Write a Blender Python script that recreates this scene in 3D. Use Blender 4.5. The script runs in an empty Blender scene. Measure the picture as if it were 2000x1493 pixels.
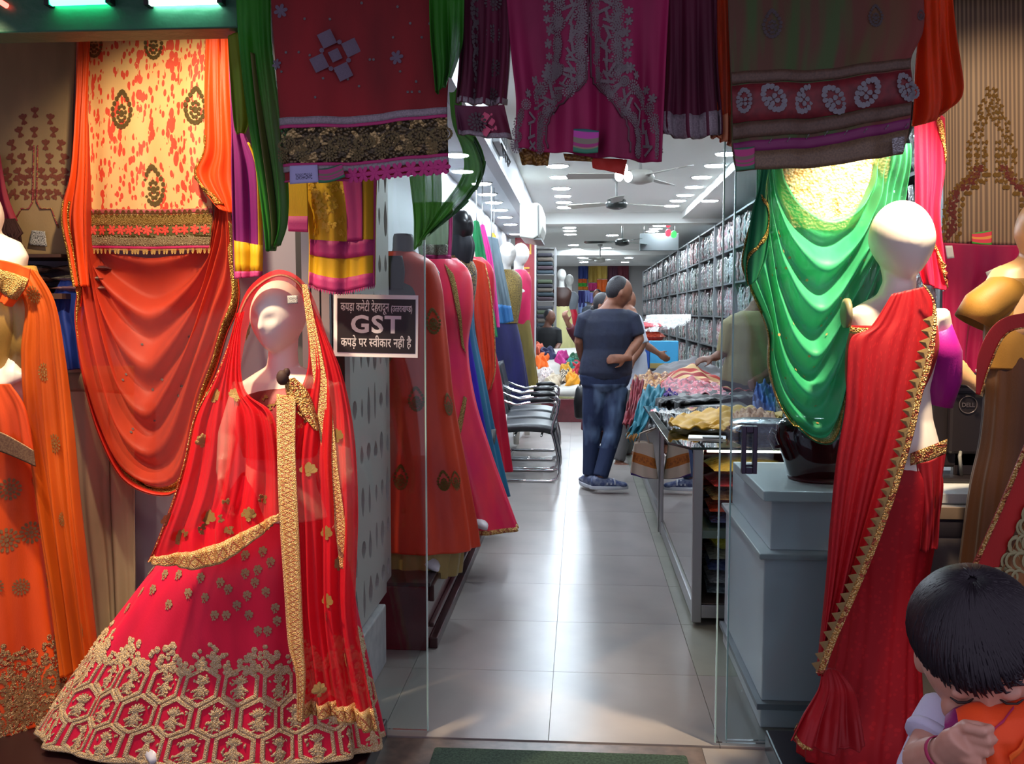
import bpy, bmesh, math, random
import numpy as np
from mathutils import Vector, Matrix, Euler
R = math.radians
PI = math.pi
random.seed(7)
SC = bpy.context.scene
COL = SC.collection

# ------------------------------------------------------------------ camera
F = 1850.0
CAMP = Vector((0, 0, 1.4))
PITCH, YAW = R(4.2), R(4.08)
cam_d = bpy.data.cameras.new('camera')
cam = bpy.data.objects.new('camera', cam_d)
COL.objects.link(cam)
cam.location = CAMP
cam.rotation_euler = (PI/2 - PITCH, 0, YAW)
cam_d.sensor_width = 36
cam_d.lens = F*36/2000
cam_d.clip_start = .05
cam_d.clip_end = 200
SC.camera = cam
RM = Euler((PI/2 - PITCH, 0, YAW)).to_matrix()

# ------------------------------------------------------------------ world and exposure
w = bpy.data.worlds.new('street_sky')
SC.world = w
w.use_nodes = True
bg = w.node_tree.nodes['Background']
bg.inputs[0].default_value = (.50, .46, .60, 1)
bg.inputs[1].default_value = 1.3
SC.view_settings.view_transform = 'Standard'
SC.view_settings.look = 'None'
SC.view_settings.gamma = 1
SC.view_settings.exposure = 0.0
SC.view_settings.use_curve_mapping = False

def spot(name, loc, target, power, col, size=1.2, blend=.6, rad=.04):
    d = bpy.data.lights.new(name, 'SPOT')
    d.energy = power; d.color = col; d.spot_size = size; d.spot_blend = blend; d.shadow_soft_size = rad
    o = bpy.data.objects.new(name, d); COL.objects.link(o)
    o.location = loc
    o.rotation_euler = (Vector(target)-Vector(loc)).to_track_quat('-Z', 'Y').to_euler()
    return o
WARM = (1, .77, .5)
SPOTS = [((.99, 2.44, 2.40), (.90, 2.86, 1.62), 360, WARM, .88),
         ((-1.30, 2.05, 2.40), (-.98, 2.72, .9), 250, WARM, .98),
         ((-1.72, 2.25, 2.40), (-1.62, 3.0, 1.25), 140, WARM, 1.0),
         ((-1.30, 2.70, 2.42), (-1.32, 3.45, 1.5), 85, WARM, 1.9),
         ((1.40, 2.55, 2.42), (1.42, 3.36, 1.7), 40, WARM, 1.4)]
for i, (l, t, p, c, s) in enumerate(SPOTS):
    spot('spotlight_beam', l, t, p, c, s)

# ------------------------------------------------------------------ pixel helpers (2000 x 1493 frame)
def ray(px, py):
    return RM @ Vector(((px-1000)/F, -(py-746.5)/F, -1))
def at(px, py, Y):
    r = ray(px, py)
    return CAMP + r*(Y/r.y)
def zp(px, py, z=0):
    r = ray(px, py)
    return CAMP + r*((z-CAMP.z)/r.z)
def ap(px, py, X):
    r = ray(px, py)
    return CAMP + r*(X/r.x)

# ------------------------------------------------------------------ mesh builder
def lerp(a, b, t): return a + (b-a)*t
def sm(t):
    t = max(0, min(1, t)); return t*t*(3-2*t)
class MB:
    def __init__(s):
        s.v = []; s.f = []; s.uv = []; s.m = []
    def add(s, vs, fs, uvs=None, mi=0):
        o = len(s.v)
        s.v += [tuple(p) for p in vs]
        s.uv += (uvs if uvs else [(0, 0)]*len(vs))
        s.f += [tuple(i+o for i in f) for f in fs]
        s.m += [mi]*len(fs)
        return s
    def grid(s, fn, nu, nv, mi=0):
        vs = []; uvs = []; fs = []
        for j in range(nv+1):
            for i in range(nu+1):
                u, v = i/nu, j/nv
                vs.append(fn(u, v)); uvs.append((u, v))
        n = nu+1
        for j in range(nv):
            for i in range(nu):
                fs.append((j*n+i, j*n+i+1, (j+1)*n+i+1, (j+1)*n+i))
        return s.add(vs, fs, uvs, mi)
    def box(s, c, d, M=None, mi=0):
        vs = []
        for x in (-.5, .5):
            for y in (-.5, .5):
                for z in (-.5, .5):
                    p = Vector((x*d[0], y*d[1], z*d[2]))
                    if M is not None: p = M @ p
                    vs.append((p.x+c[0], p.y+c[1], p.z+c[2]))
        return s.add(vs, [(0, 1, 3, 2), (4, 6, 7, 5), (0, 4, 5, 1), (2, 3, 7, 6), (0, 2, 6, 4), (1, 5, 7, 3)], None, mi)
    def b2(s, a, b, mi=0):   # box by two corners
        return s.box([(a[i]+b[i])/2 for i in range(3)], [abs(b[i]-a[i]) for i in range(3)], None, mi)
    def loft(s, rings, cap=True, mi=0):
        n = len(rings[0]); vs = []; fs = []; uvs = []
        for j, r in enumerate(rings):
            for i, p in enumerate(r):
                vs.append(p); uvs.append((i/n, j/max(1, len(rings)-1)))
        for j in range(len(rings)-1):
            for i in range(n):
                k = (i+1) % n
                fs.append((j*n+i, j*n+k, (j+1)*n+k, (j+1)*n+i))
        if cap:
            fs.append(tuple(range(n-1, -1, -1)))
            fs.append(tuple(range((len(rings)-1)*n, len(rings)*n)))
        return s.add(vs, fs, uvs, mi)
    def ell(s, c, r, n=16, m=10, M=None, mi=0):
        rings = []
        for j in range(1, m):
            a = PI*j/m
            ring = []
            for i in range(n):
                b = 2*PI*i/n
                p = Vector((math.sin(a)*math.cos(b)*r[0], math.sin(a)*math.sin(b)*r[1], -math.cos(a)*r[2]))
                if M is not None: p = M @ p
                ring.append((c[0]+p.x, c[1]+p.y, c[2]+p.z))
            rings.append(ring)
        return s.loft(rings, True, mi)
    def tube(s, path, rad, n=8, cap=True, mi=0, flat=1.0):
        P = [Vector(p) for p in path]
        if not hasattr(rad, '__len__'): rad = [rad]*len(P)
        rings = []; nrm = None
        for i, p in enumerate(P):
            t = (P[min(i+1, len(P)-1)] - P[max(i-1, 0)])
            t.normalize()
            if nrm is None:
                a = Vector((0, 0, 1)) if abs(t.z) < .9 else Vector((0, 1, 0))
                nrm = t.cross(a).normalized()
            else:
                nrm = (nrm - t*nrm.dot(t)).normalized()
            b = t.cross(nrm)
            rings.append([tuple(p + (nrm*math.cos(2*PI*k/n) + b*math.sin(2*PI*k/n)*flat)*rad[i]) for k in range(n)])
        return s.loft(rings, cap, mi)
    def lathe(s, prof, c=(0, 0, 0), n=20, cap=True, mi=0):   # prof: (r, z)
        return s.loft([[(c[0]+r*math.cos(2*PI*i/n), c[1]+r*math.sin(2*PI*i/n), c[2]+z) for i in range(n)] for r, z in prof], cap, mi)
    def prism(s, poly, M, th, mi=0):   # polygon in xy extruded along z
        n = len(poly)
        vs = [tuple(M @ Vector((x, y, 0))) for x, y in poly] + [tuple(M @ Vector((x, y, th))) for x, y in poly]
        fs = [tuple(range(n-1, -1, -1)), tuple(range(n, 2*n))] + [(i, (i+1) % n, n+(i+1) % n, n+i) for i in range(n)]
        return s.add(vs, fs, None, mi)
    def mesh(s, name, mats, smooth=True):
        me = bpy.data.meshes.new(name)
        me.from_pydata(s.v, [], s.f)
        uvl = me.uv_layers.new(name='uv')
        idx = np.empty(len(me.loops), dtype=np.int32)
        me.loops.foreach_get('vertex_index', idx)
        uv = np.array(s.uv, dtype=np.float32)[idx]
        uvl.data.foreach_set('uv', uv.ravel())
        if not isinstance(mats, (list, tuple)): mats = [mats]
        for m in mats: me.materials.append(m)
        if len(mats) > 1: me.polygons.foreach_set('material_index', s.m)
        me.polygons.foreach_set('use_smooth', [smooth]*len(me.polygons))
        me.update()
        return me
    def build(s, name, mats, parent=None, smooth=False, bevel=0, solid=0, sub=0):
        me = s.mesh(name, mats, smooth)
        o = bpy.data.objects.new(name, me); COL.objects.link(o)
        if parent is not None: attach(o, parent)
        if bevel:
            m = o.modifiers.new('bevel', 'BEVEL'); m.width = bevel; m.segments = 2; m.limit_method = 'ANGLE'; m.angle_limit = R(40)
        if solid:
            m = o.modifiers.new('solid', 'SOLIDIFY'); m.thickness = solid; m.offset = 0
        if sub:
            m = o.modifiers.new('sub', 'SUBSURF'); m.levels = sub; m.render_levels = sub
        return o

WM = {}    # world matrices of our roots
def attach(o, parent):
    o.parent = parent
    o.matrix_parent_inverse = WM.get(parent.name, Matrix.Identity(4)).inverted()
def thing(name, label, cat, loc=(0, 0, 0), rz=0, group=None):
    o = bpy.data.objects.new(name, None); COL.objects.link(o)
    o.empty_display_size = .1
    o.location = loc; o.rotation_euler = (0, 0, rz)
    WM[o.name] = Matrix.Translation(Vector(loc)) @ Matrix.Rotation(rz, 4, 'Z')
    return tag(o, label, cat, group)
def tag(o, label, cat, group=None):
    o['label'] = label; o['category'] = cat
    if group: o['group'] = group
    return o
def struct(o):
    o['kind'] = 'structure'; return o
def dup(root, loc, rz=0, label=None, group=None):
    r = root.copy(); COL.objects.link(r); r.location = loc; r.rotation_euler = (0, 0, rz)
    if label: r['label'] = label
    if group: r['group'] = group
    for ch in root.children:
        c = ch.copy(); COL.objects.link(c); c.parent = r
        for g in ch.children:
            d = g.copy(); COL.objects.link(d); d.parent = c
    return r
def organic(mb, name, mat, parent, voxel=.01, it=6, fac=.5):
    me = mb.mesh(name, mat, True)
    o = bpy.data.objects.new(name, me); COL.objects.link(o)
    m = o.modifiers.new('r', 'REMESH'); m.mode = 'VOXEL'; m.voxel_size = voxel; m.use_smooth_shade = True
    if it:
        m2 = o.modifiers.new('s', 'SMOOTH'); m2.iterations = it; m2.factor = fac
    dg = bpy.context.evaluated_depsgraph_get()
    me2 = bpy.data.meshes.new_from_object(o.evaluated_get(dg))
    o.modifiers.clear()
    old = o.data
    o.data = me2
    bpy.data.meshes.remove(old)
    me2.name = name
    me2.materials.clear(); me2.materials.append(mat)
    me2.polygons.foreach_set('use_smooth', [True]*len(me2.polygons))
    if parent is not None: attach(o, parent)
    return o

# ------------------------------------------------------------------ materials
def lin(h):
    if isinstance(h, str):
        c = [int(h[i:i+2], 16)/255 for i in (0, 2, 4)]
    else:
        c = [x/255 for x in h]
    return tuple(x/12.92 if x <= .04045 else ((x+.055)/1.055)**2.4 for x in c) + (1,)
MATS = {}
class NT:
    def __init__(s, nt): s.nt = nt
    def n(s, t, **kw):
        nd = s.nt.nodes.new(t)
        for k, v in kw.items(): setattr(nd, k, v)
        return nd
    def lk(s, a, b): s.nt.links.new(a, b)
    def sv(s, nd, i, x):
        if x is None: return
        if hasattr(x, 'is_linked') or isinstance(x, bpy.types.NodeSocket): s.lk(x, nd.inputs[i])
        else: nd.inputs[i].default_value = x
    def ma(s, op, a, b=None, c=None):
        nd = s.n('ShaderNodeMath', operation=op)
        s.sv(nd, 0, a); s.sv(nd, 1, b); s.sv(nd, 2, c)
        return nd.outputs[0]
    def mix(s, f, a, b):
        nd = s.n('ShaderNodeMix', data_type='RGBA')
        s.sv(nd, 0, f); s.sv(nd, 6, a); s.sv(nd, 7, b)
        return nd.outputs[2]
    def uv(s, sx=1, sy=1):
        t = s.n('ShaderNodeTexCoord')
        m = s.n('ShaderNodeMapping'); m.inputs['Scale'].default_value = (sx, sy, 1)
        s.lk(t.outputs['UV'], m.inputs[0])
        return m.outputs[0]
    def ob(s, sx=1, sy=1, sz=1):
        t = s.n('ShaderNodeTexCoord')
        m = s.n('ShaderNodeMapping'); m.inputs['Scale'].default_value = (sx, sy, sz)
        s.lk(t.outputs['Object'], m.inputs[0])
        return m.outputs[0]
    def xyz(s, vec):
        nd = s.n('ShaderNodeSeparateXYZ'); s.lk(vec, nd.inputs[0]); return nd.outputs
    def noise(s, vec, sc, det=3, rough=.5):
        nd = s.n('ShaderNodeTexNoise'); nd.inputs['Scale'].default_value = sc
        nd.inputs['Detail'].default_value = det; nd.inputs['Roughness'].default_value = rough
        if vec is not None: s.lk(vec, nd.inputs['Vector'])
        return nd.outputs[0]
    def vor(s, vec, sc, feat='F1', out='Distance'):
        nd = s.n('ShaderNodeTexVoronoi', feature=feat); nd.inputs['Scale'].default_value = sc
        if vec is not None: s.lk(vec, nd.inputs['Vector'])
        return nd.outputs[out]
    def step(s, x, t): return s.ma('GREATER_THAN', x, t)
    def ramp(s, x, a, b):
        nd = s.n('ShaderNodeMapRange'); nd.inputs[1].default_value = a; nd.inputs[2].default_value = b
        s.lk(x, nd.inputs[0]); return nd.outputs[0]
def newmat(name):
    m = bpy.data.materials.new(name); m.use_nodes = True
    nt = NT(m.node_tree); p = m.node_tree.nodes['Principled BSDF']
    MATS[name] = m
    return m, nt, p
def bump(nt, p, h, strength=.3, dist=.01):
    b = nt.n('ShaderNodeBump'); b.inputs['Strength'].default_value = strength; b.inputs['Distance'].default_value = dist
    nt.lk(h, b.inputs['Height']); nt.lk(b.outputs[0], p.inputs['Normal'])
def mat(name, col='808080', rough=.55, metal=0, col2=None, ns=30, bmp=0, bs=60, emit=0, alpha=1, spec=.5, sheen=0, coat=0, rnd=0):
    if name in MATS: return MATS[name]
    m, nt, p = newmat(name)
    c = lin(col)
    p.inputs['Base Color'].default_value = c
    p.inputs['Roughness'].default_value = rough
    p.inputs['Metallic'].default_value = metal
    p.inputs['Specular IOR Level'].default_value = spec
    if sheen: p.inputs['Sheen Weight'].default_value = sheen
    if coat: p.inputs['Coat Weight'].default_value = coat; p.inputs['Coat Roughness'].default_value = .08
    if col2:
        f = nt.ramp(nt.noise(nt.ob(), ns, 4), .35, .65)
        nt.lk(nt.mix(f, c, lin(col2)), p.inputs['Base Color'])
    if bmp: bump(nt, p, nt.noise(nt.ob(), bs, 3), bmp)
    if emit:
        p.inputs['Emission Color'].default_value = c; p.inputs['Emission Strength'].default_value = emit
    if alpha < 1: p.inputs['Alpha'].default_value = alpha
    return m
def silk(name, col, col2=None, rough=.5, alpha=1, weave=400, spec=.35, transl=.0):
    """woven cloth: faint thread weave, slow colour drift, slightly translucent where sheer"""
    if name in MATS: return MATS[name]
    m, nt, p = newmat(name)
    c = lin(col); d = lin(col2) if col2 else tuple(x*.82 for x in c[:3])+(1,)
    f = nt.ramp(nt.noise(nt.ob(1, 1, .35), 7, 3), .35, .68)
    nt.lk(nt.mix(f, c, d), p.inputs['Base Color'])
    p.inputs['Roughness'].default_value = rough
    p.inputs['Specular IOR Level'].default_value = spec
    p.inputs['Sheen Weight'].default_value = .04
    bump(nt, p, nt.noise(nt.ob(1, 1, .3), weave, 2), .12, .004)
    if alpha < 1:
        tl = nt.n('ShaderNodeBsdfTranslucent'); tl.inputs[0].default_value = c
        mx = nt.n('ShaderNodeMixShader'); mx.inputs[0].default_value = .35
        nt.lk(p.outputs[0], mx.inputs[1]); nt.lk(tl.outputs[0], mx.inputs[2])
        tr = nt.n('ShaderNodeBsdfTransparent')
        m2 = nt.n('ShaderNodeMixShader'); m2.inputs[0].default_value = alpha
        nt.lk(tr.outputs[0], m2.inputs[1]); nt.lk(mx.outputs[0], m2.inputs[2])
        nt.lk(m2.outputs[0], m.node_tree.nodes['Material Output'].inputs[0])
    return m
def zari(name, base='b98b45', bright='e8cf8a', acc=None, sc=260, metal=.35, rough=.36):
    """dense metallic thread embroidery"""
    if name in MATS: return MATS[name]
    m, nt, p = newmat(name)
    v = nt.vor(nt.ob(), sc)
    f = nt.ramp(v, .1, .6)
    c = nt.mix(f, lin(bright), lin(base))
    if acc:
        c = nt.mix(nt.step(nt.noise(nt.ob(), sc*.35, 1), .57), c, lin(acc))
    nt.lk(c, p.inputs['Base Color'])
    p.inputs['Metallic'].default_value = metal
    p.inputs['Roughness'].default_value = rough
    bump(nt, p, v, .8, .006)
    return m
def glassmat(name, tint='e4efec', refl=1.0, rough=0.0):
    if name in MATS: return MATS[name]
    m, nt, p = newmat(name)
    tr = nt.n('ShaderNodeBsdfTransparent'); tr.inputs[0].default_value = lin(tint)
    gl = nt.n('ShaderNodeBsdfGlossy'); gl.inputs['Roughness'].default_value = rough
    fr = nt.n('ShaderNodeFresnel'); fr.inputs[0].default_value = 1.5
    mx = nt.n('ShaderNodeMixShader')
    nt.lk(nt.ma('MULTIPLY', fr.outputs[0], refl), mx.inputs[0])
    nt.lk(tr.outputs[0], mx.inputs[1]); nt.lk(gl.outputs[0], mx.inputs[2])
    nt.lk(mx.outputs[0], m.node_tree.nodes['Material Output'].inputs[0])
    return m
def zigzag(name, along_v=True, n=20, gold='c8964e', bright='f2d69a', line='9c3428'):
    """woven gold border with a zigzag and edge lines, in the strip's own coordinates"""
    m, nt, p = newmat(name); x = nt.xyz(nt.uv(1, 1))
    al, ac = (x[1], x[0]) if along_v else (x[0], x[1])
    f = nt.ma('FRACT', nt.ma('MULTIPLY', al, n)); tri = nt.ma('ABSOLUTE', nt.ma('SUBTRACT', f, .5))
    d = nt.ma('ABSOLUTE', nt.ma('SUBTRACT', ac, nt.ma('ADD', .22, nt.ma('MULTIPLY', tri, 1.12))))
    z = nt.ma('LESS_THAN', d, .075)
    d2 = nt.ma('ABSOLUTE', nt.ma('SUBTRACT', ac, nt.ma('SUBTRACT', .78, nt.ma('MULTIPLY', tri, 1.12))))
    z = nt.ma('MAXIMUM', z, nt.ma('LESS_THAN', d2, .05))
    e = nt.ma('GREATER_THAN', nt.ma('ABSOLUTE', nt.ma('SUBTRACT', ac, .5)), .44)
    v = nt.vor(nt.ob(), 330)
    c = nt.mix(nt.ramp(v, .1, .6), lin(bright), lin(gold)); c = nt.mix(nt.ma('MULTIPLY', z, .75), c, lin(line)); c = nt.mix(nt.ma('MULTIPLY', e, .6), c, lin('d89a70'))  # bright flecks paint thread sparkle into the gold
    nt.lk(c, p.inputs['Base Color']); p.inputs['Metallic'].default_value = .25; p.inputs['Roughness'].default_value = .38
    bump(nt, p, v, .6, .004)
    return m
GOLD = zari('gold_zari')
GOLDP = zigzag('gold_zigzag_long', True, 34)
GOLDH = zigzag('gold_zigzag_wide', False, 16)
SILV = zari('silver_zari', '8f8a8a', 'd8d8e0', None, 240)
CHROME = mat('chrome', 'd0d2d4', .14, 1)
STEEL = mat('steel', '9b9c9c', .35, .9)
WHITE = mat('white_paint', 'd8d8d4', .5)
MANQ = mat('mannequin_white', 'e6ddd2', .42, coat=.1)
BLACK = mat('black_plastic', '141416', .35)
PAPER = mat('white_paper', 'e9e9ec', .6)

# ------------------------------------------------------------------ cloth surfaces: baked grids, callable as S(u, v)
def crw(n, x, knots):
    """Catmull-Rom weights of n knots (given positions) at parameters x"""
    W = np.zeros((len(x), n))
    for k, t in enumerate(x):
        i = int(np.clip(np.searchsorted(knots, t)-1, 0, n-2))
        h = (t-knots[i])/max(1e-9, knots[i+1]-knots[i])
        for j, c in ((i-1, -h+2*h*h-h**3), (i, 2-5*h*h+3*h**3), (i+1, h+4*h*h-3*h**3), (i+2, -h*h+h**3)):
            W[k, min(max(j, 0), n-1)] += .5*c
    return W
def knots_of(P):
    d = np.linalg.norm(np.diff(P, axis=0), axis=1)+1e-6
    k = np.concatenate([[0], np.cumsum(d)])
    return k/k[-1]
RMN = np.array(RM)
def atv(px, py, Y):
    r = np.stack([(px-1000)/F, -(py-746.5)/F, -np.ones_like(px)], -1) @ RMN.T
    return np.array(CAMP) + r*(Y/r[..., 1])[..., None]
def proj(p):
    q = RM.transposed() @ (Vector(p)-CAMP)
    return 1000+F*q.x/-q.z, 746.5-F*q.y/-q.z
class Surf:
    def __init__(s, G): s.G = G; s.pg = None
    def __call__(s, u, v):
        G = s.G; nv, nu = G.shape[0]-1, G.shape[1]-1
        x = min(max(u, 0), 1)*nu; y = min(max(v, 0), 1)*nv
        i = min(int(x), nu-1); j = min(int(y), nv-1); a = x-i; b = y-j
        p = (G[j, i]*(1-a)+G[j, i+1]*a)*(1-b)+(G[j+1, i]*(1-a)+G[j+1, i+1]*a)*b
        return Vector(p)
    def find(s, px, py, umax=1.0):
        """(u, v) of the surface point seen at a photo pixel"""
        if s.pg is None:
            q = (s.G-np.array(CAMP)) @ RMN
            s.pg = np.stack([1000+F*q[..., 0]/-q[..., 2], 746.5-F*q[..., 1]/-q[..., 2]], -1)
        D = np.hypot(s.pg[..., 0]-px, s.pg[..., 1]-py)
        nu = s.G.shape[1]-1
        D = D[:, :int(nu*umax)+1]
        j, i = np.unravel_index(np.argmin(D), D.shape)
        return i/nu, j/(s.G.shape[0]-1)
def ripple(n, amp, ph=0, ramp=.15, drift=.15):
    def f(u, v):
        t = np.clip(v*1.3, 0, 1); a = amp*(ramp+(1-ramp)*t*t*(3-2*t))
        return a*(np.sin(2*PI*(n*u+ph+drift*v)) + .45*np.sin(2*PI*(n*2.37*u+ph*3-.3*v)))
    return f
def cowl(n, amp, sag=1.0):
    """swag folds for nested U rows: v from the outer hem inwards"""
    def f(u, v):
        wgt = np.sin(PI*np.clip(u, 0, 1))**.7
        return amp*wgt*np.sin(2*PI*n*v**.85+.8*np.sin(3*PI*u))+amp*.6*np.sin(2*PI*7*u)*(1-wgt)
    return f
def sheet(rows, Y, fold=None, nu=70, nv=70):
    """rows: polylines (left to right) from top to bottom in photo pixels; Y: depth, (top, bottom) or one per row"""
    us = np.linspace(0, 1, nu+1); vs = np.linspace(0, 1, nv+1)
    Rw = []
    for r in rows:
        P = np.array(r, float); Rw.append(crw(len(P), us, knots_of(P)) @ P)
    Rw = np.array(Rw)
    kn = np.concatenate([[0], np.cumsum(np.linalg.norm(np.diff(Rw, axis=0), axis=2).mean(1)+1e-6)]); kn /= kn[-1]
    W = crw(len(rows), vs, kn)
    P = np.einsum('vr,ruk->vuk', W, Rw)
    if not hasattr(Y, '__len__'): Y = (Y, Y)
    Yv = np.interp(vs, kn if len(Y) == len(rows) and len(Y) > 2 else [0, 1], Y)
    G = atv(P[..., 0], P[..., 1], Yv[:, None]*np.ones((1, nu+1)))
    if fold is not None:
        U, V = np.meshgrid(us, vs); G[..., 1] += fold(U, V)
    return Surf(G)
def lr(left, right):
    return [[a, ((a[0]+b[0])/2, (a[1]+b[1])/2), b] for a, b in zip(left, right)]
def tub(rings, Y, fold=None, nu=120, nv=70, ctr=None):
    """closed skirt or bodice: rings (px left, px right, py, depth ratio[, dY]); u 0..0.5 faces the street"""
    A = []
    for r in rings:
        y = Y+(r[4] if len(r) > 4 else 0)
        a = at(r[0], r[2], y); b = at(r[1], r[2], y)
        c = (a+b)/2; hw = (b.x-a.x)/2
        A.append((c.x, c.y, c.z, hw, hw*r[3]))
    return tub3(A, fold, nu, nv)
def tub3(A, fold=None, nu=120, nv=70):
    A = np.array(A, float)
    vs = np.linspace(0, 1, nv+1); us = np.linspace(0, 1, nu+1)
    Q = crw(len(A), vs, knots_of(A[:, 2:3])) @ A
    U, V = np.meshgrid(us, vs)
    k = 1+(fold(U, V) if fold is not None else 0)
    G = np.stack([Q[:, 0:1]-Q[:, 3:4]*k*np.cos(2*PI*U), Q[:, 1:2]-Q[:, 4:5]*k*np.sin(2*PI*U), Q[:, 2:3]*np.ones_like(U)], -1)
    return Surf(G)
def pleat(n, a0, a1, ph=0):
    def f(u, v):
        return (a0+(a1-a0)*v)*(np.sin(2*PI*(n*u+ph))+.4*np.sin(2*PI*(round(n*1.7)*u+ph*2)))
    return f
def normal(S, u, v):
    e = .012
    a = S(min(1, u+e), v)-S(max(0, u-e), v)
    b = S(u, min(1, v+e))-S(u, max(0, v-e))
    n = a.cross(b)
    if n.length < 1e-12: n = Vector((0, -1, 0))
    n.normalize()
    if n.dot(CAMP - S(u, v)) < 0: n = -n
    return n
def sub(S, u0, u1, v0, v1, d=.003, nu=60, nv=6, wav=None):
    """a band of the same surface lifted by d"""
    G = np.zeros((nv+1, nu+1, 3))
    for j in range(nv+1):
        for i in range(nu+1):
            u = lerp(u0, u1, i/nu); v = lerp(v0, v1, j/nv)
            if wav: v += wav(i/nu)*(j/nv)
            G[j, i] = S(u, v)+normal(S, u, v)*d
    return Surf(G)
def along(S, curve, w, d=.004, n=60):
    """band following a (u, v) curve on a surface; w: (du, dv) width"""
    C = np.array(curve, float); C = crw(len(C), np.linspace(0, 1, n+1), knots_of(C)) @ C
    G = np.zeros((4, n+1, 3))
    for j in range(4):
        for i in range(n+1):
            u = C[i, 0]+w[0]*j/3; v = C[i, 1]+w[1]*j/3
            G[j, i] = S(u, v)+normal(S, u, v)*d
    return Surf(G)
def cloth(name, S, m, parent=None, solid=.003, smooth=True):
    G = S.G; nv, nu = G.shape[0], G.shape[1]
    mb = MB()
    mb.v = [tuple(p) for p in G.reshape(-1, 3)]
    mb.uv = [(i/(nu-1), j/(nv-1)) for j in range(nv) for i in range(nu)]
    mb.f = [(j*nu+i, j*nu+i+1, (j+1)*nu+i+1, (j+1)*nu+i) for j in range(nv-1) for i in range(nu-1)]
    mb.m = [0]*len(mb.f)
    return mb.build(name, m, parent, smooth, solid=solid)
def mpx(kind, S, px, py, size_px, m, parent, rot=0, name='gold_motif', d=.004, asp=1.0, umax=1.0):
    u, v = S.find(px, py, umax)
    dist = (S(u, v)-CAMP).length
    return motif(kind, S, u, v, size_px/F*dist, m, parent, rot, name, d, asp)
def crs(pts):
    P = np.array(pts, float); K = knots_of(P)
    return lambda t: (crw(len(P), [min(max(t, 0), 1)], K) @ P)[0]
def hang(name, S, m, label, cat, group=None, solid=.004):
    """a hanging garment root at the top of its cloth, with its main panel"""
    P = S(.5, 1.0)
    o = thing(name, label, cat, P, 0, group)
    return o, cloth('panel', S, m, o, solid)

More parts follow.
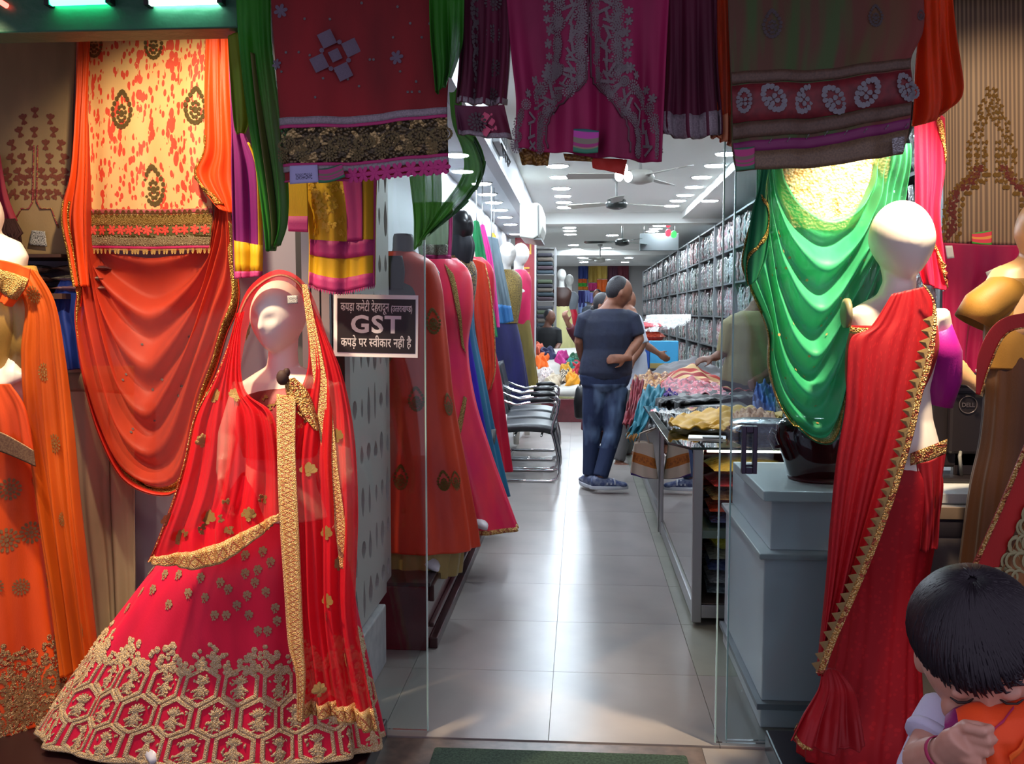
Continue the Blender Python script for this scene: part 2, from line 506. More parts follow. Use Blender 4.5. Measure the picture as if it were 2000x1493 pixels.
# ------------------------------------------------------------------ embroidered motifs: unit meshes placed on surfaces
def petal(mb, ang, r0, L, W, h=.05, n=8, c=(0, 0)):
    ca, sa = math.cos(ang), math.sin(ang)
    pts = []
    for i in range(n):
        t = 2*PI*i/n
        x = r0 + L*(.5-.5*math.cos(t)); y = W*.5*math.sin(t)*(1.15-.35*math.cos(t))
        pts.append((c[0]+x*ca-y*sa, c[1]+x*sa+y*ca, 0))
    x = r0+L*.55
    pts.append((c[0]+x*ca, c[1]+x*sa, h))
    mb.add(pts, [(i, (i+1) % n, n) for i in range(n)])
def dot(mb, x, y, r, h=.06, n=7):
    mb.add([(x+r*math.cos(2*PI*i/n), y+r*math.sin(2*PI*i/n), 0) for i in range(n)]+[(x, y, h)], [(i, (i+1) % n, n) for i in range(n)])
def motif_mb(kind):
    mb = MB()
    if kind == 'lotus':
        for a, l in ((90, .55), (55, .52), (125, .52), (22, .5), (158, .5)):
            petal(mb, R(a), .02, l, .24, .06, c=(0, -.15))
        petal(mb, R(-55), .0, .22, .12, .05, c=(0, -.15)); petal(mb, R(-125), .0, .22, .12, .05, c=(0, -.15))
        dot(mb, 0, -.3, .07)
    elif kind == 'medal':
        dot(mb, 0, 0, .1, .09)
        for i in range(8): petal(mb, 2*PI*i/8, .11, .17, .12)
        for i in range(14): petal(mb, 2*PI*(i+.5)/14, .29, .2, .11, .05)
    elif kind == 'bud':
        dot(mb, 0, .05, .1, .08)
        for a in (90, 30, 150, 210, 330): petal(mb, R(a), .08, .26, .2, .06, c=(0, .05))
        petal(mb, R(-90), .1, .42, .1, .05, c=(0, .05)); dot(mb, .14, -.3, .07); dot(mb, -.12, -.22, .06)
    elif kind == 'drop':
        for i in range(20):
            t = i/20*2*PI
            r = .33*(1-.0*math.cos(t))
            x = .32*math.sin(t)*(1-.55*max(0, math.cos(t))**1.2); y = .5*math.cos(t)
            dot(mb, x, y, .075, .06)
        for i in range(9):
            t = i/9*2*PI
            dot(mb, .14*math.sin(t), -.12+.22*math.cos(t), .06, .06)
        dot(mb, 0, -.12, .1, .1)
    elif kind == 'paisley':
        for i in range(16):
            t = i/15
            x = .3*math.sin(t*2*PI*.93)+.12*t; y = .48*math.cos(t*2*PI*.93)
            petal(mb, -t*2*PI*.93+PI/2, 0, .2, .14, .06, c=(x*.6, y*.7))
        for k in range(4): petal(mb, R(40+90*k), .03, .18, .14, .08, c=(0, -.05))
    elif kind == 'leafpair':
        for k in range(5):
            petal(mb, R(60), 0, .35, .13, .06, c=(-.1, -.4+.18*k)); petal(mb, R(120), 0, .35, .13, .06, c=(.1, -.4+.18*k))
    elif kind == 'squares':
        for x, y in ((0, .36), (.36, 0), (0, -.36), (-.36, 0), (0, 0)):
            s = .15 if (x, y) != (0, 0) else .11
            mb.add([(x-s, y-s, 0), (x+s, y-s, 0), (x+s, y+s, 0), (x-s, y+s, 0), (x-s*.6, y-s*.6, .06), (x+s*.6, y-s*.6, .06), (x+s*.6, y+s*.6, .06), (x-s*.6, y+s*.6, .06)],
                   [(0, 1, 5, 4), (1, 2, 6, 5), (2, 3, 7, 6), (3, 0, 4, 7), (4, 5, 6, 7)])
        for x, y in ((.2, .2), (-.2, .2), (.2, -.2), (-.2, -.2)): dot(mb, x, y, .05)
    elif kind == 'sequin':
        dot(mb, 0, 0, .5, .25, 8)
    elif kind == 'star':
        for i in range(6): petal(mb, 2*PI*i/6, .04, .45, .22, .08)
        dot(mb, 0, 0, .12, .12)
    elif kind == 'sprig':
        for k in range(3):
            petal(mb, R(90-38*(k-1)), .05, .4, .2, .07)
        for k in range(3): petal(mb, R(-90-30*(k-1)), .05, .33, .14, .06)
        dot(mb, 0, 0, .1, .1)
    return mb
MOT = {}
def motif(kind, S, u, v, size, m, parent, rot=0, name='gold_motif', d=.004, asp=1.0):
    key = kind+m.name
    if key not in MOT: MOT[key] = motif_mb(kind).mesh(name, m, True)
    o = bpy.data.objects.new(name, MOT[key]); COL.objects.link(o)
    n = normal(S, u, v); e = .006
    P = S(u, v)+n*d
    up = S(u, max(0, v-e))-S(u, min(1, v+e))
    up = (up - n*up.dot(n)).normalized()
    x = up.cross(n)
    Mx = Matrix((x, up, n)).transposed().to_4x4() @ Matrix.Rotation(rot, 4, 'Z') @ Matrix.Diagonal((size*asp, size, size*.5, 1))
    attach(o, parent)
    o.matrix_basis = Matrix.Translation(P) @ Mx
    return o
def text_obj(name, txt, size, m, parent, M, ext=.0008, bold=0, spacing=1.0, align='CENTER', sx=1.0):
    cu = bpy.data.curves.new(name, 'FONT'); cu.body = txt; cu.size = size; cu.extrude = ext; cu.align_x = align
    cu.space_character = spacing; cu.offset = bold; cu.resolution_u = 3
    o = bpy.data.objects.new(name, cu); COL.objects.link(o)
    dg = bpy.context.evaluated_depsgraph_get()
    me = bpy.data.meshes.new_from_object(o.evaluated_get(dg))
    bpy.data.objects.remove(o); bpy.data.curves.remove(cu)
    me.transform(M @ Matrix.Diagonal((sx, 1, 1, 1)))
    me.materials.clear(); me.materials.append(m)
    o = bpy.data.objects.new(name, me); COL.objects.link(o)
    if parent is not None: attach(o, parent)
    return o
# ================================================================== THE SETTING
TILE = mat('floor_tile', '948d88', .28, col2='87817d', ns=3)
TILE2 = mat('border_tile', '8c8c80', .3, col2='7e7f75', ns=4)
GROUT = mat('grout', '807b77', .6)
mb = MB(); mb.b2((-3, 2.95, -.3), (3, 28.2, -.012)); floor = struct(mb.build('floor', GROUT))
# ceramic tiles of the aisle, one by one up to 15 m, one slab beyond
cache = {}
def tile(x0, x1, y0, y1, m):
    key = (round(x1-x0, 3), round(y1-y0, 3), m.name)
    if key not in cache:
        t = MB(); g = .001
        t.b2((g, g, -.012), (x1-x0-g, y1-y0-g, 0))
        cache[key] = t.mesh('tile', m, False)
    o = bpy.data.objects.new('tile', cache[key]); COL.objects.link(o)
    o.location = (x0, y0, 0); o.parent = floor
XS = [-2.35, -1.76, -1.205, -.65, -.095, .46]
YR = [3.01+.6*i for i in range(21)]
for yi in range(20):
    for xi in range(len(XS)-1):
        if XS[xi] < -.7 and yi > 1: continue
        tile(XS[xi], XS[xi+1], YR[yi], YR[yi+1], TILE)
    tile(.46, 1.06, YR[yi], YR[yi+1], TILE if yi == 0 else TILE2)
    tile(1.06, 1.66, YR[yi], YR[yi+1], TILE2)
mb = MB(); mb.b2((-2.2, 15.01, -.012), (1.66, 28, 0)); mb.b2((1.66, 3.01, -.012), (2.3, 28, 0))
mb.build('floor_slab', TILE, floor)
WALL = mat('wall_paint', 'b9bec2', .6)
LAV = mat('wall_lavender', 'a8a6b8', .6)
CEIL = mat('ceiling_paint', 'eeefea', .7)
def wall(name, a, b, m):
    t = MB(); t.b2(a, b); return struct(t.build(name, m))
wall('wall_left', (-1.12, 3.9, 0), (-1.0, 13.6, 2.75), WALL)
wall('wall_left_return', (-2.3, 13.6, 0), (-1.0, 13.72, 2.75), WALL)
wall('wall_left_far', (-2.42, 13.6, 0), (-2.3, 28.2, 2.75), WALL)
wall('wall_right', (2.12, 3.2, 0), (2.24, 28.2, 2.75), WALL)
wall('wall_back', (-2.42, 28, 0), (2.24, 28.2, 2.75), mat('back_wall', '8f8a88', .7))
wall('ceiling', (-2.42, 3.05, 2.75), (2.24, 28.2, 2.85), CEIL)
wall('trim_1', (-2.3, 13.0, 2.60), (2.12, 13.35, 2.75), CEIL)
wall('trim_2', (-2.3, 20.4, 2.62), (2.12, 20.7, 2.75), CEIL)
# lowered soffit above the left row
wall('trim_3', (-1.0, 4.2, 2.45), (-.58, 13.6, 2.75), WALL)
wall('trim_4', (-.66, 4.2, 2.44), (-.575, 13.58, 2.47), mat('soffit_edge', '8f9196', .5))
# right-hand ceiling cove
wall('trim_5', (1.36, 4.2, 2.66), (2.12, 13.0, 2.75), CEIL)
# bay at the left of the door: back wall, side return
wall('wall_bay', (-3.0, 3.62, 0), (-.98, 3.72, 2.6), LAV)
wall('wall_bay_side', (-3.1, 2.0, -.2), (-3.0, 3.72, 2.6), LAV)
# front header; unseen awning roof put in to keep sky off the hung suits
wall('wall_header', (-3.1, 3.06, 2.42), (2.3, 3.2, 2.9), mat('header_dark', '4a4644', .7))
wall('ceiling_awning_shade', (-3.1, 1.6, 2.46), (2.6, 3.06, 2.52), mat('awning_dark', '2e2b2e', .8))
# right bay side wall
wall('wall_bay_right', (2.24, 2.0, -.2), (2.34, 3.3, 2.9), mat('bay_brown', '6b5a4a', .7))
# threshold, pavement and display plinths
GRAN = mat('threshold_stone', '6e5d50', .35, col2='57483d', ns=26)
wall('floor_threshold', (-.66, 2.80, -.3), (.40, 3.005, -.004), GRAN)
wall('floor_threshold_end', (.402, 2.80, -.3), (.60, 3.005, -.006), TILE)
wall('floor_step', (-3.1, 1.9, -.3), (2.6, 2.798, -.03), mat('step_stone', '5d5048', .4, col2='4c423c', ns=18))
wall('floor_street', (-6, -4, -.3), (6, 1.9, -.15), mat('street', '57565a', .8, col2='4a494d', ns=5))
MAR = mat('maroon_laminate', '571a22', .22, col2='481219', ns=9, coat=.3)
MARD = mat('maroon_dark', '3a1a1c', .3, col2='2b1315', ns=12)
p = MB(); p.b2((-3.0, 2.1, -.03), (-1.02, 3.4, .055)); p.b2((-1.02, 2.1, -.03), (-.63, 3.02, .055)); tag(p.build('display_plinth', mat('plinth_dark', '2d1719', .4), bevel=.006), 'low dark maroon display plinth under the red bridal lehenga and orange sari', 'plinth')
p = MB(); p.b2((.60, 2.2, -.03), (2.2, 3.0, .065)); tag(p.build('display_plinth', mat('plinth_black', '2a252c', .35), bevel=.006), 'low black display plinth under the plain red sari mannequin', 'plinth')
# white step block beside the jali panel
p = MB(); p.b2((-1.0, 3.12, 0), (-.765, 3.66, .24)); tag(p.build('white_block', mat('white_block', 'bfbfc0', .5, col2='a9aaad', ns=20), bevel=.006), 'white painted step block against the maroon platform end', 'block')
# maroon platform for the row of dressed mannequins
pl = thing('platform', 'long maroon laminate platform carrying the row of dressed mannequins', 'platform', (-.8, 3.8, 0))
p = MB(); p.b2((-.998, 3.8, 0), (-.62, 7.55, .27)); p.build('body', MAR, pl, bevel=.004)
p = MB(); p.b2((-.998, 3.802, .27), (-.61, 7.55, .285)); p.build('top', mat('platform_top', '2d2024', .4), pl)
p = MB(); p.b2((-.62, 3.83, .0), (-.585, 7.55, .045)); p.b2((-.62, 3.83, .09), (-.60, 7.55, .11)); p.b2((-.62, 3.83, .2), (-.598, 7.55, .27)); p.build('skirting', MARD, pl, bevel=.004)
# jali panel: white board with teardrop openings
def jali():
    mb = MB()
    random.seed(3)
    X = -.8; ys = np.linspace(3.22, 3.9, 7); zs = np.linspace(.245, 2.40, 13)
    N = 24
    for i in range(6):
        for j in range(12):
            y0, y1, z0, z1 = ys[i], ys[i+1], zs[j], zs[j+1]
            cy = (y0+y1)/2+random.uniform(-.008, .008); cz = (z0+z1)/2+random.uniform(-.01, .01)
            w = random.choice([.018, .026, .034]); h = random.choice([.035, .055, .072])
            flip = random.choice([-1, 1])
            outer = []; inner = []
            for k in range(N):
                a = 2*PI*k/N
                c, s_ = math.cos(a), math.sin(a)
                q = max(abs(c), abs(s_))
                outer.append((X, (y0+y1)/2+c/q*(y1-y0)/2, (z0+z1)/2+s_/q*(z1-z0)/2))
                inner.append((X, cy+w*c*(1-.6*max(0, s_*flip)), cz+h*s_))
            mb.add(outer+inner, [(k, (k+1) % N, N+(k+1) % N, N+k) for k in range(N)])
    o = mb.build('jali_panel', mat('jali_white', 'b5b3ae', .55), None, False, solid=.018)
    return tag(o, 'white cut-out screen panel pierced with teardrop holes', 'screen')
jali()
wall('jali_dark_backing', (-.97, 3.2, .245), (-.86, 3.62, 2.42), mat('jali_back', '4a4a4c', .7))  # dark backing added so the screen's holes look shaded, not bright
# grey steel channel of the shopfront and the fixed glass panes
p = MB()
for x in (-.90, -.868, -.836): p.b2((x, 3.03, .085), (x+.026, 3.09, 2.42))
p.b2((-.90, 3.055, .085), (-.81, 3.075, 2.42))
tag(p.build('steel_channel', mat('channel_grey', '8a8b8f', .4, .5)), 'grey ribbed steel channel at the left end of the glass', 'channel')
GL = glassmat('shop_glass', 'f2f7f6', .8)
EDGE = mat('glass_edge', '9fc0b8', .2)
p = thing('window_1', 'fixed glass pane left of the entrance carrying the black notice', 'window', (-.66, 3.05, 0)); struct(p)
t = MB(); t.b2((-.815, 3.045, .005), (-.502, 3.055, 2.42)); t.build('pane', GL, p)
t = MB(); t.b2((-.502, 3.044, .005), (-.498, 3.056, 2.42)); t.build('pane_edge', EDGE, p)
p = thing('window_2', 'fixed glass pane right of the entrance in front of the white counter', 'window', (1.2, 3.05, 0)); struct(p)
t = MB(); t.b2((.487, 3.045, .005), (.95, 3.055, 2.42)); t.build('pane', GL, p)
t = MB(); t.b2((.483, 3.044, .005), (.487, 3.056, 2.42)); t.build('pane_edge', EDGE, p)
d = thing('door_1', 'frameless glass door folded back at the right of the entrance', 'door', (.44, 3.02, 0)); struct(d)
t = MB(); t.b2((.447, 3.012, .01), (.96, 3.022, 2.40)); t.build('pane', glassmat('door_glass', 'eef3f5', .7), d)
t = MB(); t.b2((.443, 3.011, .01), (.447, 3.023, 2.40)); t.build('pane_edge', EDGE, d)
h = MB(); a = at(1449, 832, 2.99); b = at(1477, 925, 2.99); y0, y1 = 2.975, 3.0
wd = (b.x-a.x); t_ = wd*.27
h.b2((a.x, y0, b.z), (a.x+t_, y1, a.z)); h.b2((b.x-t_, y0, b.z), (b.x, y1, a.z)); h.b2((a.x+t_, y0, a.z-t_*1.6), (b.x-t_, y1, a.z)); h.b2((a.x+t_, y0, b.z), (b.x-t_, y1, b.z+t_*1.6))
for zz in (a.z-.02, b.z+.02): h.b2((a.x+.01, 3.0, zz-.006), (b.x-.01, 3.012, zz+.006))
h.build('handle', mat('handle_dark', '3b3446', .3, .5), d, bevel=.002)['label'] = 'dark rectangular loop handle'
# green door mat
t = MB(); t.b2((-.46, 2.35, -.03), (.345, 2.93, .008))
tag(t.build('door_mat', mat('mat_green', '4d6650', .95, col2='35493a', ns=120, bmp=1, bs=300), bevel=.01), 'green coir door mat at the threshold', 'mat')

# ------------------------------------------------------------------ lights that belong to the room
DL = mat('led_white', (228, 243, 255), .5, emit=165)
DLS = mat('led_soffit', (228, 240, 255), .5, emit=185)
RIM = mat('led_rim', 'e4e6e6', .4)
def make_dl(r, m, label, group):
    o = thing('downlight', label, 'light', (0, 0, 0), 0, group)
    t = MB(); t.lathe([(r*1.02, -.001), (r*1.22, -.012), (r*1.25, -.004), (r*1.25, .0)], n=20); t.build('rim', RIM, o, True)
    t = MB(); t.lathe([(r, -.014), (r, -.006)], n=20); t.build('lens', m, o)
    return o
def row(px, z, r, m, label, group):
    o = None
    for (x, y) in px:
        P = zp(x, y, z)
        if o is None: o = make_dl(r, m, label, group); o.location = (P.x, P.y, z)
        else: dup(o, (P.x, P.y, z))
row([(893, 301), (904, 333), (940, 357), (952, 378), (964, 394), (976, 409), (986, 423), (997, 437), (1007, 456)], 2.45, .075, DLS, 'round white downlight in the low soffit over the mannequin row', 'soffit downlights')
row([(1040, 60), (1062, 160), (1076, 235), (1089, 323), (1093, 345), (1096, 367), (1099, 382), (1101, 394), (1103, 404)], 2.75, .09, DL, 'round white downlight in the row down the aisle beside the soffit', 'aisle downlights')
row([(1700, 50), (1570, 170), (1480, 250), (1420, 299), (1397, 322), (1370, 345), (1356, 364)], 2.75, .09, DL, 'round white downlight in the ceiling cove along the packet shelves', 'cove downlights')
row([(1338, 380), (1324, 391), (1312, 401)], 2.75, .09, DL, 'round white downlight near the ceiling beam on the packet-shelf side', 'beam downlights')
row([(1111, 437), (1112, 444), (1113, 450), (1114, 457), (1120, 478), (1125, 486), (1131, 495), (1136, 503), (1141, 511)], 2.75, .1, DL, 'round white downlight in the far hall beyond the ceiling beam, sari-shelf side', 'far hall downlights')
row([(1294, 435), (1288, 440), (1281, 446), (1274, 451)], 2.75, .1, DL, 'round white downlight in the far hall beyond the ceiling beam, packet-shelf side', 'far hall downlights right')
row([(1200, 433), (1196, 459), (1184, 484)], 2.75, .1, DL, 'round white downlight on the centre line of the far hall', 'far centre downlights')
o = None  # extra downlights added to brighten the far hall and back wall
for x_ in (-1.2, .1, 1.2):
    for y_ in (21.6, 23.6, 25.6):
        if o is None: o = make_dl(.1, DL, 'round white downlight added to brighten the back wall garments', 'added back wall downlights'); o.location = (x_, y_, 2.75)
        else: dup(o, (x_, y_, 2.75))
row([(1386, 391)], 2.66, .09, DL, 'single round downlight close above the packet shelves', 'shelf downlight')
# spotlight housings over the display (the beams are set at the top)
for i, (l, t_, pw, c, s) in enumerate(SPOTS):
    lab = ['over the red sari mannequin', 'over the bridal lehenga', 'over the orange sari mannequin', 'behind the fascia over the cream suit', 'over the striped brown suit'][i]
    o = thing('spotlight', 'small black track spotlight '+lab, 'light', l)
    v = (Vector(t_)-Vector(l)).normalized(); L = Vector(l)
    t = MB(); t.tube([L-v*.12, L-v*.11, L-v*.03, L-v*.005], [.02, .035, .04, .045], 14); t.build('housing', BLACK, o, True)
    t = MB(); t.tube([L-v*.1, Vector((L.x, L.y-.03, 2.46))], .008, 6); t.build('stem', BLACK, o, True)
# green neon strip on the fascia box at the left
p = MB(); a = at(-60, 66, 2.56); b = at(466, 66, 2.56)
p.b2((a.x-.6, 2.56, a.z), (b.x, 2.66, 2.46)); fas = tag(p.build('fascia_box', mat('fascia_green', '1f5a40', .45, bmp=.2, bs=30), bevel=.004), 'dark green fascia box lit by green neon strips', 'fascia')
NEON = mat('neon_green', (60, 255, 180), .4, emit=16)
NEONW = mat('neon_white', (190, 255, 235), .4, emit=22)
for x0, x1, lab in ((96, 215, 'short green neon strip under the awning edge'), (290, 432, 'longer green neon strip under the awning beside the maroon suit')):
    o = thing('neon_strip', lab, 'light', at(x0, 3, 2.52))
    A = at(x0, 2, 2.545); B = at(x1, -2, 2.545)
    t = MB(); t.tube([A, B], .013, 10); t.build('tube', NEON if x0 < 200 else NEONW, o, True)
    for e in (A, B):
        t = MB(); t.box(e, (.014, .03, .028)); t.build('end_cap', BLACK, o)
o = thing('neon_strip', 'tiny red and green indicator lamp at the awning corner', 'light', at(5, 8, 2.5))
t = MB(); t.tube([at(0, 3, 2.552), at(14, 12, 2.552)], .007, 8); t.build('tube', mat('neon_red', (255, 70, 60), .4, emit=10), o, True)
# ================================================================== MANNEQUIN PIECES
def egg(mb, c, w, h, d, yaw=0, tilt=0, face=True, roll=0, nu=48, nv=40):
    """egg-shaped mannequin head: half sizes w, d, half height h; yaw turns the face (0 = towards the street)"""
    Mx = Matrix.Rotation(yaw, 3, 'Z') @ Matrix.Rotation(roll, 3, 'Y') @ Matrix.Rotation(tilt, 3, 'X')
    rings = []
    g = lambda x, y, sx, sy: math.exp(-(x/sx)**2-(y/sy)**2)
    for j in range(1, nv):
        a = PI*j/nv
        z = -math.cos(a)
        ring = []
        for i in range(nu):
            b = 2*PI*i/nu
            taper = 1-.34*max(0, -z)**1.3
            x = math.sin(a)*math.cos(b)*taper; y = math.sin(a)*math.sin(b)*(1-.18*max(0, -z))
            if z < 0: y -= .12*(-z)*(.5-.5*math.sin(b))
            k = 0
            if face and y < 0:
                k = .13*g(x, z+.20, .085, .09)+.075*g(x, z+.0, .07, .2)-.11*g(abs(x)-.34, z-.04, .19, .11)+.03*g(x, z-.3, .5, .15)+.045*g(x, z+.42, .2, .06)-.03*g(x, z+.5, .25, .05)+.05*g(x, z+.78, .25, .15)
            p = Mx @ Vector((x*w, (y-k)*d, z*h))
            ring.append((c[0]+p.x, c[1]+p.y, c[2]+p.z))
        rings.append(ring)
    mb.loft(rings)
def torso_mb(mb, cx, cy, z0, k=1.0, yaw=0, neck=True, hips=True):
    """female torso from hip to neck in metres; k scales the figure; z0 = hip height"""
    prof = [(-.02, .155, .11, 0), (.06, .165, .115, .005), (.14, .135, .095, 0), (.21, .112, .082, -.002), (.29, .125, .095, -.01), (.36, .142, .118, -.02), (.43, .145, .105, -.01), (.50, .16, .082, 0), (.545, .135, .066, .004), (.575, .062, .055, .006), (.60, .05, .05, .0), (.67, .046, .046, -.012)]
    if not hips: prof = prof[2:]
    if not neck: prof = prof[:-2]
    rings = []
    c, s_ = math.cos(yaw), math.sin(yaw)
    for z, rx, ry, dy in prof:
        ring = []
        for i in range(20):
            a = 2*PI*i/20
            x = rx*math.cos(a); y = ry*math.sin(a)+dy
            ring.append((cx+k*(x*c-y*s_), cy+k*(x*s_+y*c), z0+z*k))
        rings.append(ring)
    mb.loft(rings)
def hand_mb(mb, wrist, d, up, L=.17, curl=.35, thumb=1, spread=.12, r=.0085):
    """palm and five fingers; d = pointing direction, up = back-of-hand normal, thumb = side"""
    d = Vector(d).normalized(); up = Vector(up); up = (up-d*up.dot(d)).normalized(); side = d.cross(up)*thumb
    W = Vector(wrist); s = L/.17
    palm = []
    for t, w_, h_ in ((-.05, .024, .02), (0, .026, .02), (.03, .034, .017), (.06, .04, .016), (.085, .04, .013)):
        c = W+d*t*s
        palm.append([tuple(c+side*w_*s*math.cos(2*PI*i/12)+up*h_*s*math.sin(2*PI*i/12)) for i in range(12)])
    mb.loft(palm)
    for i, (o, l) in enumerate(((.03, .072), (.010, .08), (-.010, .075), (-.03, .058))):
        b = W+d*.08*s+side*o*s
        dd = (d+side*o*spread*6).normalized()
        p = [b]; ang = 0
        for seg in (.45, .32, .23):
            ang += curl
            v = dd*math.cos(ang)-up*math.sin(ang)
            p.append(p[-1]+v*l*seg*s)
        mb.tube([b-dd*.02*s]+p, [r*s*1.08, r*s*1.05, r*s, r*s*.93, r*s*.7], 8)
    b = W+d*.02*s+side*.028*s
    v1 = (d*.6+side*.75-up*.25).normalized(); v2 = (d*.9+side*.25-up*.4*curl*2).normalized()
    mb.tube([b-v1*.01*s, b+v1*.034*s, b+v1*.034*s+v2*.032*s, b+v1*.034*s+v2*.052*s], [r*1.25*s, r*1.2*s, r*1.05*s, r*.75*s], 8)
def shoe_mb(mb, c, yaw, L=.2):
    """pointed ladies' shoe: toe towards local -y"""
    s, co = math.sin(yaw), math.cos(yaw)
    rings = []
    for t, w_, h_, z in ((0, .018, .03, .03), (.15, .026, .04, .04), (.4, .028, .036, .036), (.65, .034, .026, .026), (.85, .026, .02, .02), (1, .008, .01, .012)):
        y = -L*t
        rings.append([(c[0]+w_*math.cos(2*PI*i/12)*co-y*s, c[1]+w_*math.cos(2*PI*i/12)*s+y*co, c[2]+z+h_*math.sin(2*PI*i/12)) for i in range(12)])
    mb.loft(rings)

# ================================================================== RED BRIDAL LEHENGA MANNEQUIN
Y1 = 2.74
lg = thing('mannequin', 'white faced mannequin in red bridal lehenga with gold hexagons and sheer veil over head', 'mannequin', (at(480, 1400, Y1).x, Y1, .085))
mb = MB()
hc = at(544, 619, Y1-.02); kpx = Y1/F
egg(mb, hc, 52*kpx, 72*kpx, 62*kpx, yaw=-R(16), tilt=R(6), roll=R(4))
nk = at(553, 690, Y1+.01); nb = at(552, 728, Y1+.02)
mb.tube([hc+Vector((0.005, .03, -.03)), nk, nb+Vector((0, 0, -.02))], [.045, .043, .052], 16)
sh_l = at(478, 748, Y1+.02); sh_r = at(640, 748, Y1+.02); cx = (sh_l.x+sh_r.x)/2
rings = []
for py, l, r_, rat in ((715, 522, 585, .8), (728, 500, 618, .55), (745, 474, 648, .5), (790, 470, 640, .62), (840, 474, 628, .78), (890, 482, 612, .68), (950, 480, 618, .7), (1010, 462, 640, .72)):
    a = at(l, py, Y1+.02); b = at(r_, py, Y1+.02); c = (a+b)/2; hw = (b.x-a.x)/2
    rings.append([(c.x+hw*math.cos(2*PI*i/20), c.y+hw*rat*math.sin(2*PI*i/20), c.z) for i in range(20)])
mb.loft(rings)
# left arm hangs, right arm bent beside the hip
A = [at(482, 752, Y1+.02), at(446, 850, Y1+.0), at(436, 925, Y1-.06)]
mb.tube(A, [.042, .032, .022], 12); hand_mb(mb, A[-1], (.1, -.2, -1), (-1, 0, 0), .15, .25, -1)
A = [at(640, 752, Y1+.02), at(668, 850, Y1+.02), at(680, 950, Y1-.02)]
mb.tube(A, [.042, .033, .024], 12); hand_mb(mb, A[-1], (-.1, -.15, -1), (1, 0, 0), .15, .25, 1)
organic(mb, 'body', MANQ, lg, .0065, 3)
# barcode sticker on the forehead: a flat grey print on paper
Sst = sheet([[(561, 578), (581, 577)], [(562, 594), (582, 593)]], Y1-.118, None, 4, 4)
def stickmat():
    m, nt, p_ = newmat('sticker_print'); x = nt.xyz(nt.uv(1, 1))
    f = nt.step(nt.noise(nt.uv(14, 3), 3, 1), .5)
    nt.lk(nt.mix(f, lin('c9c8c4'), lin('55564f')), p_.inputs['Base Color']); return m
cloth('sticker', Sst, stickmat(), lg, .001)
RED = silk('bridal_red', 'e41240', 'c80c34', .5)
REDS = silk('veil_red', 'ff1420', 'e00a1a', .55, alpha=.50)
REDS2 = silk('veil_red_double', 'ee0c1e', 'c8081a', .55, alpha=.86)
REDB = silk('blouse_red', '8c0c1c', '6a0814', .5)
GB = zari('gold_band', 'b5813e', 'f2d490', '9c4a30', 210)
# blouse
S = tub([(516, 596, 742, .55), (488, 640, 762, .56), (466, 642, 795, .68), (468, 632, 845, .86), (478, 616, 890, .76)], Y1+.01, None, 80, 30)
cloth('blouse', S, REDB, lg)
for i in range(26):
    mpx('sprig', S, 500+random.random()*110, 770+random.random()*95, 16, GOLD, lg, random.random()*6, 'blouse_sequin', umax=.5)
# skirt
skirt = tub([(474, 612, 925, .75), (420, 640, 1000, .72), (330, 672, 1085, .66), (245, 694, 1195, .52), (172, 716, 1300, .44), (112, 736, 1395, .38), (84, 746, 1442, .36)], Y1+.05, pleat(13, .0, .032, .1), 260, 90)
sk = cloth('skirt', skirt, RED, lg)
# gold hexagon embroidery on the skirt, each panel a piece of its own
def on_skirt(u, v, d): return skirt(u, v)+normal(skirt, u, v)*d
HEXM = zari('hex_gold', 'd2ae78', 'fff0d2', None, 330, .15, .45)
REDF = silk('hex_red', 'c8102e', 'a00a24', .5)
VH = [.705, .815, .925]
NH = 12
for ri, vc in enumerate(VH):
    for k in range(NH*2):
        uc = (k+.5*(ri % 2))/(NH*2)*1.0
        if not (-.02 <= uc <= .53): continue
        hw = .5/(NH*2)*1.0; hh = .075
        poly = [(0, 1.0), (.92, .52), (.92, -.52), (0, -1.0), (-.92, -.52), (-.92, .52)]
        mb = MB()
        pts = []
        for e in range(6):
            a, b = poly[e], poly[(e+1) % 6]
            for t in range(3): pts.append((lerp(a[0], b[0], t/3), lerp(a[1], b[1], t/3)))
        n = len(pts)
        def loop(s, d): return [tuple(on_skirt(uc+x*hw*s, vc+y*-hh*s, d)) for x, y in pts]
        lp = [loop(.99, .002), loop(.93, .006), loop(.80, .006), loop(.76, .002)]
        for q in range(3): mb.add(lp[q]+lp[q+1], [(i, (i+1) % n, n+(i+1) % n, n+i) for i in range(n)])
        # bouquet inside
        def pet(x, y, ang, L, W):
            vs = []
            for i in range(7):
                t = 2*PI*i/7
                xx = L*(.5-.5*math.cos(t)); yy = W*.5*math.sin(t)
                vs.append(tuple(on_skirt(uc+(x+(xx*math.cos(ang)-yy*math.sin(ang)))*hw, vc-(y+(xx*math.sin(ang)+yy*math.cos(ang)))*hh, .003)))
            vs.append(tuple(on_skirt(uc+(x+L*.5*math.cos(ang))*hw, vc-(y+L*.5*math.sin(ang))*hh, .008)))
            mb.add(vs, [(i, (i+1) % 7, 7) for i in range(7)])
        pet(-.0, -.55, PI/2, .75, .42)
        for a in range(-70, 75, 23): pet(.0, .12, R(90+a), .42, .15)
        for a in (-125, -55, 200, -20): pet(0, -.1, R(a), .5, .17)
        for q in range(6): pet(-.3+.12*q, -.62+.02*(q % 2), R(90+(q-2.5)*25), .2, .1)
        rq = random.Random(ri*100+k)
        for q in range(16):
            x_, y_ = rq.uniform(-.55, .55), rq.uniform(-.55, .6)
            if abs(x_)*.5+abs(y_) > .72: continue
            pet(x_, y_, rq.uniform(0, 6.28), .2, .11)
        mb.build('hexagon_motif', HEXM, sk, True)
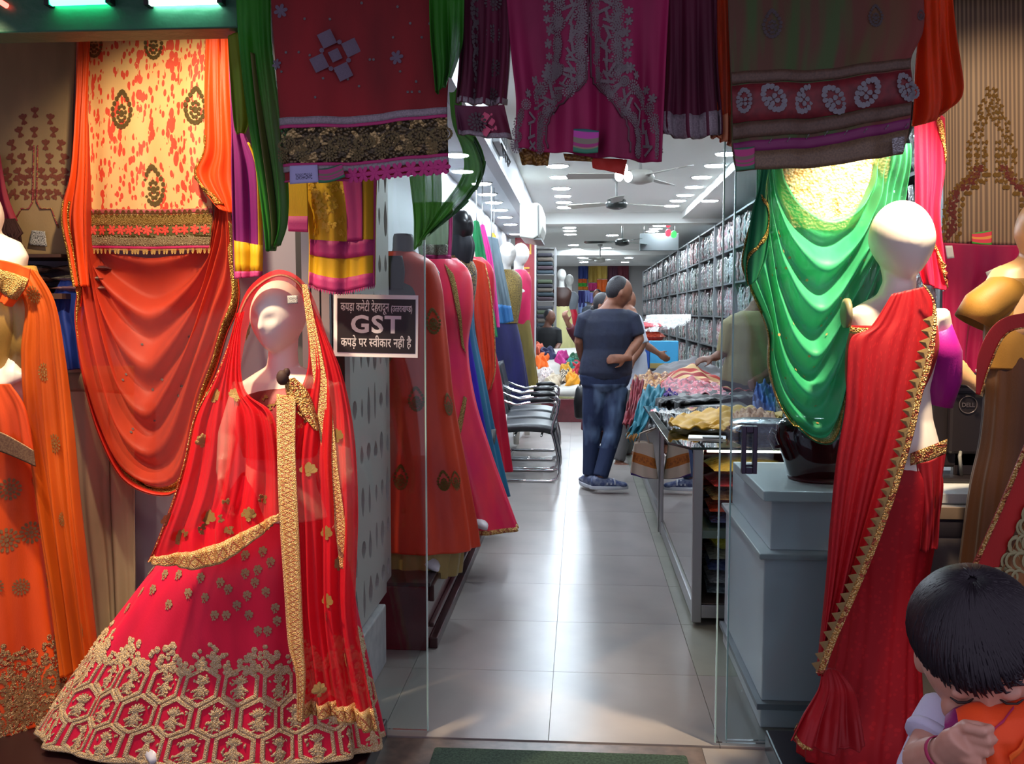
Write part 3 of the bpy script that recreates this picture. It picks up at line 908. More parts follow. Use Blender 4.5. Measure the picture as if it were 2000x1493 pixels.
# scalloped spires above the hexagons and filled hem
mb = MB()
random.seed(11)
for k in range(40):
    uc = -.01+k*.54/39
    H = .085*(abs(math.sin(k*PI/4.2))**1.3)+.02
    for j in range(int(5+H*130)):
        v = VH[0]-.045-H*(j/(5+H*130))+random.uniform(-.01, .01); uu = uc+random.uniform(-.008, .008)
        P = on_skirt(uu, v, .003); nrm = normal(skirt, uu, v); r_ = random.uniform(.006, .011)
        T = nrm.cross(Vector((0, 0, 1))).normalized(); B = nrm.cross(T)
        mb.add([tuple(P+(T*math.cos(2*PI*i/6)+B*math.sin(2*PI*i/6))*r_) for i in range(6)]+[tuple(P+nrm*.006)], [(i, (i+1) % 6, 6) for i in range(6)])
o = mb.build('spire_embroidery', HEXM, sk, True); o['kind'] = 'stuff'
for vv, w_ in ((.985, .014),):
    cloth('hem_band', sub(skirt, -.02+.02, .54, .968, .999, .004, 120, 3), HEXM, sk, .002)
for (px, py) in [(290, 1112), (325, 1120), (351, 1122), (392, 1126), (433, 1140), (480, 1122), (505, 1110), (275, 1157), (300, 1153), (370, 1160), (401, 1165), (446, 1150), (482, 1160), (530, 1100), (333, 1180), (500, 1140), (465, 1185), (420, 1200), (440, 1204), (488, 1200), (520, 1155), (535, 1190), (505, 1230), (522, 1232), (538, 1210), (480, 1085), (515, 1080), (250, 1190)]:
    mpx('bud', skirt, px, py, 25, HEXM, sk, random.uniform(-.2, .2), 'bud_motif', umax=.5)
# sheer dupatta: hood, left drape, right drape with gold borders
E = [(512, 812), (484, 792), (466, 740), (456, 690), (466, 632), (494, 572), (545, 541), (588, 566), (606, 640), (622, 740), (640, 860)]
O = [(470, 800), (448, 770), (440, 730), (446, 680), (462, 620), (490, 558), (546, 527), (600, 560), (640, 660), (672, 760), (692, 880)]
B = [(490, 800), (475, 770), (470, 730), (476, 680), (490, 620), (510, 570), (546, 548), (580, 570), (610, 660), (630, 760), (650, 880)]
hood = sheet([E, O, B], (2.60, 2.78, 2.92), None, 90, 24)
dup1 = cloth('veil_hood', hood, REDS, lg, 0)
cloth('hood_trim', sub(hood, 0, 1, 0, .13, .004, 90, 3), mat('hood_trim', 'a06a50', .5, col2='7a4638', ns=150), dup1, .002)
Lf = [(462, 612), (447, 668), (420, 735), (378, 815), (358, 900), (335, 980), (300, 1070), (286, 1100)]
Rt = [(478, 608), (470, 660), (478, 760), (530, 806), (546, 880), (550, 940), (552, 985), (552, 1012)]
drape = sheet([[a, (lerp(a[0], b[0], .5), max(a[1], b[1])+6 if i == len(Lf)-1 else (a[1]+b[1])/2), b] for i, (a, b) in enumerate(zip(Lf, Rt))], (2.60, 2.50), ripple(5, .012), 90, 70)
dl = cloth('veil_drape', drape, REDS2, lg, 0)
cloth('drape_border', sub(drape, 0, 1, .935, 1.0, .004, 90, 4), GOLDH, dl, .003)
cloth('drape_edge', sub(drape, 0, .014, .02, .93, .003, 3, 60), GB, dl, .002)
rd = sheet([[(590, 575), (596, 574), (602, 578)], [(600, 640), (615, 640), (632, 645)], [(600, 720), (632, 722), (664, 722)], [(576, 790), (630, 792), (684, 806)], [(552, 900), (620, 905), (694, 900)], [(560, 1020), (630, 1020), (697, 1020)], [(570, 1190), (635, 1190), (692, 1180)], [(582, 1310), (640, 1310), (708, 1300)], [(584, 1400), (650, 1402), (735, 1432)]], (2.60, 2.44), ripple(4, .018, .3), 80, 80)
dr = cloth('veil_drape', rd, REDS2, lg, 0)
cloth('drape_border', sub(rd, .0, 1, .95, 1.0, .005, 70, 4), GOLDH, dr, .003)
bl = sheet(lr([(540, 770), (541, 880), (545, 1000), (555, 1150), (563, 1260), (578, 1320), (580, 1410)], [(578, 775), (577, 880), (582, 1000), (588, 1150), (592, 1260), (596, 1330), (590, 1412)]), (2.55, 2.40), ripple(1, .004), 14, 80)
cloth('gold_band', bl, GOLDP, lg, .003)
br = sheet(lr([(590, 556), (600, 640), (612, 740), (622, 830), (636, 930), (655, 1040), (664, 1110)], [(600, 556), (620, 650), (640, 750), (652, 830), (662, 930), (676, 1040), (672, 1112)]), (2.60, 2.50), None, 14, 80)
cloth('gold_band', br, GOLDP, lg, .003)
kn = sheet([[(556, 742), (575, 738)], [(560, 770), (600, 765)], [(575, 800), (618, 815)], [(612, 836), (622, 842)]], (2.55, 2.54), ripple(1, .01), 20, 30)
cloth('gold_flap', kn, GB, lg, .003)
mb = MB(); mb.ell(at(552, 738, 2.55), (.018, .014, .022), 12, 8); mb.ell(at(560, 728, 2.55), (.01, .008, .014), 8, 6); mb.build('knot', mat('knot_brown', '3a2017', .7), lg, True)
for (px, py, S_, par) in [(325, 1010, drape, dl), (409, 1014, drape, dl), (487, 1005, drape, dl), (420, 772, drape, dl), (458, 772, drape, dl), (395, 860, drape, dl), (350, 1048, drape, dl), (486, 652, hood, dup1), (600, 812, rd, dr), (602, 920, rd, dr), (631, 1206, rd, dr), (625, 1352, rd, dr), (660, 855, rd, dr), (640, 1040, rd, dr), (642, 1170, rd, dr), (678, 1290, rd, dr), (660, 1100, rd, dr)]:
    mpx('lotus', S_, px, py, 36, zari('lotus_gold', 'c9a04e', 'ffe9a8', None, 300), par, random.uniform(-.3, .3), 'lotus_motif')
for k in range(14):
    mpx('sprig', drape, 350+random.random()*180, 960+random.random()*90, 20, GB, dl, random.random()*6, 'lotus_motif')
mb = MB(); shoe_mb(mb, (at(318, 1478, 2.72).x, 2.74, .087), .2, .16); mb.build('shoe', mat('shoe_white', 'cfd0d6', .3), lg, True)

# ================================================================== ORANGE SARI MANNEQUIN
Y2 = 2.96
om = thing('mannequin', 'mannequin in an orange lehenga sari with round gold medallions and a gold blouse', 'mannequin', (at(-20, 1400, Y2).x, Y2, .085))
cxp = -46
mb = MB()
hc = at(cxp, 425, Y2); egg(mb, hc, .08, .11, .095, yaw=R(20))
torso_mb(mb, at(cxp, 500, Y2).x, Y2+.02, at(cxp, 500, Y2).z-.50, 1.0)
A = [at(38, 545, Y2), at(52, 660, Y2+.03), at(20, 740, Y2-.06)]
mb.tube(A, [.045, .036, .026], 12); hand_mb(mb, A[-1], (-.8, -.3, -.3), (0, -1, .3), .15, .3, 1)
organic(mb, 'body', MANQ, om, .009, 3)
GBL = silk('gold_blouse', 'a8843c', '7d5f28', .38, spec=.6)
S = tub([(-110, 20, 505, .6), (-150, 52, 545, .5), (-140, 62, 620, .62), (-125, 45, 680, .7), (-112, 30, 735, .7)], Y2, pleat(4, .0, .02), 70, 40)
cloth('blouse', S, GBL, om)
mb = MB(); mb.tube([at(32, 530, Y2), at(52, 590, Y2), at(60, 650, Y2), at(48, 715, Y2)], [.06, .062, .058, .052], 16, False); mb.build('sleeve', GBL, om, True, solid=.003)
OR = silk('orange_silk', 'f25a16', 'cf430d', .5)
ORS = silk('orange_sheer', 'e06a10', 'bf5008', .55, alpha=.80)
oskirt = tub([(-120, 28, 750, .75), (-150, 60, 850, .7), (-170, 80, 950, .7), (-190, 95, 1080, .66), (-215, 118, 1240, .62), (-240, 140, 1360, .6), (-245, 146, 1388, .6)], Y2+.02, pleat(11, .0, .05, .3), 200, 80)
os_ = cloth('skirt', oskirt, OR, om)
for (px, py, s) in [(18, 952, 40), (12, 1056, 44), (62, 1040, 40), (95, 1130, 30), (40, 1145, 30), (68, 938, 26), (-10, 1150, 30)]:
    mpx('medal', oskirt, px, py, s, zari('medal_gold', 'b07c4c', 'e9c38e', None, 330), os_, 0, 'medallion', umax=.5)
random.seed(5)
mb = MB()
for k in range(900):
    u = random.uniform(.25, .5); v = random.uniform(.70, 1)
    if v < .74+.035*abs(math.sin(u*70)): continue
    P = oskirt(u, v); nrm = normal(oskirt, u, v); T = nrm.cross(Vector((0, 0, 1))).normalized(); B = nrm.cross(T); r_ = random.uniform(.005, .010)
    P = P+nrm*.002
    mb.add([tuple(P+(T*math.cos(2*PI*i/6)+B*math.sin(2*PI*i/6))*r_) for i in range(6)]+[tuple(P+nrm*.006)], [(i, (i+1) % 6, 6) for i in range(6)])
o = mb.build('hem_embroidery', zari('hem_gold', 'a07a4c', 'e2c796', 'b03a20', 300), os_, True); o['kind'] = 'stuff'
for k in range(16):
    u = .26+k*.015
    motif('paisley', oskirt, u, .86+.05*(k % 2), .075, zari('medal_gold'), os_, 0, 'paisley_motif')
    motif('drop', oskirt, u, .955, .05, zari('medal_gold'), os_, 0, 'paisley_motif')
wb = sheet(lr([(-40, 830), (10, 848), (66, 880)], [(-40, 872), (10, 886), (70, 912)]), 2.79, None, 8, 20)
cloth('waist_band', wb, mat('waist_band', '6b4a34', .45, .4, col2='8c6a48', ns=200), om, .003)
wr = sheet([[(-60, 752), (20, 750)], [(-60, 800), (50, 800)], [(-60, 850), (66, 890)]], 2.81, ripple(3, .008), 30, 30)
cloth('waist_wrap', wr, OR, om)
pal = sheet([[(-5, 515), (40, 520), (72, 530)], [(45, 590), (75, 600), (106, 590)], [(38, 690), (85, 700), (124, 690)], [(44, 820), (95, 820), (138, 820)], [(70, 1000), (120, 1000), (152, 1000)], [(96, 1160), (135, 1160), (170, 1160)], [(118, 1320), (150, 1320), (188, 1315)]], (2.89, 2.81), ripple(3, .02, .1), 60, 90)
pa = cloth('pallu', pal, ORS, om, .002)
for (px, py, s) in [(66, 580, 34), (86, 730, 34), (108, 868, 36), (120, 1010, 26), (150, 1085, 26), (154, 1230, 26)]:
    mpx('medal', pal, px, py, s, zari('medal_dull', '9c6a34', 'd8a860', None, 330), pa, 0, 'medallion', asp=.62)
sp = sheet([[(-40, 500), (20, 512), (60, 525)], [(-40, 530), (10, 545), (52, 560)], [(-40, 575), (0, 590), (20, 600)]], (2.83, 2.85), ripple(2, .01), 40, 20)
cloth('shoulder_fold', sp, OR, om)
cloth('shoulder_border', sub(sp, 0, 1, .25, .75, .005, 40, 4), GOLD, om, .002)
mb = MB(); shoe_mb(mb, tuple(at(10, 1415, 2.9)), .15, .13); mb.build('shoe', mat('shoe_cream', 'b9a184', .35), om, True)

# ================================================================== RED SARI MANNEQUIN
Y3 = 2.76
rs = thing('mannequin', 'headed white mannequin in a plain red sari with a gold zigzag border', 'mannequin', (at(1690, 1400, Y3).x, Y3, .085))
mb = MB()
hc = at(1761, 470, Y3); kpx = Y3/F
egg(mb, hc, 57*kpx, 75*kpx, 70*kpx, yaw=R(8), tilt=R(4), roll=R(-6), face=False)
mb.tube([hc+Vector((-.005, .03, -.03)), at(1757, 548, Y3+.02), at(1748, 590, Y3+.02)], [.05, .045, .055], 16)
rings = []
for py, l, r_, rat in ((572, 1722, 1785, .8), (588, 1690, 1815, .5), (610, 1652, 1832, .42), (650, 1660, 1832, .55), (700, 1664, 1828, .72), (760, 1685, 1815, .66), (820, 1690, 1822, .62), (880, 1660, 1838, .64), (950, 1645, 1832, .64)):
    a = at(l, py, Y3+.02); b = at(r_, py, Y3+.02); c = (a+b)/2; hw = (b.x-a.x)/2
    rings.append([(c.x+hw*math.cos(2*PI*i/20), c.y+hw*rat*math.sin(2*PI*i/20), c.z) for i in range(20)])
mb.loft(rings)
A = [at(1826, 612, Y3+.04), at(1846, 690, Y3+.08), at(1840, 770, Y3+.12)]
mb.tube(A, [.04, .034, .026], 12)
organic(mb, 'body', MANQ, rs, .0065, 3)
mb = MB(); a = at(1649, 612, Y3+.0); mb.tube([a+Vector((.012, 0, 0)), a, a+Vector((-.004, 0, 0))], [.042, .042, .03], 20); mb.build('shoulder_joint', mat('joint_grey', '7f7a5c', .5), rs, True)
SR = silk('sari_red', 'a40816', '8c0612', .55)
def embossed():
    m, nt, p_ = newmat('sari_red_embossed')
    v = nt.vor(nt.uv(44, 52), 1)
    f = nt.ma('LESS_THAN', v, .3)
    nt.lk(nt.mix(f, lin('9c0715'), lin('ac101a')), p_.inputs['Base Color'])
    p_.inputs['Roughness'].default_value = .6; p_.inputs['Specular IOR Level'].default_value = .3
    bump(nt, p_, nt.ma('MULTIPLY', f, 1.0), .3, .002)
    return m
SRE = embossed()
S = tub([(1650, 1800, 880, .6), (1640, 1838, 930, .62), (1634, 1826, 1040, .6), (1640, 1806, 1160, .62), (1628, 1796, 1270, .66), (1600, 1798, 1370, .7), (1566, 1798, 1430, .75), (1560, 1800, 1474, .78)], Y3+.02, pleat(16, .005, .03, .2), 220, 90)
sk = cloth('skirt', S, SRE, rs)
pl_l = [(1742, 575), (1700, 640), (1662, 662), (1655, 730), (1652, 800), (1636, 900), (1625, 1020), (1616, 1140), (1606, 1240), (1597, 1318)]
pl_r = [(1806, 560), (1826, 600), (1822, 690), (1800, 770), (1782, 850), (1750, 960), (1710, 1070), (1672, 1160), (1632, 1250), (1606, 1318)]
pal = sheet(lr(pl_l, pl_r), (2.68, 2.56), ripple(3, .012, .2), 70, 100)
pa = cloth('pallu', pal, SRE, rs)
fr = tub([(1664, 1828, 636, .66), (1654, 1830, 680, .7), (1652, 1815, 730, .74), (1655, 1792, 780, .72), (1648, 1780, 840, .66), (1640, 1778, 900, .66)], Y3, pleat(7, .004, .012), 120, 40)
cloth('chest_wrap', fr, SR, rs)
cloth('neck_border', along(fr, [(.02, .02), (.12, .03), (.25, .0)], (0, .05), .006, 40), GB, rs, .002)
bd_r = [(x+2, y) for x, y in pl_r]
bd = sheet(lr([(x-(13 if y > 600 else 4), y-4) for x, y in pl_r], bd_r), (2.655, 2.535), None, 8, 120)
cloth('border_band', bd, GB, rs, .003)
gtri = zari('zig_gold', 'c09a5a', 'f0dca8', None, 380, .3, .4)
tri = MB(); tri.add([(.1, -.5, 0), (-1, 0, 0), (.1, .5, 0), (-.35, 0, .15)], [(0, 3, 1), (1, 3, 2), (2, 3, 0)])
trim = tri.mesh('zigzag_point', gtri, False)
N = 36
for k in range(N):
    v = .1+k*.9/N; u = .02
    o = bpy.data.objects.new('zigzag_point', trim); COL.objects.link(o)
    P = bd(u, v)+normal(bd, u, v)*.004
    up = (bd(u, max(0, v-.012))-bd(u, min(1, v+.012))).normalized(); n_ = normal(bd, u, v); x = up.cross(n_).normalized(); n_ = x.cross(up)
    sc = lerp(.026, .02, v)
    o.parent = rs; o.matrix_parent_inverse = WM[rs.name].inverted()
    o.matrix_basis = Matrix.Translation(P) @ Matrix((x, up, n_)).transposed().to_4x4() @ Matrix.Diagonal((sc*1.05, sc*1.5, sc, 1))
MG = silk('blouse_magenta', 'b0168e', '8a0c70', .45)
mb = MB(); mb.tube([at(1832, 640, Y3+.04), at(1845, 690, Y3+.06), at(1846, 740, Y3+.09), at(1832, 790, Y3+.1)], [.036, .046, .045, .04], 16, False); mb.build('sleeve', MG, rs, True, solid=.003)
wt = sheet([[(1778, 886), (1815, 872), (1850, 858)], [(1778, 910), (1815, 900), (1848, 886)]], 2.66, None, 20, 4)
cloth('waist_trim', wt, GB, rs, .003)
S2 = sheet([[(1790, 905), (1822, 898), (1848, 880)], [(1800, 980), (1820, 980), (1836, 960)], [(1800, 1040), (1815, 1045), (1830, 1060)], [(1798, 1078), (1812, 1076), (1828, 1068)]], 2.70, ripple(2, .015), 30, 30)
cloth('tail_fold', S2, SR, rs)
S2 = sheet([[(1606, 1312), (1622, 1306), (1640, 1312)], [(1598, 1350), (1630, 1350), (1668, 1350)], [(1570, 1400), (1620, 1410), (1680, 1400)], [(1546, 1450), (1610, 1470), (1690, 1460)]], (2.62, 2.58, 2.52, 2.48), ripple(3, .016), 40, 30)
cloth('hem_flare', S2, SR, rs)
cloth('hem_border', along(S2, [(0.02, .75), (.1, .9), (.3, .97)], (0, .08), .004, 20), GB, rs, .002)

# ================================================================== BROWN SARI MANNEQUIN
Y4 = 2.9
bs = thing('mannequin', 'mannequin in a brown sari with a red and gold border and a gold blouse', 'mannequin', (at(2010, 1300, Y4).x, Y4, .085))
mb = MB()
egg(mb, at(2040, 455, Y4), .08, .11, .095, yaw=R(-15))
torso_mb(mb, at(2034, 540, Y4).x, Y4+.02, at(2030, 540, Y4).z-.5, .96, hips=False)
A = [at(1930, 585, Y4), at(1905, 690, Y4+.08), at(1880, 715, Y4-.02)]
A2 = [at(1960, 690, Y4+.1), at(1920, 760, Y4+.06), at(1898, 745, Y4-.03)]
mb.tube(A2, [.04, .03, .02], 12); hand_mb(mb, A2[-1], (-.75, -.1, .65), (0, -1, 0), .13, .12, -1, r=.007)
organic(mb, 'body', mat('mannequin_bronze', 'c9a070', .4), bs, .009, 3)
S = tub([(1950, 2110, 545, .45), (1930, 2130, 575, .45), (1925, 2130, 620, .55), (1922, 2130, 660, .62), (1925, 2120, 720, .66)], Y4, pleat(5, 0, .02), 70, 30)
mb = MB(); mb.tube([at(1995, 572, Y4), at(1952, 580, Y4-.01), at(1920, 602, Y4-.01), at(1902, 632, Y4-.01)], [.05, .062, .06, .058], 18, False, flat=1.0); mb.build('sleeve', silk('gold_blouse_b', '9a7430', '6e4c1a', .55, spec=.3), bs, True, solid=.003)
cloth('blouse', S, silk('gold_blouse_b', '9a7430', '6e4c1a', .55, spec=.3), bs)
BR = silk('brown_silk', '42240a', '2c1606', .5, spec=.4)
S = tub([(1930, 2130, 650, .62), (1928, 2140, 740, .66), (1918, 2140, 860, .66), (1898, 2150, 960, .64), (1878, 2170, 1120, .62), (1860, 2190, 1290, .62), (1850, 2200, 1440, .62)], Y4, pleat(15, .01, .045, .15), 200, 80)
bsk = cloth('sari', S, BR, bs)
rb = sheet(lr([(2100, 612), (2000, 612), (1945, 632), (1912, 690), (1906, 770)], [(2100, 642), (2000, 642), (1960, 660), (1932, 720), (1914, 772)]), 2.60, None, 10, 60)
RBM = silk('border_red', 'b01a16', '8f1210', .5)
cloth('red_border', rb, RBM, bs)
cloth('gold_piping', sub(rb, .86, 1, 0, 1, .004, 3, 60), GB, bs, .002)
rb = sheet(lr([(2060, 740), (2000, 870), (1950, 990), (1905, 1090), (1872, 1170)], [(2090, 800), (2030, 930), (1990, 1020), (1950, 1110), (1916, 1190)]), 2.58, None, 16, 60)
cloth('red_border', rb, RBM, bs)
cloth('gold_piping', sub(rb, -.0, .2, 0, 1, .004, 3, 60), GB, bs, .002)
lat = sheet([[(2010, 1000), (2080, 960)], [(1970, 1090), (2080, 1080)], [(1930, 1170), (2080, 1180)], [(1910, 1260), (2080, 1260)]], 2.57, ripple(2, .01), 40, 40)
lo = cloth('lattice_panel', lat, silk('lattice_base', '8a5a2c', '6a4018', .5), bs)
ring = MB(); ring.lathe([(.5, -.06), (.42, .06), (.34, -.06)], n=14, cap=False); MOT['ring'+'x'] = ring.mesh('lattice_ring', mat('lattice_thread', '8f8a62', .6), True)
for a in range(9):
    for b in range(8):
        u = (a+.5*(b % 2))/9; v = b/8+.03
        P = lat(u, v)+normal(lat, u, v)*.004
        o = bpy.data.objects.new('lattice_ring', MOT['ringx']); COL.objects.link(o); o.parent = lo
        o.matrix_basis = Matrix.Translation(P) @ Matrix.Rotation(PI/2, 4, 'X') @ Matrix.Diagonal((.042, .05, .02, 1))
# ================================================================== HANGING SUITS AND DUPATTAS OVER THE FRONT
def bands(o, S, par, lst, d=.004):
    """horizontal woven bands across a hanging panel: (v0, v1, material, name)"""
    for v0, v1, m, nm in lst:
        cloth(nm, sub(S, 0, 1, v0, v1, d, 40, 3), m, par, .002)
def hanger(o, x0, x1, z, y):
    """plain rail hook that carries a garment from the awning"""
    mb = MB(); mb.tube([(x0, y, z), (x1, y, z)], .006, 6)
    for x in (lerp(x0, x1, .25), lerp(x0, x1, .75)): mb.tube([(x, y, z), (x, y, 2.46)], .003, 5)
    return mb.build('hanging_rod', STEEL, o, True)
# --- maroon suit with purple squares
MARO = silk('maroon_suit', '861018', '640a10', .7)
S = sheet([[(526, -60), (700, -60), (884, -60)], [(533, 60), (700, 60), (882, 60)], [(545, 230), (700, 226), (872, 208)], [(556, 356), (700, 352), (876, 336)]], 2.30, ripple(2, .008, .2), 50, 60)
o, pan = hang('hanging_suit', S, MARO, 'dark maroon suit panel with grey square flower and sequined hem border, hanging over the entrance', 'suit')
hanger(o, S(0, 0).x, S(1, 0).x, S(.5, 0).z, 2.30)
PK = mat('band_magenta', 'a01860', .6); GRY = mat('band_grey', '8a7f86', .5, col2='6e656c', ns=260)
bands(o, S, pan, [(.690, .722, GRY, 'grey_band'), (.722, .735, PK, 'magenta_band'), (.735, .885, zari('sequin_band', '3c3424', '7a6848', 'a89060', 130, .5), 'sequin_band'), (.885, .9, PK, 'magenta_band'), (.9, .93, GRY, 'grey_band'), (.985, 1.0, PK, 'magenta_band')])
for k in range(9): motif('star', S, .42+k*.065, .958, .042, mat('pink_oval', 'b02070', .6), pan, 0, 'oval_motif', .006)
for k in range(7):
    motif('drop', S, .07+k*.145, .80, .05, zari('sequin_motif', '8a7850', 'e8d8a0', None, 300), pan, PI/2, 'sequin_motif', .007)
    motif('medal', S, .0+k*.145+.02, .845, .04, zari('sequin_motif'), pan, 0, 'sequin_motif', .007)
LIL = zari('lilac_patch', '8a7a90', 'b8acc4', None, 200, .05, .6)
motif('squares', S, *S.find(657, 112), .118, LIL, pan, .45, 'square_flower', .011)
motif('star', S, *S.find(773, 116), .036, LIL, pan, .2, 'star_motif'); motif('star', S, *S.find(548, 22), .036, LIL, pan, .2, 'star_motif'); motif('star', S, *S.find(541, 125), .028, LIL, pan, .2, 'star_motif')
for k in range(26): mpx('sequin', S, random.uniform(545, 870), random.uniform(5, 220), 5, SILV, pan, 0, 'sequin')
def tagmat():
    m, nt, p_ = newmat('paper_tag'); x = nt.xyz(nt.uv(1, 1))
    line = nt.ma('MULTIPLY', nt.step(nt.noise(nt.uv(30, 6), 2.2, 1), .5), nt.ma('MULTIPLY', nt.step(x[1], .45), nt.ma('MULTIPLY', nt.ma('LESS_THAN', x[1], .75), nt.ma('MULTIPLY', nt.step(x[0], .25), nt.ma('LESS_THAN', x[0], .75)))))
    nt.lk(nt.mix(line, lin('9a98c0'), lin('3c3a58')), p_.inputs['Base Color']); p_.inputs['Roughness'].default_value = .7
    return m
cloth('paper_tag', sheet([[(566, 324), (620, 322)], [(566, 360), (622, 356)]], 2.285, None, 6, 6), tagmat(), o, .001)
def brandtag(name, c):
    m, nt, p_ = newmat(name); x = nt.xyz(nt.uv(1, 1))
    y = nt.ma('ADD', x[1], nt.ma('MULTIPLY', nt.ma('POWER', nt.ma('SUBTRACT', x[0], .5), 2), .35))
    cc = lin(c[0])
    for t, h_ in c[1:]: cc = nt.mix(nt.step(y, t), cc, lin(h_))
    nt.lk(cc, p_.inputs['Base Color']); p_.inputs['Roughness'].default_value = .6
    return m
BT1 = brandtag('label_print_shaded', ['2a5a44', (.14, 'a0286a'), (.42, '6a5a50'), (.55, 'a0286a'), (.64, '6a5a50'), (.70, 'a0286a'), (.8, '2a6a4a')])  # duller copy of the label print, shade put into its colours
BT2 = brandtag('label_print_lit', ['3a9a3a', (.15, 'e8405a'), (.42, 'f0a050'), (.58, 'e8405a'), (.82, '4aa83a')])  # brighter copy of the label print, lamp light put into its colours
BT3 = brandtag('label_print_mag', ['2c5a60', (.16, 'b03a9a'), (.42, '7a7464'), (.60, '9a2a70'), (.72, '8a7a64'), (.78, '2f7a5c')])
cloth('woven_label', sheet([[(622, 330), (640, 328), (668, 320)], [(622, 358), (645, 356), (674, 346)]], 2.285, None, 10, 6), BT1, o, .001)

# --- green dupattas
GRN = silk('green_dupatta', '2f8a1c', '1c6a12', .5, alpha=.86)
GRL = silk('green_pale', '5fae3a', '3f8a2a', .55, alpha=.8)
GBR = mat('green_border', '2a4a22', .6, col2='5a4a2a', ns=80)
S = sheet([[(458, -60), (490, -60), (528, -60)], [(464, 80), (495, 80), (530, 80)], [(478, 220), (515, 220), (546, 220)], [(500, 360), (530, 360), (560, 350)], [(512, 440), (535, 450), (560, 430)], [(520, 488), (528, 492), (545, 478)]], 2.36, ripple(2, .018, .1), 40, 70)
o, pan = hang('dupatta', S, GRN, 'narrow bright green dupatta hanging beside the maroon suit, pointed end', 'dupatta', solid=.002)
cloth('woven_stripe', sub(S, .36, .5, .3, .97, .005, 4, 60), mat('stripe_olive', '5a5a28', .6), pan, .001)
hanger(o, S(0, 0).x, S(1, 0).x, S(.5, 0).z, 2.36)
S = sheet([[(838, -60), (870, -60), (908, -60)], [(840, 60), (870, 60), (905, 60)], [(846, 130), (862, 140), (898, 100)], [(850, 178), (858, 180), (880, 150)]], 2.26, ripple(2, .014), 40, 50)
o, pan = hang('dupatta', S, GRN, 'dark green dupatta fold hanging between the maroon and magenta suits', 'dupatta', solid=.002)
hanger(o, S(0, 0).x, S(1, 0).x, S(.5, 0).z, 2.26)
S = sheet([[(878, 180), (888, 178), (900, 160)], [(884, 240), (900, 250), (905, 240)], [(905, 300), (925, 290), (930, 270)], [(900, 350), (935, 345), (945, 320)], [(850, 420), (880, 410), (915, 390)], [(808, 488), (815, 480), (850, 440)]], (2.34, 2.40), ripple(1.5, .012), 30, 70)
o, pan = hang('dupatta', S, GRL, 'sheer green dupatta tail with dark border, twisting below the magenta sleeve', 'dupatta', solid=.002)
cloth('dark_border', sub(S, .58, 1, .34, 1, .005, 6, 60), mat('tail_border', '2e5a30', .6, col2='3f7040', ns=60), pan, .001)
S = sheet([[(800, 345), (830, 340), (862, 335)], [(808, 420), (830, 420), (860, 410)], [(808, 486), (820, 480), (835, 455)]], 2.46, ripple(3, .012), 30, 40)
o, pan = hang('dupatta', S, GRL, 'pale green dupatta end hanging below the maroon suit hem', 'dupatta', solid=.002)

# --- magenta suit with silver embroidery
MAG = silk('magenta_suit', '96104e', '6e0a38', .6)
MAGD = silk('magenta_dark', '560a2e', '400822', .65)
sl = sheet([[(900, -60), (950, -60), (1000, -60)], [(898, 100), (950, 100), (996, 100)], [(890, 200), (945, 205), (988, 205)]], 2.30, ripple(3, .014), 40, 40)
S = sheet([[(985, -60), (1150, -60), (1310, -60)], [(998, 100), (1150, 95), (1300, 90)], [(1008, 200), (1150, 205), (1294, 210)], [(1005, 290), (1150, 305), (1290, 318)]], 2.28, ripple(3.2, .018, .4), 70, 60)
o, pan = hang('hanging_suit', S, MAG, 'magenta suit with heavy silver neck embroidery hanging over the middle of the entrance', 'suit')
hanger(o, S(0, 0).x, S(1, 0).x, S(.5, 0).z, 2.28)
cloth('sleeve', sl, MAGD, o)
s2 = sheet([[(888, 205), (940, 208), (985, 205)], [(895, 262), (945, 268), (1000, 272)]], 2.285, ripple(2, .01), 30, 20)
cloth('cuff', s2, silk('cuff_maroon', '5c1030', '48203a', .6), o)
cloth('cuff_band', sub(s2, 0, 1, .8, 1, .003, 20, 3), GRY, o, .002); cloth('cuff_band', sub(sl, 0, 1, .93, 1, .003, 20, 3), GRY, o, .002)
SVD = zari('silver_dull', '6e6264', 'b8b0b8', None, 260, .4, .4)
for k in range(4): mpx('paisley', sl, 928, 20+k*52, 50, SVD, o, .2*k, 'paisley_motif')
for k in range(4): mpx('medal', sl, 962, 5+k*62, 34, SVD, o, 0, 'medallion')
mpx('medal', s2, 930, 240, 40, SVD, o, 0, 'medallion'); mpx('squares', s2, 960, 240, 44, mat('pink_patch', 'c04a6a', .6), o, PI/4, 'pink_patch', asp=1.3)
sr = sheet([[(1300, -60), (1345, -60), (1400, -60)], [(1298, 120), (1350, 120), (1402, 120)], [(1290, 232), (1350, 240), (1410, 228)], [(1296, 262), (1345, 272), (1410, 262)]], 2.33, ripple(3, .014, .3), 40, 40)
cloth('sleeve', sr, MAGD, o); cloth('cuff_band', sub(sr, 0, 1, .84, 1, .003, 20, 3), GRY, o, .002)
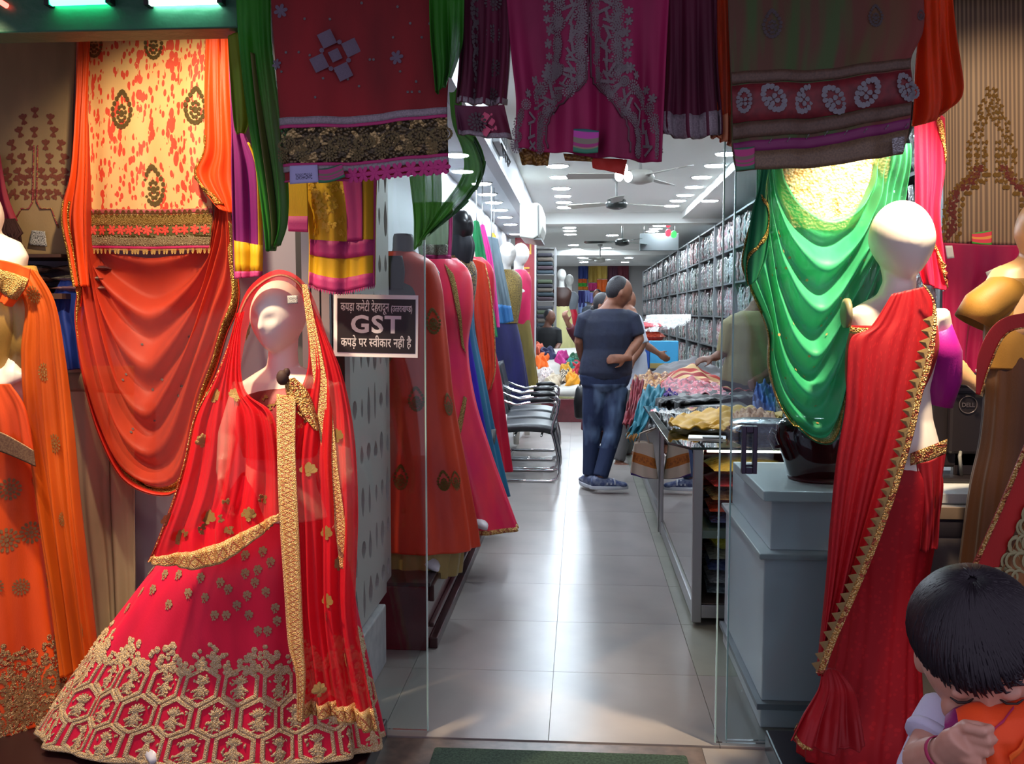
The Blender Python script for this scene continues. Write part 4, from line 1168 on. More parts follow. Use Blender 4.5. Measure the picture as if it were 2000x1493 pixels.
# neck opening line: narrow slit then an ogee arch; embroidery bands each side
arch = [(1148, -50), (1148, 60), (1147, 120), (1143, 158), (1125, 178), (1095, 205), (1072, 235), (1068, 290)]
archR = [(1151, -50), (1151, 60), (1153, 120), (1158, 158), (1178, 182), (1202, 210), (1224, 245), (1232, 300)]
rnd = random.Random(9)
SVM = zari('silver_work', 'a89a9e', 'e8e2e6', None, 300, .15, .4)
for side, ar in ((-1, arch), (1, archR)):
    f = crs(ar)
    for k in range(34):
        t = k/33; p_ = f(t); q_ = f(min(1, t+.02)); dx, dy = q_-p_ if k < 33 else p_-f(t-.02)
        L = math.hypot(dx, dy); nx, ny = -dy/L*-side, dx/L*-side
        if nx*side < 0: nx, ny = -nx, -ny
        for w_, kd, s in ((13, 'medal', 24), (34, 'leafpair', 26), (56, 'medal', 24), (76, 'star', 18)):
            if w_ > 70 and k % 2: continue
            x, y = p_[0]+nx*w_+rnd.uniform(-3, 3), p_[1]+ny*w_*.7+rnd.uniform(-3, 3)
            if y > 300 or (side < 0 and x < 1008) or (side > 0 and x > 1290): continue
            mpx(kd, S, x, y, s+rnd.uniform(-3, 5), SVM, pan, rnd.uniform(0, 6), 'silver_motif')
G_ = np.array([[S(*S.find(*crs(a_)(t)))+Vector((0, -.006, 0)) for t in np.linspace(0, 1, 50)] for a_ in (arch,)])[0]
mb = MB(); mb.tube([Vector(p) for p in G_], .0025, 5); mb.tube([S(*S.find(*crs(archR)(t)))+Vector((0, -.006, 0)) for t in np.linspace(0, 1, 50)], .0025, 5)
mb.build('neck_piping', mat('piping_dark', '54303c', .6), pan, True)
cloth('woven_label', sheet([[(1118, 252), (1144, 252), (1170, 256)], [(1114, 296), (1144, 300), (1168, 298)]], 2.262, None, 10, 8), BT3, o, .001)
gl = sheet([[(1012, 290), (1075, 292)], [(1020, 322), (1070, 324)]], 2.31, ripple(2, .006), 20, 10)
cloth('gold_lining', gl, zari('gold_lining', '6a4a1c', 'a8843c', None, 120, .3), o, .002)
cloth('gold_lining', sheet([[(1100, 300), (1160, 304)], [(1104, 314), (1156, 316)]], 2.30, None, 20, 8), zari('gold_lining'), o, .002)
cloth('coral_lining', sheet([[(1155, 308), (1225, 312)], [(1158, 328), (1218, 342)]], 2.305, ripple(1, .006), 20, 8), silk('coral_red', 'c83a2c', 'a82a20', .6), o, .002)
# beaded fringe under the hem
# --- orange dupatta beside the magenta suit
ORD = silk('orange_dupatta', 'd84a10', 'a02c08', .55, alpha=.9)
S = sheet([[(1378, -60), (1400, -60), (1430, -60)], [(1384, 80), (1405, 80), (1432, 80)], [(1390, 200), (1410, 205), (1430, 200)], [(1390, 235), (1415, 238), (1432, 240)], [(1392, 268), (1412, 276), (1432, 286)]], 2.36, ripple(2.5, .02), 30, 60)
o, pan = hang('dupatta', S, ORD, 'narrow burnt orange dupatta hanging between the magenta and olive suits', 'dupatta', solid=.002)
hanger(o, S(0, 0).x, S(1, 0).x, S(.5, 0).z, 2.36)
cloth('pale_end', sub(S, 0, 1, .83, 1, .004, 12, 8), silk('pale_orange', 'd8906a', 'c07850', .6), pan, .001)
# --- olive suit with silver paisley border
def olivemat():
    m, nt, p_ = newmat('olive_shot')
    x = nt.xyz(nt.uv(1, 1))
    f = nt.noise(nt.uv(5, .6), 2, 2)
    a = nt.mix(nt.ramp(f, .42, .58), lin('4a2408'), lin('2c4408'))
    c = nt.mix(nt.ramp(x[0], .55, 1.0), a, lin('6a1408'))
    nt.lk(c, p_.inputs['Base Color']); p_.inputs['Roughness'].default_value = .6
    bump(nt, p_, nt.noise(nt.uv(160, 30), 2, 1), .15, .004)
    return m
S = sheet([[(1420, -60), (1610, -60), (1800, -60)], [(1424, 60), (1610, 60), (1806, 50)], [(1428, 140), (1610, 135), (1782, 112)], [(1430, 200), (1610, 190), (1785, 165)], [(1432, 290), (1610, 275), (1780, 240)], [(1440, 334), (1610, 325), (1766, 300)]], 2.28, ripple(2.2, .01, .1), 60, 70)
o, pan = hang('hanging_suit', S, olivemat(), 'olive and rust shot suit with a band of silver paisleys, hanging over the glass door', 'suit')
hanger(o, S(0, 0).x, S(1, 0).x, S(.5, 0).z, 2.28)
BRN = mat('band_brown', '584032', .55, col2='463226', ns=220); RDB = mat('band_red', '701820', .6, col2='581018', ns=60); PUR = mat('band_purple', '6a1450', .6); TAN = mat('band_tan', '6c5640', .5, col2='564434', ns=240)
def vy(S, x, y): return S.find(x, y)[1]
v = [vy(S, 1610, y) for y in (134, 156, 168, 226, 232, 258, 266, 284, 322)]
bands(o, S, pan, [(v[0], v[1], BRN, 'woven_band'), (v[2]-.02, v[3], RDB, 'red_band'), (v[4]-.01, v[5], BRN, 'woven_band'), (v[6]-.01, v[7], PUR, 'purple_band'), (v[7], 1, TAN, 'woven_band')])
for px, py, r_, sv in [(1455, 196, 0, 44), (1511, 195, .6, 56), (1566, 192, -.6, 56), (1628, 196, .6, 56), (1690, 182, -.6, 56), (1762, 172, .5, 50), (1786, 180, .5, 30)]:
    mpx('paisley', S, px, py, sv, zari('silver_bright', 'a8a8b2', 'f6f8ff', None, 320, .1, .3), pan, r_, 'silver_paisley', .008)
for px, py, s in [(1507, 48, 46), (1706, 30, 34), (1799, 28, 16)]: mpx('drop', S, px, py, s, SVD, pan, 0, 'silver_drop')
for k in range(8): mpx('sprig', S, 1500+k*38, 276-k*4.4, 14, SILV, pan, -.6, 'silver_tick', .008, asp=.3)
cloth('woven_label', sheet([[(1434, 290), (1474, 286)], [(1438, 334), (1474, 330)]], 2.265, None, 8, 8), BT1, o, .001)
cloth('woven_label', sheet([[(1742, 270), (1766, 266)], [(1744, 302), (1766, 296)]], 2.262, None, 8, 8), SILV, o, .001)
# --- orange dupatta at the right of the olive suit
S = sheet([[(1800, -60), (1830, -60), (1856, -60)], [(1795, 60), (1830, 60), (1862, 60)], [(1790, 130), (1832, 130), (1868, 120)], [(1788, 180), (1835, 190), (1874, 178)], [(1786, 215), (1825, 232), (1862, 205)], [(1784, 240), (1800, 245), (1830, 225)]], 2.33, ripple(1.6, .02), 40, 60)
o, pan = hang('dupatta', S, silk('orange_dupatta_b', 'e0480a', 'b83208', .55, alpha=.92), 'bright orange dupatta folded behind the olive suit hem', 'dupatta', solid=.002)
hanger(o, S(0, 0).x, S(1, 0).x, S(.5, 0).z, 2.33)

# ================================================================== LEFT BAY: suits hung on the back of the display
# --- cream printed suit with orange dupatta swag
def ikat():
    m, nt, p_ = newmat('ikat_print')
    uv = nt.uv(30, 21)
    cellx = nt.vor(nt.uv(34, 27), 1)
    f = nt.ma('LESS_THAN', cellx, .40)
    big = nt.noise(nt.uv(7, 3), 1.1, 2)
    f = nt.ma('MULTIPLY', f, nt.step(nt.noise(nt.uv(26, 5), 1.0, 2), .40))
    g = nt.ma('MULTIPLY', nt.step(big, .56), nt.ma('LESS_THAN', cellx, .62))
    c = nt.mix(nt.ma('MAXIMUM', f, g), lin('e2b878'), lin('d84a30'))
    nt.lk(c, p_.inputs['Base Color']); p_.inputs['Roughness'].default_value = .6
    bump(nt, p_, nt.noise(nt.uv(200, 200), 2, 1), .1, .003)
    return m
YC = 3.42
S = sheet([[(166, 20), (290, 20), (412, 20)], [(172, 90), (290, 90), (410, 90)], [(170, 280), (290, 280), (400, 280)], [(170, 410), (290, 410), (414, 408)], [(174, 488), (290, 490), (408, 488)]], YC, ripple(2, .006), 50, 70)
o, pan = hang('hanging_suit', S, ikat(), 'cream suit panel with orange dash print and jewelled hem bands', 'suit')
v = [vy(S, 290, y) for y in (407, 420, 426, 440, 442, 462, 466, 481, 485)]
bands(o, S, pan, [(v[0], v[1], mat('band_pink', 'c02a5a', .6, col2='9a6a4a', ns=180), 'pink_scallop'), (v[2]-.01, v[3], zari('band_gold', '8a6a30', 'd8b870', None, 300), 'gold_band'), (v[4], v[5], mat('band_olive', '5a5424', .6), 'flower_band'), (v[6]-.01, v[7], zari('band_gold_grey', '8a7a5a', 'd8c8a0', None, 300), 'gold_band'), (v[7], v[8], mat('band_pink2', 'c02060', .6), 'pink_line')])
for k in range(13): mpx('star', S, 182+k*18, 451, 19, mat('flower_red', 'd84838', .6), pan, k, 'red_flower', .007)
for k in range(22): mpx('drop', S, 176+k*11, 414, 11, zari('band_gold'), pan, PI, 'scallop', .007)
for k in range(30): mpx('drop', S, 177+k*8, 490, 12, mat('fringe_gold', 'd8b060', .5), pan, 0, 'fringe_tassel', .004, asp=.5)
for px, py, s in [(237, 213, 60), (303, 88, 50), (300, 360, 66), (184, 86, 44), (384, 210, 60)]:
    mpx('drop', S, px, py, s, zari('drop_gold', '8a7440', 'e6d498', None, 320), pan, 0, 'gold_drop', .006, asp=.9)
# dupatta: swag and hanging ends
OD = silk('coral_sheer', 'e85030', 'c84026', .5, alpha=.76)
outer = [(166, 40), (150, 250), (128, 420), (138, 520), (155, 560), (146, 640), (162, 740), (196, 850), (246, 938), (320, 968), (362, 940), (390, 800), (420, 720), (440, 650), (462, 590), (452, 480), (440, 250), (430, 40)]
mid = [(168, 40), (168, 250), (172, 420), (178, 520), (196, 620), (214, 700), (240, 780), (290, 830), (330, 780), (370, 690), (400, 600), (425, 520), (438, 440), (440, 250), (428, 40)]
inner = [(170, 40), (172, 250), (174, 440), (195, 510), (250, 560), (300, 580), (350, 555), (400, 505), (425, 440), (430, 250), (426, 40)]
top = [(171, 40), (174, 250), (178, 440), (220, 490), (260, 500), (300, 505), (340, 500), (380, 490), (420, 440), (426, 250), (424, 40)]
SW = sheet([outer, mid, inner, top], (3.36, 3.40, 3.44, 3.46), cowl(6, .03), 110, 90)
o, pan = hang('dupatta', SW, OD, 'sheer coral orange dupatta draped in a deep swag below the cream suit, gold edged', 'dupatta', solid=0)
cloth('gold_edge', sub(SW, .22, .80, .012, .075, .005, 100, 3), zari('dupatta_gold', 'a8782e', 'f4cf78', None, 200, .6), pan, .002)
cloth('red_edge', sub(SW, .22, .80, 0, .014, .005, 100, 1), silk('edge_red', 'e0301a', 'c02010', .5), pan, .002)
for k in range(12): mpx('sequin', SW, random.uniform(230, 380), random.uniform(600, 900), 5, SILV, pan, 0, 'sequin')
for L_, R_ in (([(150, 60), (146, 200), (138, 330), (118, 420), (134, 500), (146, 560)], [(176, 60), (170, 200), (168, 330), (166, 420), (168, 500), (172, 560)]), ([(402, 60), (398, 180), (396, 290), (376, 338), (410, 390), (430, 410)], [(446, 60), (450, 180), (456, 290), (458, 350), (460, 390), (462, 420)])):
    S2 = sheet(lr(L_, R_), (3.36, 3.34), ripple(2.2, .016, .2), 24, 60)
    c_ = cloth('hanging_end', S2, silk('coral_solid', 'ea5016', 'd0400e', .5), o, .002)
    if L_[0][0] < 200: cloth('gold_edge', sub(S2, 0, .32, .66, 1, .004, 3, 30), zari('dupatta_gold'), c_, .002)
    else: cloth('gold_edge', along(S2, [(0, .55), (0, .72), (.02, .8), (.2, .95)], (.16, 0), .004, 30), zari('dupatta_gold'), c_, .002)
# --- beige suit with pink tree embroidery
S = sheet([[(-60, 20), (50, 20), (152, 20)], [(-60, 260), (50, 260), (140, 260)], [(-60, 498), (50, 500), (134, 500)]], 3.46, ripple(1, .006), 30, 40)
o, pan = hang('hanging_suit', S, silk('beige_suit', 'b09468', '98805a', .65), 'plain beige suit panel with a pink embroidered tree', 'suit')
PT = zari('tree_pink', 'a8404a', 'd87a70', 'c8a060', 320, .1, .5)
for r_ in range(8):
    y = 215+r_*24; hw_ = 6+50*math.sin(min(1, (r_+.6)/6.5)*PI/2); n_ = 1+r_
    for k in range(n_):
        x = 72+(0 if n_ == 1 else lerp(-hw_, hw_, k/(n_-1)))
        if abs(x-72) < 8 and r_ > 3: continue
        mpx('sprig', S, x, y, 24, PT, pan, (k-n_/2)*-.25, 'tree_sprig')
mb = MB()
for sx in (-1, 1):
    mb.tube([S(*S.find(72+sx*4, y))+Vector((0, -.006, 0)) for y in (290, 330, 370)]+[S(*S.find(72+sx*x, y))+Vector((0, -.006, 0)) for x, y in ((5, 395), (12, 402), (30, 410), (46, 440))], .003, 5)
mb.build('tree_trunk', PT, pan, True)
cloth('price_sticker', sheet([[(62, 450), (88, 452)], [(56, 478), (92, 482)]], 3.44, None, 6, 6), stickmat() if 'sticker_print' not in MATS else MATS['sticker_print'], o, .001)
S = sheet([[(-30, 300), (0, 300)], [(-30, 370), (14, 380)], [(-30, 425), (32, 432)]], 3.4, ripple(2, .01), 16, 20)
o, pan = hang('dupatta', S, silk('rose_cloth', 'a02a40', '801c30', .6), 'rose pink cloth end with a dark tassel beside the beige suit', 'dupatta', solid=.002)
mb = MB()
random.seed(2)
for k in range(26):
    a = at(12+random.uniform(-8, 16), 428, 3.39); mb.tube([a, a+Vector((random.uniform(-.02, .03), 0, -.05)), a+Vector((random.uniform(-.03, .04), random.uniform(-.02, .02), -.11))], [.006, .008, .003], 5)
mb.build('tassel', mat('tassel_brown', '3a1a14', .8), pan, True)
# --- yellow and magenta suit
YEL = silk('yellow_suit', 'd8b010', 'b8900c', .6); PKM = silk('pink_trim', 'b83a78', '9a2c66', .6)
YY = 2.92
S = sheet([[(556, 150), (640, 150), (740, 150)], [(560, 300), (645, 300), (738, 300)], [(600, 420), (660, 420), (734, 420)], [(602, 555), (660, 570), (732, 556)]], YY, ripple(2, .01), 50, 60)
o, pan = hang('hanging_suit', S, YEL, 'yellow suit with pink bands hanging behind the maroon suit', 'suit')
v = [vy(S, 650, y) for y in (472, 503, 540)]
bands(o, S, pan, [(v[0], v[1], PKM, 'pink_band'), (v[2], 1, PKM, 'pink_band')])
cloth('pink_placket', sub(S, .58, .80, .2, v[0], .006, 8, 40), PKM, pan, .002)
cloth('pink_placket', sub(S, .93, 1.0, .2, 1, .005, 4, 40), PKM, pan, .002)
tpz = [S(k/30, 1)+Vector((0, -.003, 0)) for k in range(31)]
mb = MB()
for k in range(30): mb.add([tpz[k], tpz[k+1], (tpz[k]+tpz[k+1])/2+Vector((0, 0, -.012))], [(0, 1, 2)])
mb.build('zigzag_hem', PKM, pan, solid=.002)
for k in range(30): mpx('sprig', S, random.uniform(610, 672), random.uniform(355, 460), 22, mat('yellow_thread', 'd0a818', .5), pan, random.random()*6, 'yellow_sprig')
S = sheet([[(556, 330), (600, 330)], [(562, 420), (602, 420)], [(564, 452), (602, 454)]], YY-.03, None, 12, 20)
c_ = cloth('sleeve', S, YEL, o); cloth('pink_band', sub(S, 0, 1, .74, 1, .004, 12, 3), PKM, c_, .002)
S = sheet([[(446, 60), (462, 60)], [(452, 240), (474, 240)], [(452, 330), (506, 330)], [(455, 470), (512, 480)], [(457, 545), (510, 540)]], YY+.05, ripple(2, .01), 24, 50)
o, pan = hang('hanging_suit', S, silk('purple_suit', '8a1c78', '701460', .6), 'purple suit edge with yellow hem band beside the coral dupatta', 'suit')
v = [vy(S, 480, y) for y in (478, 530)]
bands(o, S, pan, [(v[0], v[1], YEL, 'yellow_band'), (v[1], 1, PKM, 'pink_band')])
cloth('yellow_edge', sub(S, .85, 1, .45, .9, .004, 3, 30), YEL, pan, .002)
S = sheet([[(445, 70), (470, 60)], [(450, 160), (490, 150)], [(456, 240), (492, 220)], [(462, 262), (480, 260)]], 2.6, ripple(1.5, .008), 16, 30)
hang('dupatta', S, silk('lime_cloth', '8a9a14', '6a7a10', .6), 'yellow green cloth end between the fascia and the green dupatta', 'dupatta', solid=.002)
# --- shelf with packets, blue cloth, hung beige trousers, at the back of the bay
P0 = at(-60, 560, 3.55)
sh = thing('wall_shelf', 'brown wall shelf with packets in the left bay', 'shelf', (P0.x, 3.55, P0.z-.12))
mb = MB(); a = at(-90, 575, 3.5); b = at(160, 575, 3.5)
mb.b2((a.x, 3.36, a.z-.02), (b.x, 3.62, a.z)); mb.build('board', mat('shelf_brown', '4a3226', .5), sh)
mb = MB(); mb.b2((a.x, 3.36, at(0, 498, 3.4).z-.012), (b.x, 3.62, at(0, 498, 3.4).z)); mb.build('board', mat('shelf_brown'), sh)
PKT = [mat('packet_grey', '6a6460', .25, col2='9a948c', ns=60, coat=.5), mat('packet_dark', '3a2a30', .25, col2='6a5458', ns=50, coat=.5), mat('packet_pinkish', '8a5a5c', .25, col2='b08a80', ns=50, coat=.5)]
def pillow_mb(w_, d_, h_):
    mb = MB()
    def top(sg): return lambda u, v: ((u-.5)*w_, (v-.5)*d_, h_/2+sg*h_/2*(1-abs(2*u-1)**4)*(1-abs(2*v-1)**4)+.0)
    mb.grid(top(1), 8, 6); mb.grid(top(-1), 8, 6); return mb
pm = pillow_mb(.2, .16, .035).mesh('garment_packet', PKT[0], True)
z0 = a.z
labs = ['grey plastic garment packet', 'dark plum garment packet', 'dusty pink garment packet']
for i, px in enumerate((-60, 56, 172)):
    for j in range(3):
        q = at(px, 560, 3.48)
        o = bpy.data.objects.new('garment_packet', pm if (i+j) % 3 == 0 else pillow_mb(.2, .16, .035).mesh('garment_packet', PKT[(i+j) % 3], True)); COL.objects.link(o)
        o.location = (q.x, 3.48, z0+.002+j*.037*1.0); o.rotation_euler = (0, 0, random.uniform(-.1, .1))
        tag(o, labs[(i+j) % 3]+' stacked on the brown wall shelf behind the orange sari', 'packet', 'packets on the bay shelf '+labs[(i+j) % 3].split()[0])
S = sheet([[(118, 548), (140, 545), (165, 540)], [(98, 600), (130, 600), (170, 600)], [(112, 660), (140, 660), (172, 660)], [(122, 725), (145, 722), (175, 720)]], 3.42, ripple(2, .014), 30, 40)
hang('folded_cloth', S, silk('royal_blue', '1c3c9a', '12246a', .5), 'royal blue cloth hung below the packet shelf', 'cloth')
S = sheet([[(120, 715), (200, 715), (262, 715)], [(130, 760), (200, 760), (262, 765)], [(140, 960), (205, 960), (264, 965)], [(160, 1130), (215, 1130), (266, 1130)], [(176, 1255), (220, 1262), (262, 1255)]], 3.46, ripple(2.5, .014), 50, 60)
o, pan = hang('trousers', S, silk('beige_linen', 'c8b898', 'b0a080', .7), 'beige linen trousers hung behind the coral swag', 'trousers')
cloth('waistband', sub(S, 0, 1, .05, .1, .004, 30, 3), silk('beige_linen2', '9c8a6c', '8f7f64', .7), pan, .002)
mb = MB(); mb.tube([S(.62, v_)+Vector((0, -.004, 0)) for v_ in np.linspace(.12, .98, 30)], .0025, 5); mb.build('seam', mat('seam_brown', '6f6048', .7), pan, True)

# ================================================================== RIGHT BAY
# --- green dupatta with cream yoke, brightly lit
GD = silk('sea_green', '4cc48c', '2fa672', .5, alpha=.9)
YG = 2.92
outer = [(1482, 280), (1476, 400), (1460, 470), (1452, 520), (1472, 570), (1505, 650), (1506, 720), (1525, 790), (1560, 840), (1600, 866), (1634, 850), (1660, 740), (1690, 640), (1730, 540), (1765, 440), (1775, 340), (1780, 280)]
mid = [(1490, 280), (1494, 400), (1500, 500), (1520, 620), (1545, 700), (1585, 740), (1620, 700), (1660, 610), (1700, 530), (1735, 430), (1755, 340), (1760, 280)]
inner = [(1500, 280), (1510, 360), (1530, 430), (1570, 500), (1610, 530), (1650, 500), (1690, 440), (1720, 360), (1730, 280)]
top = [(1515, 280), (1530, 330), (1550, 380), (1590, 420), (1625, 430), (1660, 415), (1690, 380), (1708, 330), (1716, 280)]
SG = sheet([outer, mid, inner, top], (YG-.06, YG-.03, YG, YG+.03), cowl(6, .035), 110, 90)
o, pan = hang('dupatta', SG, GD, 'sea green chiffon dupatta with gold edge draped in folds beside the red sari mannequin', 'dupatta', solid=0)
EG = zari('green_gold_edge', '9a7a2e', 'f0d888', None, 200, .5)
cloth('gold_edge', sub(SG, .10, .78, .0, .022, .005, 120, 2), EG, pan, .002)
random.seed(21)
for k in range(60):
    motif('star', SG, random.uniform(.2, .8), random.uniform(.05, .7), .010, mat('coral_bead', 'c89058', .4), pan, 0, 'bead')
yk = sheet([[(1500, 270), (1620, 270), (1745, 270)], [(1512, 360), (1625, 360), (1730, 360)], [(1545, 445), (1625, 452), (1700, 442)]], YG+.06, ripple(2, .006), 40, 30)
o, pan = hang('hanging_suit', yk, zari('cream_yoke', 'e8cf98', 'fff0cc', 'e0b070', 120, .1, .5), 'cream embroidered suit yoke framed by the green dupatta', 'suit')
gs = sheet([[(1490, 285), (1520, 285)], [(1484, 360), (1500, 360)], [(1468, 420), (1505, 430)], [(1455, 520), (1498, 500)], [(1460, 560), (1480, 545)]], YG-.09, ripple(1.2, .01), 16, 40)
o, pan = hang('dupatta', gs, silk('sea_green_dark', '178a58', '0f6a44', .5), 'dark green dupatta end with gold trim at the side of the green swag', 'dupatta', solid=.002)
cloth('gold_trim', along(gs, [(.35, .36), (.8, .5), (.6, .68), (.1, .8), (.05, .98)], (.16, 0), .004, 40), EG, pan, .002)
# --- pink dupatta
S = sheet([[(1786, 220), (1815, 210), (1845, 230)], [(1788, 340), (1815, 340), (1846, 330)], [(1790, 430), (1810, 430), (1836, 420)], [(1796, 520), (1815, 520), (1848, 545)], [(1806, 556), (1825, 562), (1846, 570)]], 2.95, ripple(2, .018), 30, 60)
o, pan = hang('dupatta', S, silk('hot_pink', 'd81a48', 'b01038', .5), 'hot pink dupatta hanging behind the red sari mannequin head', 'dupatta', solid=.002)
cloth('gold_trim', along(S, [(.62, .02), (.75, .12), (.9, .3)], (.14, 0), .005, 20), GB, pan, .002); cloth('gold_trim', along(S, [(.5, .6), (.7, .8), (.86, .95)], (.1, 0), .005, 20), GB, pan, .002)
# --- striped brown suit with jewelled neckline
def stripes():
    m, nt, p_ = newmat('brown_stripe'); x = nt.xyz(nt.uv(1, 1))
    f = nt.ma('SINE', nt.ma('MULTIPLY', nt.ma('ADD', x[0], nt.ma('MULTIPLY', nt.noise(nt.uv(20, 1), 1, 1), .02)), 200))
    nt.lk(nt.mix(nt.ramp(f, -.4, .8), lin('6a5444'), lin('a08468')), p_.inputs['Base Color']); p_.inputs['Roughness'].default_value = .6
    return m
S = sheet([[(1838, -60), (1930, -60), (2080, -60)], [(1842, 240), (1935, 240), (2080, 240)], [(1843, 474), (1935, 478), (2080, 480)]], 3.36, ripple(1, .005), 40, 50)
o, pan = hang('hanging_suit', S, stripes(), 'brown striped suit panel with gold and pink jewelled neckline', 'suit')
JW = zari('jewel_gold', 'c0883c', 'ffe0a0', None, 300, .5, .3); JP = zari('jewel_pink', '8a1c4a', 'd8508a', 'd0a050', 300, .3, .35)
random.seed(31)
for r_ in range(17):
    y = 178+r_*11; hw_ = 4+38*min(1, r_/9)
    for k in range(2+int(hw_/8)):
        x = 1936+lerp(-hw_, hw_, k/(1+int(hw_/8)))
        if y > 240 and abs(x-1936) < 9: continue
        mpx('sprig', S, x+random.uniform(-2, 2), y, 13, JW, pan, random.random()*6, 'gold_jewel')
for side in (-1, 1):
    f = crs([(1936+side*8, 340), (1936+side*30, 365), (1936+side*58, 395), (1936+side*66, 470)])
    for k in range(16):
        x, y = f(k/15)
        mpx('sequin', S, x, y, 8, JW, pan, 0, 'gold_jewel')
        for e in range(3):
            mpx('sprig', S, x+side*(10+e*9), y-12+e*4, 15, JP if e < 2 else JW, pan, random.random()*6, 'pink_jewel')
cloth('woven_label', sheet([[(1898, 456), (1937, 450)], [(1898, 476), (1937, 480)]], 3.335, None, 8, 8), BT2, o, .001)
# --- magenta cloth below it
S = sheet([[(1840, 474), (1920, 478), (1996, 480)], [(1844, 520), (1920, 530), (1990, 520)], [(1842, 600), (1890, 600), (1960, 600)], [(1850, 680), (1885, 690), (1930, 690)], [(1858, 716), (1890, 726), (1925, 732)]], 3.32, ripple(2, .014), 40, 50)
o, pan = hang('folded_cloth', S, silk('magenta_cloth', 'b81450', '8a0e4a', .55), 'magenta silk cloth with white tags hung under the striped suit', 'cloth')
for q in ([[(1846, 480), (1860, 480)], [(1850, 506), (1864, 504)]], [[(1925, 532), (1955, 518)], [(1930, 546), (1960, 530)]], [[(1905, 722), (1914, 720)], [(1908, 732), (1916, 730)]]):
    cloth('white_tag', sheet(q, 3.28, None, 4, 4), PAPER, pan, .001)
# ================================================================== NOTICE ON THE GLASS
SY = 3.038
a = at(651, 576, SY); b = at(817, 698, SY)
sg = thing('notice_board', 'black and white GST notice in Hindi lettering stuck on the glass pane', 'sign', (a.x, SY, b.z))
cx, cz = (a.x+b.x)/2, (a.z+b.z)/2; W, H = b.x-a.x, a.z-b.z
tilt = Matrix.Rotation(R(1.0), 4, 'Y')
def sm_(x, z, y=0): return Matrix.Translation((cx, SY-y, cz)) @ tilt @ Matrix.Translation((x, 0, z)) @ Matrix.Rotation(PI/2, 4, 'X')
def plate(name, w_, h_, m, y, x=0, z=0):
    mb = MB(); mb.prism([(-w_/2, -h_/2), (w_/2, -h_/2), (w_/2, h_/2), (-w_/2, h_/2)], sm_(x, z, y), .0015); return mb.build(name, m, sg)
plate('white_sheet', W, H, PAPER, 0)
plate('black_panel', W*.925, H*.865, mat('notice_black', '141018', .5), .002, .002)
INK = mat('notice_white', 'cfccd2', .6)
def word(txt, size, x, z, sx=1, cut=None):
    """white letters; cut trims a full letter to its half form (stem removed)"""
    o = text_obj('lettering', txt, size, INK, None, Matrix.Identity(4), .0005, bold=.0004, align='LEFT', sx=sx)
    if cut is not None:
        bm = bmesh.new(); bm.from_mesh(o.data)
        w0 = max(v.co.x for v in bm.verts)*cut
        bmesh.ops.bisect_plane(bm, geom=bm.verts[:]+bm.edges[:]+bm.faces[:], plane_co=(w0, 0, 0), plane_no=(1, 0, 0), clear_outer=True)
        bm.to_mesh(o.data); bm.free()
    xs = [v.co.x for v in o.data.vertices]
    adv = max(xs) if xs else 0
    o.data.transform(sm_(x, z, .0036))
    attach(o, sg)
    return adv
def line(parts, size, width, z, x0):
    """lay out word pieces left to right, scaled to the given width; (text, gap before, cut, scale)"""
    def run(sx, dry):
        x = 0
        for p_ in parts:
            t, gap = p_[0], p_[1]; c = p_[2] if len(p_) > 2 else None; k = p_[3] if len(p_) > 3 else 1
            if dry:
                o = text_obj('t', t, size*k, INK, None, Matrix.Identity(4), .0005, align='LEFT', sx=sx)
                xs = max(v.co.x for v in o.data.vertices)*(c or 1)
                me_ = o.data; bpy.data.objects.remove(o); bpy.data.meshes.remove(me_)
                x += gap*sx+xs
            else:
                x += gap*sx
                x += word(t, size*k, x0+x, z, sx, c)
        return x
    n = run(1, True)
    run(width/n, False)
sz = H*.20
line([('कपड़ा', 0), ('कमेटी', sz*.28), ('देहरादून', sz*.28), ('(उ', sz*.28, None, .72), ('त', 0, .68, .72), ('तराख', -sz*.02, None, .72), ('ण', 0, .66, .72), ('ड)', -sz*.02, None, .72)], sz, W*.84, H*.235, -W*.415)
line([('कपड़े', 0), ('पर', sz*.3), ('स', sz*.3, .72), ('वीकार', -sz*.03), ('नही', sz*.3), ('है', sz*.3)], sz*1.02, W*.83, -H*.335, -W*.41)
text_obj('lettering', 'GST', H*.385, INK, sg, sm_(-W*.0, -H*.105, .0036), .0005, bold=.0022, spacing=1.1, sx=1.12)

# ================================================================== ROW OF DRESSED MANNEQUINS ON THE MAROON PLATFORM
BLKM = mat('mannequin_black', '1a1a1e', .3)
ROWG = 'dressed mannequins on the platform'
def legs(t, x, y, z0, m, h=.5):
    mb = MB()
    for sx in (-.06, .06): mb.tube([(x+sx, y, z0+.02), (x+sx, y, z0+h)], [.03, .05], 10)
    return mb.build('legs', m, t, True)
# G1 orange red gown
G1 = 4.12; PT_ = .285
g = thing('mannequin', 'headless mannequin in an orange red gown with gold motifs over a gold underskirt', 'mannequin', (at(815, 1100, G1).x, G1, PT_))
GO = silk('gown_orange', 'dc421c', 'c02c12', .42, spec=.5)
S = tub([(752, 808, 492, .6), (738, 846, 515, .6), (738, 862, 560, .66), (736, 868, 620, .8), (740, 876, 700, .75), (740, 884, 780, .72), (730, 905, 900, .7), (720, 926, 1020, .68), (718, 932, 1066, .68)], G1, pleat(8, .0, .045, .12), 150, 90)
gp = cloth('gown', S, GO, g)
for px, py, s in [(845, 626, 46), (812, 780, 44), (783, 930, 44), (874, 790, 40), (866, 940, 36), (890, 940, 30), (760, 690, 30)]:
    mpx('drop', S, px, py, s, zari('gown_gold', '7a5c24', 'd8b060', None, 260, .2), gp, 0, 'gold_drop', umax=.5); mpx('medal', S, px, py+8, s*.5, zari('gown_gold'), gp, 0, 'gold_drop', umax=.5, d=.006)
